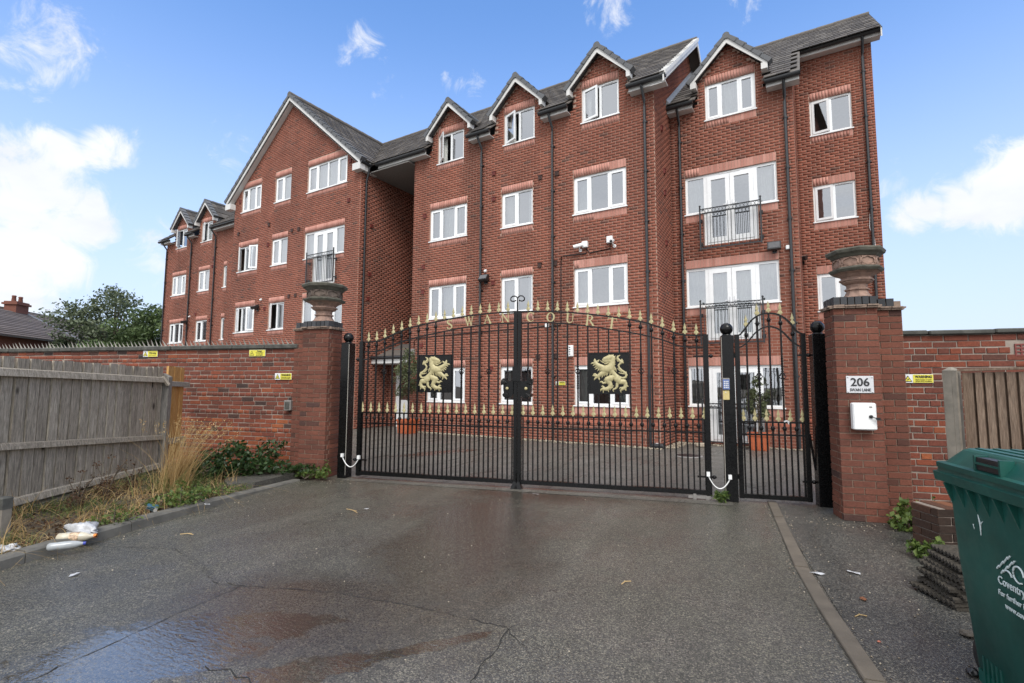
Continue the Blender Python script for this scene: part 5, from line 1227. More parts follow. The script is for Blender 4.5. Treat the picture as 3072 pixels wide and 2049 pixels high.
def pier(x0, x1, y0, y1, ztop, label, sh, cap):
    cx, cy = (x0+x1)/2, (y0+y1)/2; t = empty('brick_pier', (cx, cy, 0), 0, label=label, cat='pier', group='brick gate piers')
    w, d = (x1-x0)/2, (y1-y0)/2; c = .008
    core = MB().box(-w+c, w-c, -d+c, d-c, -.05, ztop-.001)
    sx0, sx1, sy0, sz = sh; core.box(sx0-cx, sx1-cx, sy0-cy+c, max(d-c, sy0-cy+.20), -.05, sz); core.obj('mortar_core', M['piermortar'], t)
    ps = []; n = int(round(ztop/.075)); tf = lambda z: (R.uniform(0, .1) if R.random() < .05 else min(1, max(.12, R.gauss(.6, .16))))
    def course(a0, widths, Bm, o, z, dp=.05):
        a = a0
        for ww in widths:
            ps.append(Piece(Bm, o+Bm[:, 0]*(a+ww/2)+np.array([0, 0, z+R.uniform(-.0015, .0015)])-Bm[:, 1]*R.uniform(-.001, .004), (ww-.010, dp, .065), tf(z))); a += ww
    W_, D_ = 2*w, 2*d; BR, BL = rotz(pi/2), rotz(-pi/2)
    for k in range(n):
        z = (k+.5)*.075
        fw = [W_/2, W_/2] if k % 2 == 0 else [W_*.25, W_*.5, W_*.25]
        course(-w, fw, I3, np.array([0, -d, 0.]), z, .052 if k % 2 == 0 else .102)
        rest = D_-.10; sw = [rest*.62, rest*.38] if k % 2 == 0 else [rest*.3, rest*.7]
        shal = D_ < .4
        course(.06 if k % 2 == 0 else .11, ([D_-.06] if k % 2 == 0 else [D_-.11]) if shal else [D_-.06-.22, .22] if k % 2 == 0 else [.22, D_-.11-.22], BR, np.array([w, -d, 0.]), z)
        course(0, ([D_-.06] if k % 2 == 0 else [D_-.11]) if shal else [.22, D_-.06-.22] if k % 2 == 0 else [D_-.11-.22, .22], BL, np.array([-w, d, 0.]), z)
        if z < sz-.02:
            L = sx1-sx0; ww = [L*.62, L*.38] if k % 2 else [L*.3, L*.7]
            course(sx0-cx, ww, I3, np.array([0, sy0-cy, 0.]), z)
            side = sx0 if abs(sx0-x0) > .1 and sx0 < x0 else sx1
            if side > cx: course(0.05, [y1-sy0-.05], BR, np.array([sx1-cx, sy0-cy, 0.]), z)
            else: course(0, [y1-sy0-.05], BL, np.array([sx0-cx, d, 0.]), z)
    emit(ps, t, 'brick', M['pierbrick'], 300, 'brickwork', e=.012, jit=.010)
    # creasing: two layers of broken tiles
    for (ax0, ax1, ay0, ay1) in ((min(x0, sx0)-cx, max(x1, sx1)-cx, -d, d),):
        for L in range(2):
            zc = ztop+.001+L*.019; ov = .038+.012*L
            def edge(p, q, nrm, n_):
                for i in range(n_):
                    f0, f1 = i/n_, (i+1)/n_-.012; P = np.array(p)+(np.array(q)-np.array(p))*f0; Q = np.array(p)+(np.array(q)-np.array(p))*f1; o1 = ov+R.uniform(-.014, .010); dz = R.uniform(-.003, .003); N_ = np.array(nrm)
                    P1, Q1 = P+N_*o1, Q+N_*(o1+R.uniform(-.006, .006)); P0, Q0 = P-N_*.10, Q-N_*.10
                    mb = MB(); v = [(P1[0], P1[1], zc+dz), (Q1[0], Q1[1], zc+dz), (Q0[0], Q0[1], zc), (P0[0], P0[1], zc)]
                    mb.add(v+[(x, y, z+.017) for x, y, z in v], [(3,2,1,0),(4,5,6,7),(0,1,5,4),(1,2,6,5),(2,3,7,6),(3,0,4,7)]); mb.obj('creasing_tile', M['creasing'], t)
            edge((-w, -d), (w, -d), (0, -1), 4); edge((w, -d), (w, d), (1, 0), 4); edge((-w, d), (-w, -d), (-1, 0), 4)
            if sx1 > x1: edge((w, sy0-cy), (sx1-cx, sy0-cy), (0, -1), 3); edge((sx1-cx, sy0-cy), (sx1-cx, d), (1, 0), 2)
            else: edge((sx0-cx, sy0-cy), (-w, sy0-cy), (0, -1), 3); edge((sx0-cx, d), (sx0-cx, sy0-cy), (-1, 0), 2)
    # blue bricks on edge round the cap, and mortar fill
    zc = ztop+.041; zh = cap; bb = []
    mm = MB(); mm.box(-w+.02, w-.02, -d+.02, d-.02, zc-.045, zc+zh-.015)
    if sx1 > x1: mm.box(w, sx1-cx, sy0-cy+.02, d-.02, zc-.045, zc+zh-.03)
    else: mm.box(sx0-cx, -w, sy0-cy+.02, d-.02, zc-.045, zc+zh-.03)
    mm.obj('cap_mortar', M['piermortar'], t)
    def row(p, q, ang):
        L = math.hypot(q[0]-p[0], q[1]-p[1]); n_ = max(1, round(L/.078)); Bm = rotz(ang)
        for i in range(n_): bb.append(Piece(Bm, np.array([p[0], p[1], 0])+Bm[:, 0]*(L*(i+.5)/n_)+np.array([0, 0, zc+zh/2+R.uniform(-.003, .003)]), (L/n_-.009, .10, zh), R.random()))
    row((-w+.004, -d-.004), (w-.004, -d-.004), 0); row((w, -d+.1), (w, d), pi/2); row((-w, d), (-w, -d+.1), -pi/2)
    if sx1 > x1: row((w+.01, sy0-cy), (sx1-cx-.07, sy0-cy), 0)
    else: row((sx0-cx+.02, sy0-cy), (-w-.01, sy0-cy), 0)
    emit(bb, t, 'blue_brick', M['bluebrick'], 300, 'blue_bricks', e=.02, jit=.008)
    return t
pier(-5.53, -5.03, 7.08, 7.46, 2.40, 'left red brick pier with eight sided urn, beside the left gate post', (-5.83, -5.53, 7.26, 2.40), .095)
pier(2.07, 2.52, 6.57, 6.895, 2.40, 'right red brick pier carrying the house number plate', (2.52, 2.86, 6.82, 2.40), .095)
def urn(x, y, z, label, rz, sc=1.0, body_mat='stone'):
    t = empty('garden_urn', (x, y, z), rz, label=label, cat='urn', group='eight sided stone urns on the piers'); t.scale = (sc, sc, sc)
    k = 1/math.cos(pi/8); o8 = lambda prof: [(r*k, h) for r, h in prof]
    MB().lathe(o8([(.165, 0), (.165, .02), (.145, .035), (.118, .085), (.118, .10), (.138, .108), (.138, .122), (.112, .132), (.118, .175), (.150, .190), (.170, .205), (.170, .215), (.190, .222), (.190, .240), (.165, .250), (.165, .262), (.215, .300), (.28, .325)]), 8, ph=pi/8, smooth=False).obj('stem', M['stone'], t)
    MB().lathe(o8([(.26, .318), (.275, .322), (.300, .352), (.300, .366), (.262, .380), (.250, .384)]), 8, ph=pi/8, smooth=False).obj('lower_ledge', M['stonetop'], t)
    body = MB().lathe(o8([(.248, .380), (.248, .500)]), 8, ph=pi/8, smooth=False).obj('bowl', M[body_mat], t)
    MB().lathe(o8([(.248, .498), (.262, .505), (.285, .530), (.318, .552), (.330, .585), (.318, .602), (.27, .604), (.24, .57), (.10, .55)]), 8, ph=pi/8, smooth=False).obj('rim', M['stonetop'], t)
    # quatrefoil tracery panels
    wf = 2*.248*math.tan(pi/8); cell = .0045; H, Wm = int(.116/cell), int((wf-.004)/cell)
    zz, xx = np.mgrid[0:H, 0:Wm]; X0 = (xx+.5)*cell-Wm*cell/2; Z0 = (zz+.5)*cell-H*cell/2
    q = np.zeros((H, Wm), bool)
    for dx, dz, r in ((-.042, 0, .034), (.042, 0, .034), (0, .018, .032), (0, -.018, .032)): q |= ((X0-dx)/1.15)**2+(Z0-dz)**2 < r*r
    tri = (np.abs(np.abs(X0)-.084)+np.abs(np.abs(Z0)-.043) < .016)
    rim2 = np.zeros((H, Wm), bool)
    for dx, dz, r in ((-.042, 0, .042), (.042, 0, .042), (0, .018, .040), (0, -.018, .040)): rim2 |= ((X0-dx)/1.12)**2+(Z0-dz)**2 < r*r
    hgt = np.where(rim2 & ~q, .016, .009); mask = ~(q | tri)
    first = None
    for i in range(8):
        a = pi/4*i
        if first is None: o = mask_mesh('carved_panel', mask, cell, -Wm*cell/2, -H*cell/2, 0, hgt.astype(float), body_mat, t); first = o.data; first.polygons.foreach_set('use_smooth', [False]*len(first.polygons))
        else: o = link('carved_panel', first, None, t)
        o.location = (.2485*math.cos(a), .2485*math.sin(a), .440); o.rotation_euler = (0, 0, a+pi/2)
    return t
urn(-5.27, 7.27, 2.53, 'dark weathered stone urn on the left gate pier', .30, 1.04, 'stonedark'); u_ = urn(2.385, 6.74, 2.53, 'pink stone urn with quatrefoil carving on the right gate pier', .22, 1.04); u_.scale = (.86, .86, .95)

# ------------------------------------------------------------------ signs and boxes on walls
def sign(name, x, y, z, w, h, rz, label, bg, rows, split=None, cat='sign', group=None, tri=None, screws=False):
    t = empty(name, (x, y, z), rz, label=label, cat=cat, group=group)
    bd = MB().bbox(-w/2, w/2, -.006, 0, -h/2, h/2, .002).obj('board', M[bg], t)
    if split: MB().box(-w/2+split*w, w/2-.01*w, -.0085, -.0062, -h*.46, h*.46).obj('yellow_panel', M['yellow'], bd)
    if tri:
        s = h*.72; cx = -w/2+tri*w; mb = MB(); mb.prism([(cx-s*.58, -s*.5), (cx+s*.58, -s*.5), (cx, s*.5)], -.0095, -.0064); mb.obj('triangle', M['ink'], bd)
        s2 = s*.74; mb = MB(); mb.prism([(cx-s2*.58, -s2*.5-.003*0-s*.04), (cx+s2*.58, -s2*.5-s*.04), (cx, s2*.5-s*.04)], -.0115, -.0097); mb.obj('triangle_fill', M['yellow'], bd)
        mb = MB(); mb.prism([(cx-s*.2, -s*.30), (cx-s*.02, -s*.22), (cx+s*.18, -s*.10), (cx+s*.20, -s*.02), (cx+s*.10, .0), (cx-s*.12, -s*.14)], -.0135, -.0117); mb.obj('symbol', M['ink'], bd)
    for txt, size, dx, dz, wd, bold in rows: lettering('lettering', txt, size, 'ink', bd, (dx, -.0105, dz), 0, bold, wd)
    if screws:
        for sx in (-1, 1):
            for sz in (-1, 1): mb = MB(); mb.ball((sx*(w/2-.016), -.008, sz*(h/2-.014)), .008, 8, 5); mb.obj('screw', M['steel'], bd)
    return t
sign('number_plate', 2.30, 6.563, 1.525, .272, .192, 0, 'silver plate reading 206 on the right brick pier', 'steel', [('206', .128, 0, .022, .185, .002), ('SWAN LANE', .046, 0, -.062, .205, .0004)], screws=True)
sign('warning_sign', 2.995, 6.866, 1.596, .30, .10, -.012, 'yellow camera warning sign on the right boundary wall', 'signgrey', [('WARNING', .040, .052, .020, .165, .0012), ('These premises are under', .014, .052, -.012, .160, .0002), ('24 hour CCTV surveillance', .014, .052, -.030, .160, .0002)], .335, tri=.165, group='yellow warning signs')
LWy = lambda x: 7.3-.0333*(-5.5-x)-.012
sign('warning_sign', -6.03, LWy(-6.03), 1.625, .33, .112, LWR, 'yellow warning sign on the left wall beside the pier, lowest of three', 'signgrey', [('WARNING', .044, .055, .022, .18, .0012), ('These premises are under', .015, .055, -.013, .175, .0002), ('24 hour CCTV surveillance', .015, .055, -.033, .175, .0002)], .335, tri=.165, group='yellow warning signs')
sign('warning_sign', -6.57, LWy(-6.57), 2.03, .33, .115, LWR, 'pale yellow danger sign with lines of text high on the left wall', 'signgrey', [('Danger', .030, .05, .034, .10, .0008), ('Security spikes', .017, .05, .006, .15, .0002), ('on this wall', .017, .05, -.016, .12, .0002), ('do not climb', .017, .05, -.038, .13, .0002)], .02, tri=.17, group='yellow warning signs')
sign('warning_sign', -8.87, LWy(-8.87), 2.04, .33, .115, LWR, 'yellow warning sign high on the left wall above the wooden fence', 'signgrey', [('Warning', .038, .055, .012, .16, .0008), ('CCTV in operation', .015, .055, -.025, .16, .0002)], .335, tri=.165, group='yellow warning signs')
p = bl(-5.98, dB-.012); sign('warning_sign', p[0], p[1], 1.55, .29, .10, PHI, 'small yellow warning sign on the building seen through the gate', 'signgrey', [('WARNING', .036, .05, .018, .15, .001), ('CCTV in operation', .014, .05, -.02, .14, .0002)], .335, tri=.165, group='yellow warning signs')
t = empty('meter_box', (2.30, 6.563, 1.17), 0, label='white wall box with black key under the number plate', cat='wall box')
MB().bbox(-.115, .115, -.10, -.012, -.15, .15, .012).obj('lid', M['white'], t); MB().box(-.105, .105, -.012, 0, -.14, .14).obj('back', M['white'], t)
kb = MB(); kb.lathe([(.019, 0), (.019, .012), (.012, .016)], 14); lk = MB(); lk.add([(x+.055, -.10-z, y-.0) for x, y, z in kb.v], kb.f); lk.tube([(.055, -.118, 0), (.10, -.13, -.018)], .006, 6); lk.box(.095, .135, -.136, -.124, -.035, -.008); lk.obj('key', M['black'], t)
MB().box(.045, .072, -.1025, -.1002, .098, .112).obj('badge', M['grey'], t)
t = empty('intercom_box', (-5.88, LWy(-5.88), 1.14), LWR, label='small grey metal box on the left wall near the pier', cat='wall box')
MB().bbox(-.065, .065, -.07, 0, -.085, .085, .006).obj('case', M['grey'], t); MB().box(-.045, .045, -.074, -.0701, -.065, .06).obj('lid', M['coping'], t)

# ------------------------------------------------------------------ kerb, edging, verge
def along(pts, step):
    P = [np.array(p, float) for p in pts]; seg = [np.linalg.norm(b-a) for a, b in zip(P[:-1], P[1:])]; T = sum(seg); n = max(1, round(T/step)); out = []
    for i in range(n+1):
        s = T*i/n; k = 0
        while k < len(seg)-1 and s > seg[k]: s -= seg[k]; k += 1
        out.append(P[k]+(P[k+1]-P[k])*min(1, s/seg[k]))
    return out
KERB = [(-4.60, -.6), (-4.88, 1.6), (-5.04, 2.94), (-5.08, 3.62), (-5.135, 4.72), (-5.23, 5.74), (-5.28, 6.85)]
def kz(y): return .10 if y < 4.6 else max(.025, .10-.075*(y-4.6)/2.0)
kr = empty('kerb', (-5.0, 3, 0), kind='structure'); kp_ = along(KERB, .9)
for a, b in zip(kp_[:-1], kp_[1:]):
    d = (b-a)/np.linalg.norm(b-a); n = np.array([-d[1], d[0]])*.125; a2 = a+d*.004; b2 = b-d*.004; za, zb = kz(a[1])+R.uniform(-.006, .006), kz(b[1])+R.uniform(-.006, .006)
    f = lambda p, off, z: (p[0]+n[0]*off+5.0, p[1]+n[1]*off-3, z)
    ring = lambda p, z: [f(p, 0, -.05), f(p, 0.02, z-.02), f(p, .16, z), f(p, 1, z), f(p, 1, -.05)]
    mb = MB(); mb.loft([ring(a2, za), ring(b2, zb)]); mb.obj('kerb_stone', M['kerb'], kr)
er = empty('edging', (1.3, 5, 0), kind='structure'); ep = along([(1.10, .5), (1.085, 1.8), (1.075, 3.09), (1.15, 4.5), (1.50, 7.33)], .91)
for a, b in zip(ep[:-1], ep[1:]):
    d = (b-a)/np.linalg.norm(b-a); n = np.array([d[1], -d[0]]); a2 = a+d*.005; b2 = b-d*.005; w = .052; z = .018+R.uniform(-.004, .005)
    q = [a2-n*w, a2+n*w, b2+n*w, b2-n*w]; c = .006
    ring = lambda s, zz: [((p-(a2+b2)/2)*np.array([s, s])+(a2+b2)/2 for p in q)]
    mb = MB(); lo = [(p[0]-1.3, p[1]-5, -.03) for p in q]; mi = [(p[0]-1.3, p[1]-5, z-.006) for p in q]; cen = (a2+b2)/2
    hi = [((p[0]-cen[0])*(1-.09)+cen[0]-1.3 if False else p[0]-1.3-(.006*np.sign(np.dot(p-cen, n))*n[0]), p[1]-5-(.006*np.sign(np.dot(p-cen, n))*n[1]), z) for p in q]
    mb.loft([lo, mi, hi]); mb.obj('edging_stone', M['edge'], er)
# fence line (front face)
FA = np.array([-6.484, 3.80]); FD_ = np.array([-.3880, .9217]); FN = np.array([.9217, .3880])   # FN points to the drive
def fpt(s, off=0): return FA+FD_*s+FN*off
def verge_mesh():
    from mathutils import noise as mn
    rows = 90; cols = 26; vs = []; fs = []; kk = along(KERB, .01)
    ky = np.array([p[1] for p in kk]); kx = np.array([p[0] for p in kk])
    for i in range(rows+1):
        y = -.6+(7.35+.6)*i/rows; xr = np.interp(y, ky, kx)-.12; s = (y-FA[1])/FD_[1]; xl = fpt(s)[0]-.45 if s < 3.2 else -8.2
        for j in range(cols+1):
            f = j/cols; x = xl+(xr-xl)*f; z = .055+.05*(1-f)*min(1, (y+1)/3)+.045*mn.noise(Vector((x*2.2, y*2.2, 0)))+.02*mn.noise(Vector((x*7, y*7, 3)))
            z = min(z, .07+kz(y)*.6); z = z*(1-.0) if f < .96 else min(z, kz(y)-.015)
            vs.append((x, y, z))
    for i in range(rows):
        for j in range(cols): a = i*(cols+1)+j; fs.append((a, a+1, a+cols+2, a+cols+1))
    me = bpy.data.meshes.new('verge'); me.from_pydata(vs, [], fs); me.polygons.foreach_set('use_smooth', [True]*len(fs)); return link('verge', me, M['soil'], kind='structure'), np.array(vs).reshape(rows+1, cols+1, 3)
verge, VG = verge_mesh()
def vz(x, y):
    i = int(np.clip((y+.6)/(7.95)*90, 0, 90)); r = VG[i]; return float(np.interp(x, r[:, 0], r[:, 2]))
mb = MB(); mb.loft([[(-5.42, 6.05, z), (-5.42, 6.95, z), (-5.56, 7.22, z), (-6.6, 7.18, z), (-6.35, 6.55, z), (-5.95, 6.05, z), (-5.7, 5.85, z)][::-1] for z in (.0, .085, .105)]); o = mb.obj('asphalt_patch', M['asphaltpath']); tag(o, kind='structure')

# ------------------------------------------------------------------ wooden fences
lf = empty('wooden_fence', (FA[0], FA[1], 0), math.atan2(FD_[1], FD_[0]), label='old grey board fence with rails along the left verge', cat='fence', group='board fences')
# local x runs away along the fence, local -y faces the drive
def plank(root, s0, s1, z0, z1, y0, y1, mat, name='board', lean=0):
    mb = MB(); t0 = R.uniform(-.012, .012); 
    q = [(s0, y0), (s1, y0+.006), (s1, y1+.002), (s0, y1)]
    mb.loft([[(x, y, z0) for x, y in q][::1], [(x+lean, y, z1+t0) for x, y in q]]); return mb.obj(name, M[mat], root)
s = -3.2
while s < 2.76:
    w = .168+R.uniform(-.012, .012); z1 = 1.755+R.uniform(-.014, .014); plank(lf, s, min(s+w-.017, 2.78), .20, z1, .004+R.uniform(-.004, .010), .028, 'wood'); s += w
def rail(root, s0, z0, s1, z1, h, y0, y1, mat, name='rail'):
    mb = MB(); r = lambda s_, z_: [(s_, y0, z_-h/2), (s_, y1, z_-h/2), (s_, y1, z_+h/2+.012), (s_, y0+.012, z_+h/2)]
    mb.loft([r(s0, z0), r(s1, z1)]); return mb.obj(name, M[mat], root)
rail(lf, -3.2, 1.66, 2.79, 1.548, .075, -.055, .004, 'wood'); rail(lf, -3.2, 1.05, 2.79, .635, .060, -.05, .004, 'wood'); rail(lf, -3.2, .30, 2.79, .19, .07, -.035, .004, 'wood')
MB().box(-3.2, 2.79, .05, .06, .1, 1.72).obj('backing_boards', M['wood'], lf); MB().box(-3.2, 2.79, .0, .03, -.02, .155).obj('gravel_board', M['wood'], lf)
mb = MB(); mb.loft([[(2.80, -.075, -.1), (2.90, -.075, -.1), (2.90, .025, -.1), (2.80, .025, -.1)], [(2.80, -.075, 1.60), (2.90, -.075, 1.60), (2.90, .025, 1.66), (2.80, .025, 1.66)]]); mb.obj('post', M['woodpost'], lf)
mb = MB(); mb.bar((2.78, -.08, 1.47), (2.70, -.02, 1.60), .05, .04); mb.obj('brace', M['wood'], lf)
for s0, s1 in ((2.915, 3.10), (3.11, 3.30), (3.31, 3.44)): plank(lf, s0, s1-.006, .25, 1.775, -.004, .03, 'woodnew', 'fresh_board')
rail(lf, 2.905, 1.49, 3.56, 1.475, .075, -.045, .008, 'woodpost', 'rail_end'); rail(lf, 2.905, .55, 3.54, .535, .085, -.045, .008, 'woodpost', 'rail_end')
t = empty('marker_post', (-5.63, 3.26, 0), .1, label='short weathered concrete post at the left edge of the verge', cat='post')
MB().bbox(-.055, .055, -.05, .05, -.05, .47, .012).obj('shaft', M['concrete'], t)
MB().bbox(-.057, .057, -.052, .052, .36, .475, .012).obj('stained_top', M['coping'], t)
RP = np.array([2.75, 5.75]); RDv = np.array([.6, -.8])
rf = empty('wooden_fence', (RP[0], RP[1], 0), math.atan2(RDv[1], RDv[0]), label='brown close boarded fence with concrete post behind the green bin', cat='fence', group='board fences')
# local x runs to the right and towards the street, local -y faces the drive
mb = MB(); mb.bbox(-.005, .072, -.075, .075, -.05, 1.655, .004); mb.box(.072, .108, -.075, -.045, -.05, 1.65); mb.loft([[(-.005, -.075, 1.656), (.072, -.075, 1.656), (.072, .075, 1.656), (-.005, .075, 1.656)], [(.025, -.01, 1.69), (.04, -.01, 1.69), (.04, .01, 1.69), (.025, .01, 1.69)]]); mb.obj('concrete_post', M['concrete'], rf)
s = .125; i = 0
while s < 3.4:
    w = R.uniform(.070, .082) if i else .10; plank(rf, s, s+w-.024, .18, 1.635+.012*s, -.018+R.uniform(-.003, .003), .012, 'woodbrown'); MB().box(s+w-.034, s+w+.012, .030, .042, .18, 1.63+.012*s).obj('under_board', M['woodbrown'], rf); s += w; i += 1
mb = MB(); mb.loft([[(.1, -.035, 1.648), (.1, .04, 1.648), (.1, .04, 1.668), (.1, -.035, 1.668)], [(3.4, -.035, 1.688), (3.4, .04, 1.688), (3.4, .04, 1.708), (3.4, -.035, 1.708)]]); mb.obj('top_rail', M['woodbrown'], rf)
MB().box(.1, 3.4, -.02, .03, -.02, .17).obj('gravel_board', M['concrete'], rf)

# ------------------------------------------------------------------ wheelie bin
def rrect(cx, cy, hx, hy, r, z, n=4):
    out = []
    for (sx, sy, a0) in ((1, 1, 0), (-1, 1, pi/2), (-1, -1, pi), (1, -1, 1.5*pi)):
        for i in range(n+1): a = a0+pi/2*i/n; out.append((cx+sx*(hx-r)+r*math.cos(a), cy+sy*(hy-r)+r*math.sin(a), z))
    return out
bn = empty('wheelie_bin', (1.855, 2.985, 0), -.02, label='green plastic wheelie bin with white lettering at the right edge', cat='bin')
mb = MB(); mb.loft([rrect(0, 0, .235, .285, .05, .06), rrect(0, 0, .255, .30, .05, .075), rrect(0, 0, .29, .335, .045, .60), rrect(0, 0, .30, .35, .04, .95), rrect(0, 0, .302, .352, .04, 1.03)], smooth=True); body = mb.obj('body', M['bin'], bn)
mb = MB(); mb.loft([rrect(0, 0, .305, .36, .04, .985), rrect(0, 0, .335, .425, .035, .99), rrect(0, 0, .340, .43, .035, 1.035), rrect(0, 0, .325, .415, .035, 1.04), rrect(0, 0, .322, .412, .035, 1.06)]); mb.obj('rim', M['bin'], bn)
for k in range(7):
    y = .31-k*.105; mb = MB(); mb.add([(-.335, y-.006, .986), (-.335, y+.006, .986), (-.285, y-.006, .986), (-.285, y+.006, .986), (-.292, y-.006, .86), (-.292, y+.006, .86)], [(0, 1, 5, 4), (0, 4, 2), (1, 3, 5), (0, 2, 3, 1), (2, 4, 5, 3)]); mb.obj('rib', M['bin'], body)
for k in range(4):
    x = -.22+k*.15; mb = MB(); mb.add([(x-.006, .42, .986), (x+.006, .42, .986), (x-.006, .335, .986), (x+.006, .335, .986), (x-.006, .345, .84), (x+.006, .345, .84)], [(1, 0, 4, 5), (0, 2, 4), (1, 5, 3), (0, 1, 3, 2), (2, 3, 5, 4)]); mb.obj('rib', M['bin'], body)
mb = MB(); mb.loft([rrect(0, 0, .332, .405, .035, 1.062), rrect(0, 0, .332, .405, .035, 1.088), rrect(0, .0, .305, .375, .045, 1.094), rrect(.0, .0, .25, .32, .05, 1.165), rrect(.0, .0, .235, .305, .05, 1.174)], smooth=False); lid = mb.obj('lid', M['bin'], bn)
for (ya, yb) in ((.04, -.14),):
    mb = MB(); mb.box(-.312, -.268, yb, ya, 1.098, 1.158); mb.obj('lid_grip', M['black'], lid); mb = MB(); mb.box(-.318, -.262, yb-.014, yb, 1.092, 1.166); mb.box(-.318, -.262, ya, ya+.014, 1.092, 1.166); mb.box(-.318, -.27, yb, ya, 1.124, 1.134); mb.obj('grip_frame', M['bin'], lid)
for k in range(6): MB().box(-.20+k*.075, -.17+k*.075, -.27, .27, 1.1735, 1.180).obj('lid_ridge', M['bin'], lid)
mb = MB(); mb.tube([(-.26, .45, 1.05), (.26, .45, 1.05)], .018, 8); mb.box(-.27, -.24, .40, .46, 1.02, 1.07); mb.box(.24, .27, .40, .46, 1.02, 1.07); mb.obj('handle', M['bin'], bn)
for x in (-.19, .19):
    w_ = MB(); l = MB().lathe([(.02, -.03), (.09, -.028), (.10, -.02), (.10, .02), (.09, .028), (.02, .03)], 20); w_.add([(x+z, .30+y*1.0, .10+x_) for x_, y, z in l.v], l.f, True); w_.obj('wheel', M['black'], bn)
mb = MB()
for k in range(5): mb.box(-.262, -.25, .20-k*.035, .215-k*.035, .02, .15)
mb.box(-.255, .25, -.27, .27, .0, .065); mb.obj('foot', M['bin'], bn)
def side_print(txt, size, y, z, wd):
    me = text_mesh(txt, size, .001, .0006); xs = [v.co.x for v in me.vertices]; x0 = min(xs); o = link('lettering', me, M['binprint'], body); tilt = .055
    o.rotation_euler = (rad(90)+0, 0, -rad(90)); k = wd/(max(xs)-x0); o.scale = (k, 1, 1); o.location = (-.2965+.0, y-wd/2, z); o.rotation_euler = (rad(90)-.0, tilt*0, -rad(90)); return o
side_print('Coventry City Council', .052, -.035, .605, .44); side_print('For further information visit', .034, -.030, .548, .40); side_print('www.coventry.gov.uk', .034, -.072, .502, .30)
lg = MB()
for k in range(2):
    lg.tube([(-.2975, -.035-t*.100-.0075*math.sin(t*18.8)-k*.030, .655+t*.085+.010*math.sin(t*18.8)-k*.012) for t in [i/36 for i in range(37)]], .0042, 5)
lg.tube([(-.2975, -.110-.028*math.cos(a), .648+.020*math.sin(a)) for a in [k*.3 for k in range(10)]], .0042, 5); lg.tube([(-.2975, -.185-.035*math.cos(a), .675+.035*math.sin(a)) for a in [k*.35 for k in range(16)]], .0042, 5); lg.obj('wave_logo', M['binprint'], body)
mb = MB(); mb.tube([(-.3005, .082, .872), (-.3002, .074, .845), (-.2998, .068, .825), (-.2992, .070, .775)], .004, 5, rs=[.0015, .004, .0045, .002]); mb.tube([(-.2998, .068, .825), (-.3000, .058, .838), (-.3002, .044, .848)], .003, 5, rs=[.0045, .003, .001]); mb.tube([(-.2998, .128, .815), (-.2995, .122, .79)], .003, 4, rs=[.003, .001]); mb.obj('scratch', M['binprint'], body)

# ------------------------------------------------------------------ low brick stub and stack of ridged roof tiles
st = empty('brick_stub', (2.60, 5.58, 0), .25, label='low broken brick stub between the bin and the right wall', cat='brick stub')
ps = []
MB().box(-.20, .28, -.145, .145, -.03, .425).obj('mortar_core', M['oldmortar'], st)
for k in range(6):
    z = (k+.5)*.071
    for a0, a1 in (((-.21, .01), (.02, .24)) if k % 2 else ((-.21, -.10), (-.09, .13), (.14, .25))): ps.append(Piece(I3, np.array([(a0+a1)/2, -.157+R.uniform(-.004, .004), z]), (a1-a0, .06, .062), R.uniform(.12, .3)))
    BL = rotz(-pi/2)
    for a0, a1 in (((0, .22), (.23, .31)) if k % 2 else ((0, .10), (.11, .31))): ps.append(Piece(BL, np.array([-.212, .157-(a0+a1)/2, z]), (a1-a0, .06, .062), R.uniform(.4, .6)))
ps += [Piece(np.stack([I3[:, 0], -I3[:, 2], I3[:, 1]], 1), np.array([-.09+i*.113, 0, .433]), (.10, .06, .30), R.uniform(.6, .95)) for i in range(4)]
emit(ps, st, 'brick', M['stubbrick'], 300, 'brickwork', e=.03, jit=.03)
tl = empty('tile_stack', (2.10, 4.40, 0), rad(-82), label='stack of dirty corrugated roof tiles beside the green bin', cat='tile stack')
TM = plain('mossy_tile', (.042, .036, .028), .95, var=.5, nsc=25, bump=.9, bsc=70, grime=(.85, (.05, .048, .036), 5))
def ridged_tile():
    n = 48; top = [(-.20+.40*i/n, .0085*math.sin(i*2*pi/4.8)) for i in range(n+1)]; vs = []; 
    for y in (-.19, .19): vs += [(x, y, z+.012) for x, z in top]+[(x, y, z-.008) for x, z in top]
    m_ = n+1; fs = []
    for i in range(n): fs += [(i, i+1, 2*m_+i+1, 2*m_+i), (m_+i+1, m_+i, 3*m_+i, 3*m_+i+1), (i+1, i, m_+i, m_+i+1), (2*m_+i, 2*m_+i+1, 3*m_+i+1, 3*m_+i)]
    fs += [(0, 2*m_, 3*m_, m_), (n, m_+n, 3*m_+n, 2*m_+n)]
    me = bpy.data.meshes.new('roof_tile'); me.from_pydata(vs, [], fs); me.materials.append(TM); return me
RT = ridged_tile()
for i in range(15): o = link('roof_tile', RT, None, tl, (R.uniform(-.02, .02), R.uniform(-.03, .03)+.009*i, .02+i*.0205)); o.rotation_euler = (R.uniform(-.03, .03), R.uniform(-.03, .03), R.uniform(-.16, .16))

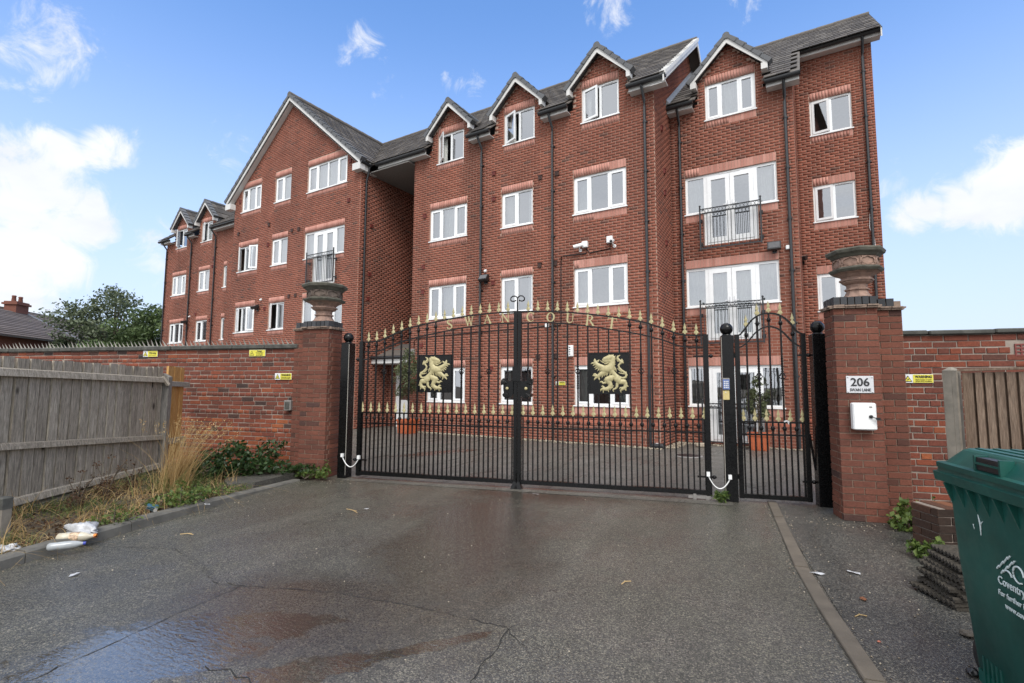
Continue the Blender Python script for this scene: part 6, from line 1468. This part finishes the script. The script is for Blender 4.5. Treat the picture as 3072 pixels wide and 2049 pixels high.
# ------------------------------------------------------------------ plants
def leaf_cloud(name, C, size, mat, parent=None, nrm=None, elong=1.7, **kw):
    """one folded leaf per centre; C is an N x 3 array"""
    C = np.asarray(C, float); n = len(C); d = rng.normal(size=(n, 3)); d /= np.linalg.norm(d, axis=1)[:, None]
    up = rng.normal(size=(n, 3)) + (np.array([0, 0, 1.1]) if nrm is None else nrm); up -= d*(up*d).sum(1)[:, None]; up /= np.linalg.norm(up, axis=1)[:, None]+1e-9
    sd = np.cross(up, d); s = size*rng.uniform(.6, 1.35, n)[:, None]
    tip = C+d*s*elong/2; base = C-d*s*elong/2; l = C+sd*s*.5+up*s*.14; r = C-sd*s*.5+up*s*.14
    V = np.stack([base, r, tip, l], 1).reshape(-1, 3); F = np.arange(n*4).reshape(n, 4)
    tri = np.concatenate([F[:, [0, 1, 2]], F[:, [0, 2, 3]]], 1).reshape(-1, 3)
    vals = np.repeat(rng.uniform(0, 1, n), 2)
    me = mass_mesh(name, V, tri, vals, mat); o = link(name, me, None, parent, **kw); o.color = (0, 0, 0, 1); return o
def blob_points(centres, n, jitter):
    out = []
    for (c, r) in centres:
        k = max(1, int(n*r[0]*r[1]*r[2]/sum(q[1][0]*q[1][1]*q[1][2] for q in centres)))
        p = rng.normal(size=(k, 3)); p /= np.linalg.norm(p, axis=1)[:, None]; p *= (rng.uniform(.25, 1, (k, 1))**.45)*rng.uniform(1-jitter, 1+jitter*.6, (k, 1)); out.append(p*np.array(r)+np.array(c))
    return np.concatenate(out)
def tree(x, y, h, rx, label, mat, n, leaf, base=.25, loose=.25, clumps=30, seed=1, shape=1.0, zlow=None):
    rr = np.random.default_rng(seed); t = empty('tree', (x, y, -.05), rr.uniform(0, 6), label=label, cat='tree', group='trees behind the left wall')
    tr = MB(); zl = h*base; tr.tube([(0, 0, 0), (.05, .03, zl), (.12, -.05, h*.55), (.05, .05, h*.85)], .1, 8, rs=[h*.032, h*.024, h*.014, h*.005])
    cs = []
    for i in range(clumps):
        a = rr.uniform(0, 2*pi); f = rr.uniform(0, 1); z = h*(base*.6+(1-base*.6)*(.08+.9*f)); prof = math.sin(min(1, (f*.92+.12))*pi)**.6*shape
        r = rx*prof*rr.uniform(.25, .95); s = rx*rr.uniform(.20, .38)*(1.15-.5*f); cs.append(((r*math.cos(a), r*math.sin(a), min(z, h-s*.5)), (s, s, s*.72)))
        if i % 2 == 0: tr.tube([(0.05, 0, zl+(z-zl)*.35 if z > zl else zl*.8), (r*.5*math.cos(a), r*.5*math.sin(a), z*.82), (r*math.cos(a), r*math.sin(a), z)], .04, 5, rs=[h*.011, h*.006, h*.002])
    tr.obj('trunk', M['bark'], t); leaf_cloud('crown', blob_points(cs, n, loose), leaf, M[mat], t); return t
tree(-33.2, 24.2, 8.2, 3.3, 'tall loose tree with gaps in its crown behind the left wall', 'leafdark', 17000, .115, .12, .6, 60, 3)
tree(-29.6, 24.0, 6.3, 3.3, 'dense mid green rounded tree left of the apartment block', 'leafmid', 40000, .10, .08, .25, 48, 5, 1.1)
tree(-26.6, 24.8, 7.6, 2.6, 'dark tree partly hidden by the left end of the apartment block', 'leafmid', 26000, .10, .08, .25, 36, 9, 1.1)
tree(-34.9, 22.6, 4.4, 2.0, 'low grey green bush tree in front of the house roof', 'leafdark', 15000, .09, .05, .4, 30, 12, 1.15)
tree(-31.6, 29.5, 6.2, 4.0, 'background tree filling behind the other trees at left', 'leafdark', 18000, .14, .08, .25, 34, 14, 1.1)

# bay trees in orange pots in the courtyard
def potted(u, d, w, h, label, tall, seed, dense, mat):
    p = bl(u, d); t = empty('potted_tree', (p[0], p[1], 0), PHI, label=label, cat='potted tree', group='potted trees in orange planters')
    a = w/2; b = a*.84
    mb = MB(); rg = lambda s, z: [(-s, -s, z), (s, -s, z), (s, s, z), (-s, s, z)]
    mb.loft([rg(b, 0), rg(a*.96, h-.06), rg(a*1.04, h-.06), rg(a*1.05, h), rg(a*.93, h), rg(a*.90, h-.04)]); pt_ = mb.obj('planter', M['terracotta'], t)
    for k in (-1, 0, 1): MB().box(-.012+k*a*.5, .012+k*a*.5, -a*.955, -a*.80, .03, h-.08).obj('moulding', M['terracotta'], pt_)
    rr = np.random.default_rng(seed); tr = MB(); tr.tube([(0, 0, h-.05), (.02, 0, tall*.45), (-.03, .02, tall*.7)], .02, 6, rs=[.026, .02, .012]); cs = []
    for i in range(dense):
        an = rr.uniform(0, 6.28); f = rr.uniform(0, 1); z = tall*(.42+.55*f); r = tall*.20*math.sin(pi*min(1, f*.85+.15))**.7*rr.uniform(.2, 1); s = tall*.06*rr.uniform(.7, 1.3)
        tr.tube([(0, 0, z*.75), (r*.6*math.cos(an), r*.6*math.sin(an), z*.92), (r*math.cos(an), r*math.sin(an), z)], .005, 4); cs.append(((r*math.cos(an), r*math.sin(an), z), (s, s, s*1.2)))
    tr.obj('stem', M['bark'], t); leaf_cloud('foliage', blob_points(cs, 70*dense, .4), .035, M[mat], t, elong=2.4)
potted(-10.93, 11.75, .50, .43, 'taller leafy tree in an orange planter beside the porch', 2.62, 4, 34, 'leafbay'); potted(-1.27, 13.35, .46, .40, 'smaller sparse shrub in an orange planter by the patio door', 1.65, 8, 16, 'leafbay')

def ribbon_blades(name, roots, heights, leans, width, mat, parent=None, droop=.5, **kw):
    """grass stems as narrow crossed ribbons"""
    V, F, Vl = [], [], []
    for (x, y, z), h, (lx, ly) in zip(roots, heights, leans):
        b = len(V); N_ = 6; a = R.uniform(0, pi); wx, wy = math.cos(a)*width, math.sin(a)*width; v = R.random()
        for i in range(N_+1):
            t = i/N_; k = t**1.9; px, py, pz = x+lx*k*h, y+ly*k*h, z+h*(t-droop*.5*k*(lx*lx+ly*ly)**.5*1.2); s = (1-t*.8)
            V += [(px-wx*s, py-wy*s, pz), (px+wx*s, py+wy*s, pz)]
            if i: F.append((b+2*i-2, b+2*i-1, b+2*i+1, b+2*i)); Vl.append(v)
    o = link(name, mass_mesh(name, V, F, Vl, M[mat]), None, parent, **kw); o.color = (0, 0, 0, 1); return o
M['straw'] = leaf_mat('dry_straw', (.30, .185, .065), (.60, .44, .22), .8); M['greenblade'] = leaf_mat('green_blade', (.05, .085, .02), (.16, .20, .06), .6)
M['deadleaf'] = leaf_mat('dead_weed', (.045, .026, .018), (.13, .075, .042), .9)
gx0, gy0 = -6.12, 5.42; gc = empty('grass_clump', (gx0, gy0, vz(gx0, gy0)), 0, label='tall clump of dry golden grass at the end of the wooden fence', cat='grass clump')
n = 420; ro = [(rng.normal(0, .075), rng.normal(0, .09), 0) for _ in range(n)]
ribbon_blades('dry_stems', ro, [R.uniform(.35, 1.05) for _ in range(n)], [(x*1.0+R.gauss(.17, .15)+(R.gauss(.2, .4) if R.random() < .15 else 0), y*.8+R.gauss(.10, .16)) for x, y, z in ro], .0036, 'straw', gc)
ro = [(rng.normal(0, .17), rng.normal(0, .2), 0) for _ in range(260)]; ribbon_blades('green_blades', ro, [R.uniform(.15, .42) for _ in ro], [(R.gauss(0, .5), R.gauss(0, .5)) for _ in ro], .004, 'greenblade', gc)
pl_ = []
for x, y, z in [(rng.normal(0, .1), rng.normal(0, .13), 0) for _ in range(60)]:
    h = R.uniform(.85, 1.1); lx, ly = x*1.2+R.gauss(.26, .2), y*.8+R.gauss(.12, .2)
    for k in range(14): t = .82+.18*k/14; kk = t**1.9; pl_.append((x+lx*kk*h+R.gauss(0, .008), y+ly*kk*h+R.gauss(0, .008), h*(t-.3*kk*(lx*lx+ly*ly)**.5)+R.gauss(0, .006)))
leaf_cloud('seed_heads', pl_, .009, M['straw'], gc, elong=2.6)
# long arching stems over the verge
ro = [(-6.3, 5.1, vz(-6.3, 5.1)), (-6.2, 4.9, .1), (-6.25, 5.2, .1), (-6.1, 5.3, .1)]
o = ribbon_blades('arching_stems', ro, [1.35, 1.0, 1.2, .9], [(.25, -.95), (.6, -.8), (-.15, -.7), (.9, .5)], .0035, 'straw', None, .9); tag(o, 'long arching dry grass stems leaning over the verge', 'grass')
def plant(name, x, y, blobs, n, leaf, mat, label, cat, group=None, stem=True, z0=None, elong=1.6):
    z = vz(x, y) if z0 is None else z0; t = empty(name, (x, y, z), 0, label=label, cat=cat, group=group)
    leaf_cloud('leaves', blob_points(blobs, n, .35), leaf, M[mat], t, elong=elong)
    if stem:
        mb = MB()
        for (c, r) in blobs: mb.tube([(0, 0, -.02), (c[0]*.5, c[1]*.5, c[2]*.7), c], .006, 4)
        mb.obj('stems', M['bark'], t)
    return t
plant('ivy_bush', -6.05, 6.55, [((-.25, -.45, .16), (.30, .26, .26)), ((-.15, -.1, .22), (.32, .28, .30)), ((.1, .05, .14), (.32, .25, .20)), ((.05, .38, .26), (.24, .16, .22)), ((.42, .25, .08), (.30, .22, .12)), ((.75, .42, .06), (.28, .18, .09)), ((.25, .45, .42), (.14, .1, .10))], 2600, .042, 'leafivy', 'dark ivy bush spreading along the foot of the left wall', 'bush', z0=.10)
plant('trailing_ivy', -5.2, 6.85, [((-.35, .12, .05), (.28, .12, .07)), ((0, .08, .04), (.25, .10, .06)), ((.22, .1, .06), (.14, .1, .09)), ((.3, .12, .15), (.06, .06, .10))], 520, .034, 'leafweed', 'light green trailing ivy at the foot of the left pier', 'ivy', z0=.05)
WG = 'leafy weeds along the kerb'
for i, (x, y, s, lb) in enumerate(((-5.28, 4.75, 1.3, 'largest leafy weed by the kerb below the dry grass'), (-5.45, 5.1, 1.0, 'leafy weed between the dry grass and the kerb'), (-5.33, 5.4, .75, 'small weed at the kerb nearest the left pier'), (-5.22, 3.95, .9, 'low dock weed by the kerb just beyond the litter'), (-5.36, 5.75, .5, 'tiny weed growing by the raised patch of asphalt'))):
    plant('leafy_weed', x, y, [((0, 0, .08*s), (.14*s, .16*s, .08*s)), ((.05*s, .16*s, .10*s), (.12*s, .12*s, .08*s)), ((-.12*s, -.1*s, .07*s), (.12*s, .12*s, .07*s)), ((-.05*s, .05*s, .17*s), (.07*s, .07*s, .07*s))], int(300*s), .022*s, 'leafweed', lb, 'weed', WG)
for i, (x, y, s, lb) in enumerate(((-6.40, 4.72, 1.0, 'brown dead weed standing against the fence boards'), (-6.28, 4.32, .8, 'brown dead weed clump low by the fence, left of the taller one'), (-6.62, 5.2, .7, 'brown dead weed half hidden behind the dry grass'))):
    plant('dead_weed', x, y, [((0, 0, .12*s), (.16*s, .14*s, .12*s)), ((.08*s, .1*s, .36*s), (.06*s, .06*s, .05*s)), ((-.10*s, -.05*s, .42*s), (.06*s, .06*s, .05*s)), ((.02*s, .05*s, .52*s), (.05*s, .07*s, .04*s)), ((.15*s, .12*s, .46*s), (.05*s, .05*s, .04*s)), ((-.15*s, .12*s, .2*s), (.1*s, .1*s, .1*s))], int(420*s), .017, 'deadleaf', lb, 'weed', 'dead brown weeds by the fence')
plant('leafy_weed', 2.56, 6.32, [((0, 0, .08), (.16, .16, .10)), ((.18, .02, .12), (.16, .14, .12)), ((.32, .1, .18), (.14, .12, .14)), ((.1, .16, .2), (.12, .1, .1))], 620, .040, 'leafweed', 'green weeds at the foot of the right wall beside the pier', 'weed', 'green weeds at the right', z0=.0)
plant('leafy_weed', 2.29, 5.33, [((0, 0, .07), (.10, .09, .08)), ((.08, -.05, .12), (.07, .07, .07)), ((-.06, .05, .1), (.06, .06, .06))], 240, .036, 'leafweed', 'small green weed at the corner of the brick stub', 'weed', 'green weeds at the right', z0=.0)
plant('leafy_weed', .87, 7.12, [((0, 0, .06), (.07, .05, .06)), ((.04, -.03, .11), (.05, .04, .05)), ((-.05, .0, .09), (.05, .04, .05))], 160, .026, 'leafweed', 'little green weed sprouting at the foot of the middle gate post', 'weed', z0=.0, elong=3)
# ground cover of the verge: flattened dry grass and green tufts
def verge_pts(n, f=None):
    out = []
    while len(out) < n:
        y = R.uniform(.2, 6.2); xr = np.interp(y, [k[1] for k in KERB], [k[0] for k in KERB])-.16; xl = fpt((y-FA[1])/FD_[1])[0]+.02; x = R.uniform(xl, xr)
        if f is None or f(x, y): out.append((x, y, vz(x, y)))
    return out
from mathutils import noise as mnoise
pt_ = verge_pts(2500, lambda x, y: mnoise.noise(Vector((x*1.7, y*1.7, 9)))+R.gauss(0, .15) > -.08)
ribbon_blades('dry_grass', pt_, [R.uniform(.10, .38) for _ in pt_], [(R.gauss(.4, 1.0), R.gauss(-.2, 1.1)) for _ in pt_], .0032, 'straw', None, .9, kind='stuff')
pt_ = verge_pts(2600, lambda x, y: mnoise.noise(Vector((x*1.5+4, y*1.5, 2)))+R.gauss(0, .1) > .05)
ribbon_blades('green_grass', pt_, [R.uniform(.04, .17) for _ in pt_], [(R.gauss(0, .7), R.gauss(0, .7)) for _ in pt_], .0032, 'greenblade', None, .6, kind='stuff')
leaf_cloud('leaf_litter', [(x, y, z+R.uniform(.005, .04)) for x, y, z in verge_pts(3000)], .022, M['deadleaf'], kind='stuff')

# ------------------------------------------------------------------ litter
def bottle(x, y, z, rz, L, r, label, body, cap, band=None):
    t = empty('plastic_bottle', (x, y, z+r), rz, label=label, cat='bottle', group='plastic bottles on the verge')
    pr = [(r*.7, 0), (r, .012), (r*.98, L*.2), (r*.92, L*.25), (r, L*.32), (r*.97, L*.62), (r*.80, L*.76), (r*.45, L*.88), (r*.38, L*.93)]
    def lay(mb0): mb1 = MB(); mb1.add([(z_, x_, y_) for x_, y_, z_ in mb0.v], mb0.f, True); return mb1
    lay(MB().lathe(pr, 14)).obj('bottle_body', body, t); lay(MB().lathe([(r*.42, L*.93), (r*.42, L)], 12)).obj('cap', cap, t)
    if band is not None: lay(MB().lathe([(r*1.015, L*.34), (r*1.012, L*.58)], 14)).obj('wrapper', band, t)
cw = plain('cloudy_plastic', (.33, .35, .36), .15); om = plain('orange_plastic', (.65, .19, .02), .4); bm_ = plain('blue_cap', (.03, .05, .35), .4); lb_ = plain('bottle_wrapper', (.50, .36, .24), .5, var=.8, nsc=45, grime=(.8, (.06, .10, .16), 30)); mk = plain('milky_plastic', (.50, .46, .36), .3)
bottle(-5.20, 3.44, vz(-5.2, 3.45), .55, .30, .042, 'plastic bottle with orange cap and printed wrapper in the verge', mk, om, lb_); bottle(-5.02, 3.25, vz(-5.0, 3.3)+.005, .75, .26, .033, 'clear plastic bottle with blue cap lying by the kerb', cw, bm_)
def crumple(name, x, y, z, sx, sy, sz, rz, mat, label, cat, seed, amp=.35):
    mb = MB(); mb.ball((0, 0, 0), 1, 26, 15); vs = []
    for vx, vy, vz_ in mb.v:
        nn = mnoise.noise(Vector((vx*1.8+seed, vy*1.8, vz_*1.8)))+.5*mnoise.noise(Vector((vx*4.5, vy*4.5+seed, vz_*4.5))); k = 1+amp*nn; taper = 1-.35*max(0, vx)
        vs.append((vx*k*sx, vy*k*sy*taper, max(-.1, vz_*k*taper)*sz))
    m2 = MB(); m2.add(vs, mb.f, True); o = m2.obj(name, M[mat] if isinstance(mat, str) else mat, None, (x, y, z), (0, 0, rz)); tag(o, label, cat)
crumple('plastic_bag', -5.20, 3.64, vz(-5.2, 3.64)+.03, .24, .095, .07, -.2, 'bag', 'crumpled white plastic bag lying on the verge by the kerb', 'plastic bag', 3, .8)
crumple('paper_scrap', -5.28, 3.13, vz(-5.3, 3.15)+.02, .085, .06, .035, .5, 'bag', 'crumpled white paper scrap at the left edge of the picture', 'paper', 8, .8)
cn = empty('drink_carton', (-5.42, 4.52, vz(-5.42, 4.52)+.03), .9, label='blue and white drink carton in the verge grass', cat='carton'); mb = MB(); mb.bbox(-.055, .055, -.03, .03, -.02, .04, .005); mb.obj('carton', plain('carton_blue', (.02, .09, .14), .35), cn, rot=(.4, .3, 0)); MB().box(.02, .053, -.034, -.0305, -.015, .035).obj('white_panel', M['white'], cn, rot=(.4, .3, 0))
for i, (x, y, s, lb) in enumerate(((-1.52, 6.88, .035, 'flat white paper scrap in front of the double gate'), (1.56, 4.76, .038, 'torn white paper scrap on the right pavement'), (1.27, 4.66, .035, 'small white paper scrap beside the edging stones'), (-4.35, 3.02, .03, 'flattened white wrapper on the asphalt near the left kerb'), (-3.3, 5.5, .02, 'tiny pale fleck of litter on the driveway'), (-5.0, 4.85, .03, 'pale green wrapper on top of the kerb'))):
    mb = MB(); n = 9; vs = [(s*(1+.4*R.uniform(-1, 1))*math.cos(2*pi*k/n)*1.5, s*(1+.4*R.uniform(-1, 1))*math.sin(2*pi*k/n)*.6, R.uniform(.006, .014)) for k in range(n)]
    mb.add(vs+[(a, b, c+.002) for a, b, c in vs], [tuple(range(n))[::-1], tuple(range(n, 2*n))]+[(k, (k+1) % n, (k+1) % n+n, k+n) for k in range(n)]); o = mb.obj('paper_scrap', M['bag'], None, (x, y, kz(y) if x < -4.9 else .004), (0, 0, R.uniform(0, 3))); tag(o, lb, 'litter', 'flat scraps of litter on the ground')
for i, (x, y, a, L, lb) in enumerate(((-3.42, 5.38, -.5, .26, 'dry straw twig on the asphalt left of the middle'), (-.2, 4.05, .9, .10, 'short straw twig on the wet asphalt'), (1.30, 3.9, .4, .08, 'bit of twig near the edging stones'), (-4.45, 4.1, .2, .14, 'thin twig on the asphalt beside the left kerb'))):
    mb = MB(); mb.tube([(-L/2, 0, .006), (0, .01, .012), (L/2, -.005, .007)], .004, 5); mb.tube([(0, .01, .012), (L*.2, .03, .008)], .003, 4); o = mb.obj('twig', M['straw'], None, (x, y, .004), (0, 0, a)); tag(o, lb, 'twig', 'twigs on the asphalt')
for i, (x, y, s, mt, lb) in enumerate(((1.83, 3.78, .035, 'edge', 'reddish broken stone on the pavement below the tile stacks'), (1.60, 3.30, .03, 'black', 'dark dropping on the pavement near the green bin'), (1.42, 4.2, .018, 'stubbrick', 'small dark red pebble on the right pavement'), (1.27, 3.55, .008, 'band', 'tiny orange pebble on the edging stones'))):
    crumple('pebble', x, y, .008+s*.3, s*1.3, s, s*.7, i, mt, lb, 'stone', 20+i)
# loose grit on the drive and at the foot of the walls
def grit(name, pts, smin, smax, mat):
    U = np.array([(1,0,0),(-1,0,0),(0,1,0),(0,-1,0),(0,0,.7),(0,0,-.7)], float); F = np.array([(0,2,4),(2,1,4),(1,3,4),(3,0,4),(2,0,5),(1,2,5),(3,1,5),(0,3,5)]); n = len(pts)
    sc = rng.uniform(smin, smax, (n, 1, 1))*rng.uniform(.6, 1.4, (n, 6, 3)); a = rng.uniform(0, 6.28, n); ca, sa = np.cos(a), np.sin(a)
    V = U[None]*sc; V = np.stack([V[..., 0]*ca[:, None]-V[..., 1]*sa[:, None], V[..., 0]*sa[:, None]+V[..., 1]*ca[:, None], V[..., 2]], -1)+np.asarray(pts)[:, None, :]
    o = link(name, mass_mesh(name, V.reshape(-1, 3), (F[None]+np.arange(n)[:, None, None]*6).reshape(-1, 3), np.repeat(rng.uniform(0, 1, n), 8), mat), None, kind='stuff'); o.color = (0, 0, 0, 1); return o
M['grit'] = brick_mat('gravel_stone', [(0, (.12, .10, .08)), (.5, (.30, .25, .19)), (1, (.50, .45, .36))], .85, .3, .2)
gp = []
for _ in range(3600):
    u = R.uniform(uBL, uBR+.1); gp.append((*bl(u, dB-R.uniform(.06, .36)), R.uniform(.0, .02)))
for _ in range(900):
    u = R.uniform(uBR+.1, .8); gp.append((*bl(u, dA-R.uniform(.06, .34) if u < uAR else dA+.3-R.uniform(0, .3)), R.uniform(.0, .02)))
for _ in range(500): gp.append((*bl(uBR+R.uniform(.05, .35), R.uniform(dB, dA)), R.uniform(0, .02)))
grit('gravel_strip', gp, .010, .026, M['grit'])
gp = [(R.gauss(-4.7, .25), R.gauss(6.9, .12), .006) for _ in range(60)]+[(R.gauss(2.0, .25), R.gauss(6.4, .12), .008) for _ in range(90)]+[(R.uniform(1.2, 2.6), R.uniform(2.4, 6.4), .008) for _ in range(150)]+[(R.uniform(-4.9, 1), R.uniform(2.2, 7), .003) for _ in range(130)]+[(-4.98+R.gauss(0, .06)-.02*(y-3), y, .004) for y in [R.uniform(2.4, 6.8) for _ in range(90)]]+[(np.interp(y, [1.8, 3.09, 4.5, 7.33], [1.085, 1.075, 1.15, 1.5])+R.choice([-1, 1])*R.uniform(.07, .10), y, .008) for y in [R.uniform(2, 7.2) for _ in range(140)]]
grit('loose_grit', gp, .0025, .008, M['grit'])
# seams and cracks in the asphalt: narrow dark recessed strips
def seam(pts, w, name='asphalt_seam'):
    P = []
    for (a, b) in zip(pts[:-1], pts[1:]):
        L = math.dist(a, b); n = max(2, int(L/.05))
        for i in range(n): t = i/n; P.append((a[0]+(b[0]-a[0])*t+R.gauss(0, .010), a[1]+(b[1]-a[1])*t+R.gauss(0, .010)))
    P.append(pts[-1]); vs = []; fs = []
    for i, p in enumerate(P):
        q0, q1 = P[max(0, i-1)], P[min(len(P)-1, i+1)]; d = np.array([q1[0]-q0[0], q1[1]-q0[1]]); d /= np.linalg.norm(d)+1e-9; ww = w*R.uniform(.3, 1.1)*.7; n = np.array([-d[1], d[0]])*ww
        vs += [(p[0]-n[0], p[1]-n[1], .0032), (p[0]+n[0], p[1]+n[1], .0032)]
        if i and R.random() > .06: fs.append((2*i-2, 2*i, 2*i+1, 2*i-1))
    me = bpy.data.meshes.new(name); me.from_pydata(vs, [], fs); return link(name, me, M['seam'], kind='structure')
M['seam'] = plain('seam_tar', (.012, .012, .011), .7, var=.4)
seam([(-3.06, 1.0), (-3.03, 2.32), (-2.95, 3.22)], .006); seam([(-3.25, 3.22), (-2.95, 3.225), (-2.25, 3.30), (-1.6, 3.26), (-1.15, 3.17), (-.89, 3.14), (-.72, 2.95)], .006); seam([(-.86, 3.16), (-.90, 2.53), (-.92, 1.6)], .005); seam([(-2.31, 2.29), (-1.91, 2.24), (-1.5, 2.1)], .006); seam([(-4.9, 3.6), (-4.2, 3.75), (-3.2, 3.24)], .004); seam([(.1, 7.0), (.9, 6.95), (1.2, 7.1)], .006)
sheet('threshold', [(-4.7, 7.05), (1.0, 6.98), (1.0, 7.20), (-4.7, 7.22)], .003, M['asphaltyard'])
mc = empty('manhole_cover', (.78, 11.6, 0), 0, label='oval dark metal manhole cover in the courtyard', cat='manhole cover'); MB().lathe([(.29, -.01), (.29, .008), (.27, .011)], 24).obj('frame', M['grey'], mc); MB().lathe([(.255, .0), (.255, .012)], 24).obj('lid', M['black'], mc)
bx = empty('bait_box', (.17, 12.72, 0), PHI, label='black plastic box with white sticker on the gravel by the wall corner', cat='bait box'); mb = MB(); mb.loft([rrect(0, 0, .15, .10, .02, .0), rrect(0, 0, .15, .10, .02, .07), rrect(0, 0, .12, .08, .02, .12)]); mb.obj('case', M['black'], bx); MB().box(-.05, .03, -.05, .03, .1195, .124).obj('sticker', M['white'], bx)
sb_ = empty('loose_brick', (1.25, 13.35, 0), -.2, label='pale loose stone lying on the gravel left of the patio door', cat='stone'); MB().bbox(-.16, .16, -.07, .07, 0, .10, .02).obj('block', M['gravel'], sb_)

# ------------------------------------------------------------------ brick house far left
hs = empty('brick_house', (-42.6, 24.0, 0), math.atan2(.891, -.454), label='old brick house with grey tiled roof and chimney at the far left', cat='house')
HB = brick_mat('house_brick', [(0, (.11, .05, .04)), (1, (.18, .075, .055))], .9, .3, .2)
MB().box(-10, 16, -3.2, 3.2, -.2, 4.5).obj('wall', HB, hs); MB().box(-9, -.2, -4.6, -3.19, -.2, 4.25).obj('front_wall', HB, hs)
def house_roof(x0, x1, y0, z0, y1, z1, n):
    q = MB(); q.loft([[(x0, y0, z0-.06), (x0, y0, z0), (x0, y1, z1), (x0, y1, z1-.06)], [(x1, y0, z0-.06), (x1, y0, z0), (x1, y1, z1), (x1, y1, z1-.06)]]); rf_ = q.obj('roof', M['slate'], hs)
    for i in range(n):
        f0, f1 = i/n, (i+1)/n+.02; ya, za, yb, zb = y0+(y1-y0)*f0, z0+(z1-z0)*f0, y0+(y1-y0)*f1, z0+(z1-z0)*f1
        m_ = MB(); m_.loft([[(x, ya, za+.003), (x, ya, za+.07), (x, yb, zb+.02), (x, yb, zb+.003)] for x in (x0, x1)]); o = m_.obj('tile_course', M['housetile'], rf_); o.color = (R.uniform(.2, 1), 0, 0, 1)
M['housetile'] = brick_mat('house_tile', [(0, (.085, .07, .065)), (1, (.15, .125, .115))], .8, .4, .3)
house_roof(-10.3, 16, -3.5, 4.35, 0, 6.55, 14); house_roof(-10.3, 16, 3.5, 4.35, 0, 6.55, 4); house_roof(-9.3, .1, -4.95, 4.15, -.9, 6.25, 15)
mb = MB(); mb.loft([[(.06, -4.97, 4.1), (.06, -4.97, 4.25), (.06, -.9, 6.36), (.06, -.9, 6.2)], [(.22, -4.97, 4.1), (.22, -4.97, 4.25), (.22, -.9, 6.36), (.22, -.9, 6.2)]]); mb.obj('verge', M['lead'], hs)
ch = MB(); ch.box(-1.0, .15, -1.10, -.40, 5.3, 6.75); ch.box(-1.1, .25, -1.2, -.30, 6.751, 6.88); ch.box(-1.02, .17, -1.12, -.38, 6.88, 6.98); c_ = ch.obj('chimney', HB, hs)
for x in (-.72, -.12): MB().lathe([(.14, 6.98), (.11, 7.30), (.14, 7.34), (.10, 7.40)], 10, (x, -.75, 0)).obj('chimney_pot', M['terracotta'] if False else HB, c_)
MB().box(-2.6, -.5, -4.66, -4.605, 3.72, 3.92).obj('lintel', M['fascia'], hs); w_ = MB().box(-2.45, -.65, -4.64, -4.602, 2.3, 3.71).obj('window', M['upvc'], hs)
for x0, x1 in ((-2.35, -1.6), (-1.5, -.75)): MB().box(x0, x1, -4.65, -4.641, 2.4, 3.6).obj('pane', M['lamp'], w_)
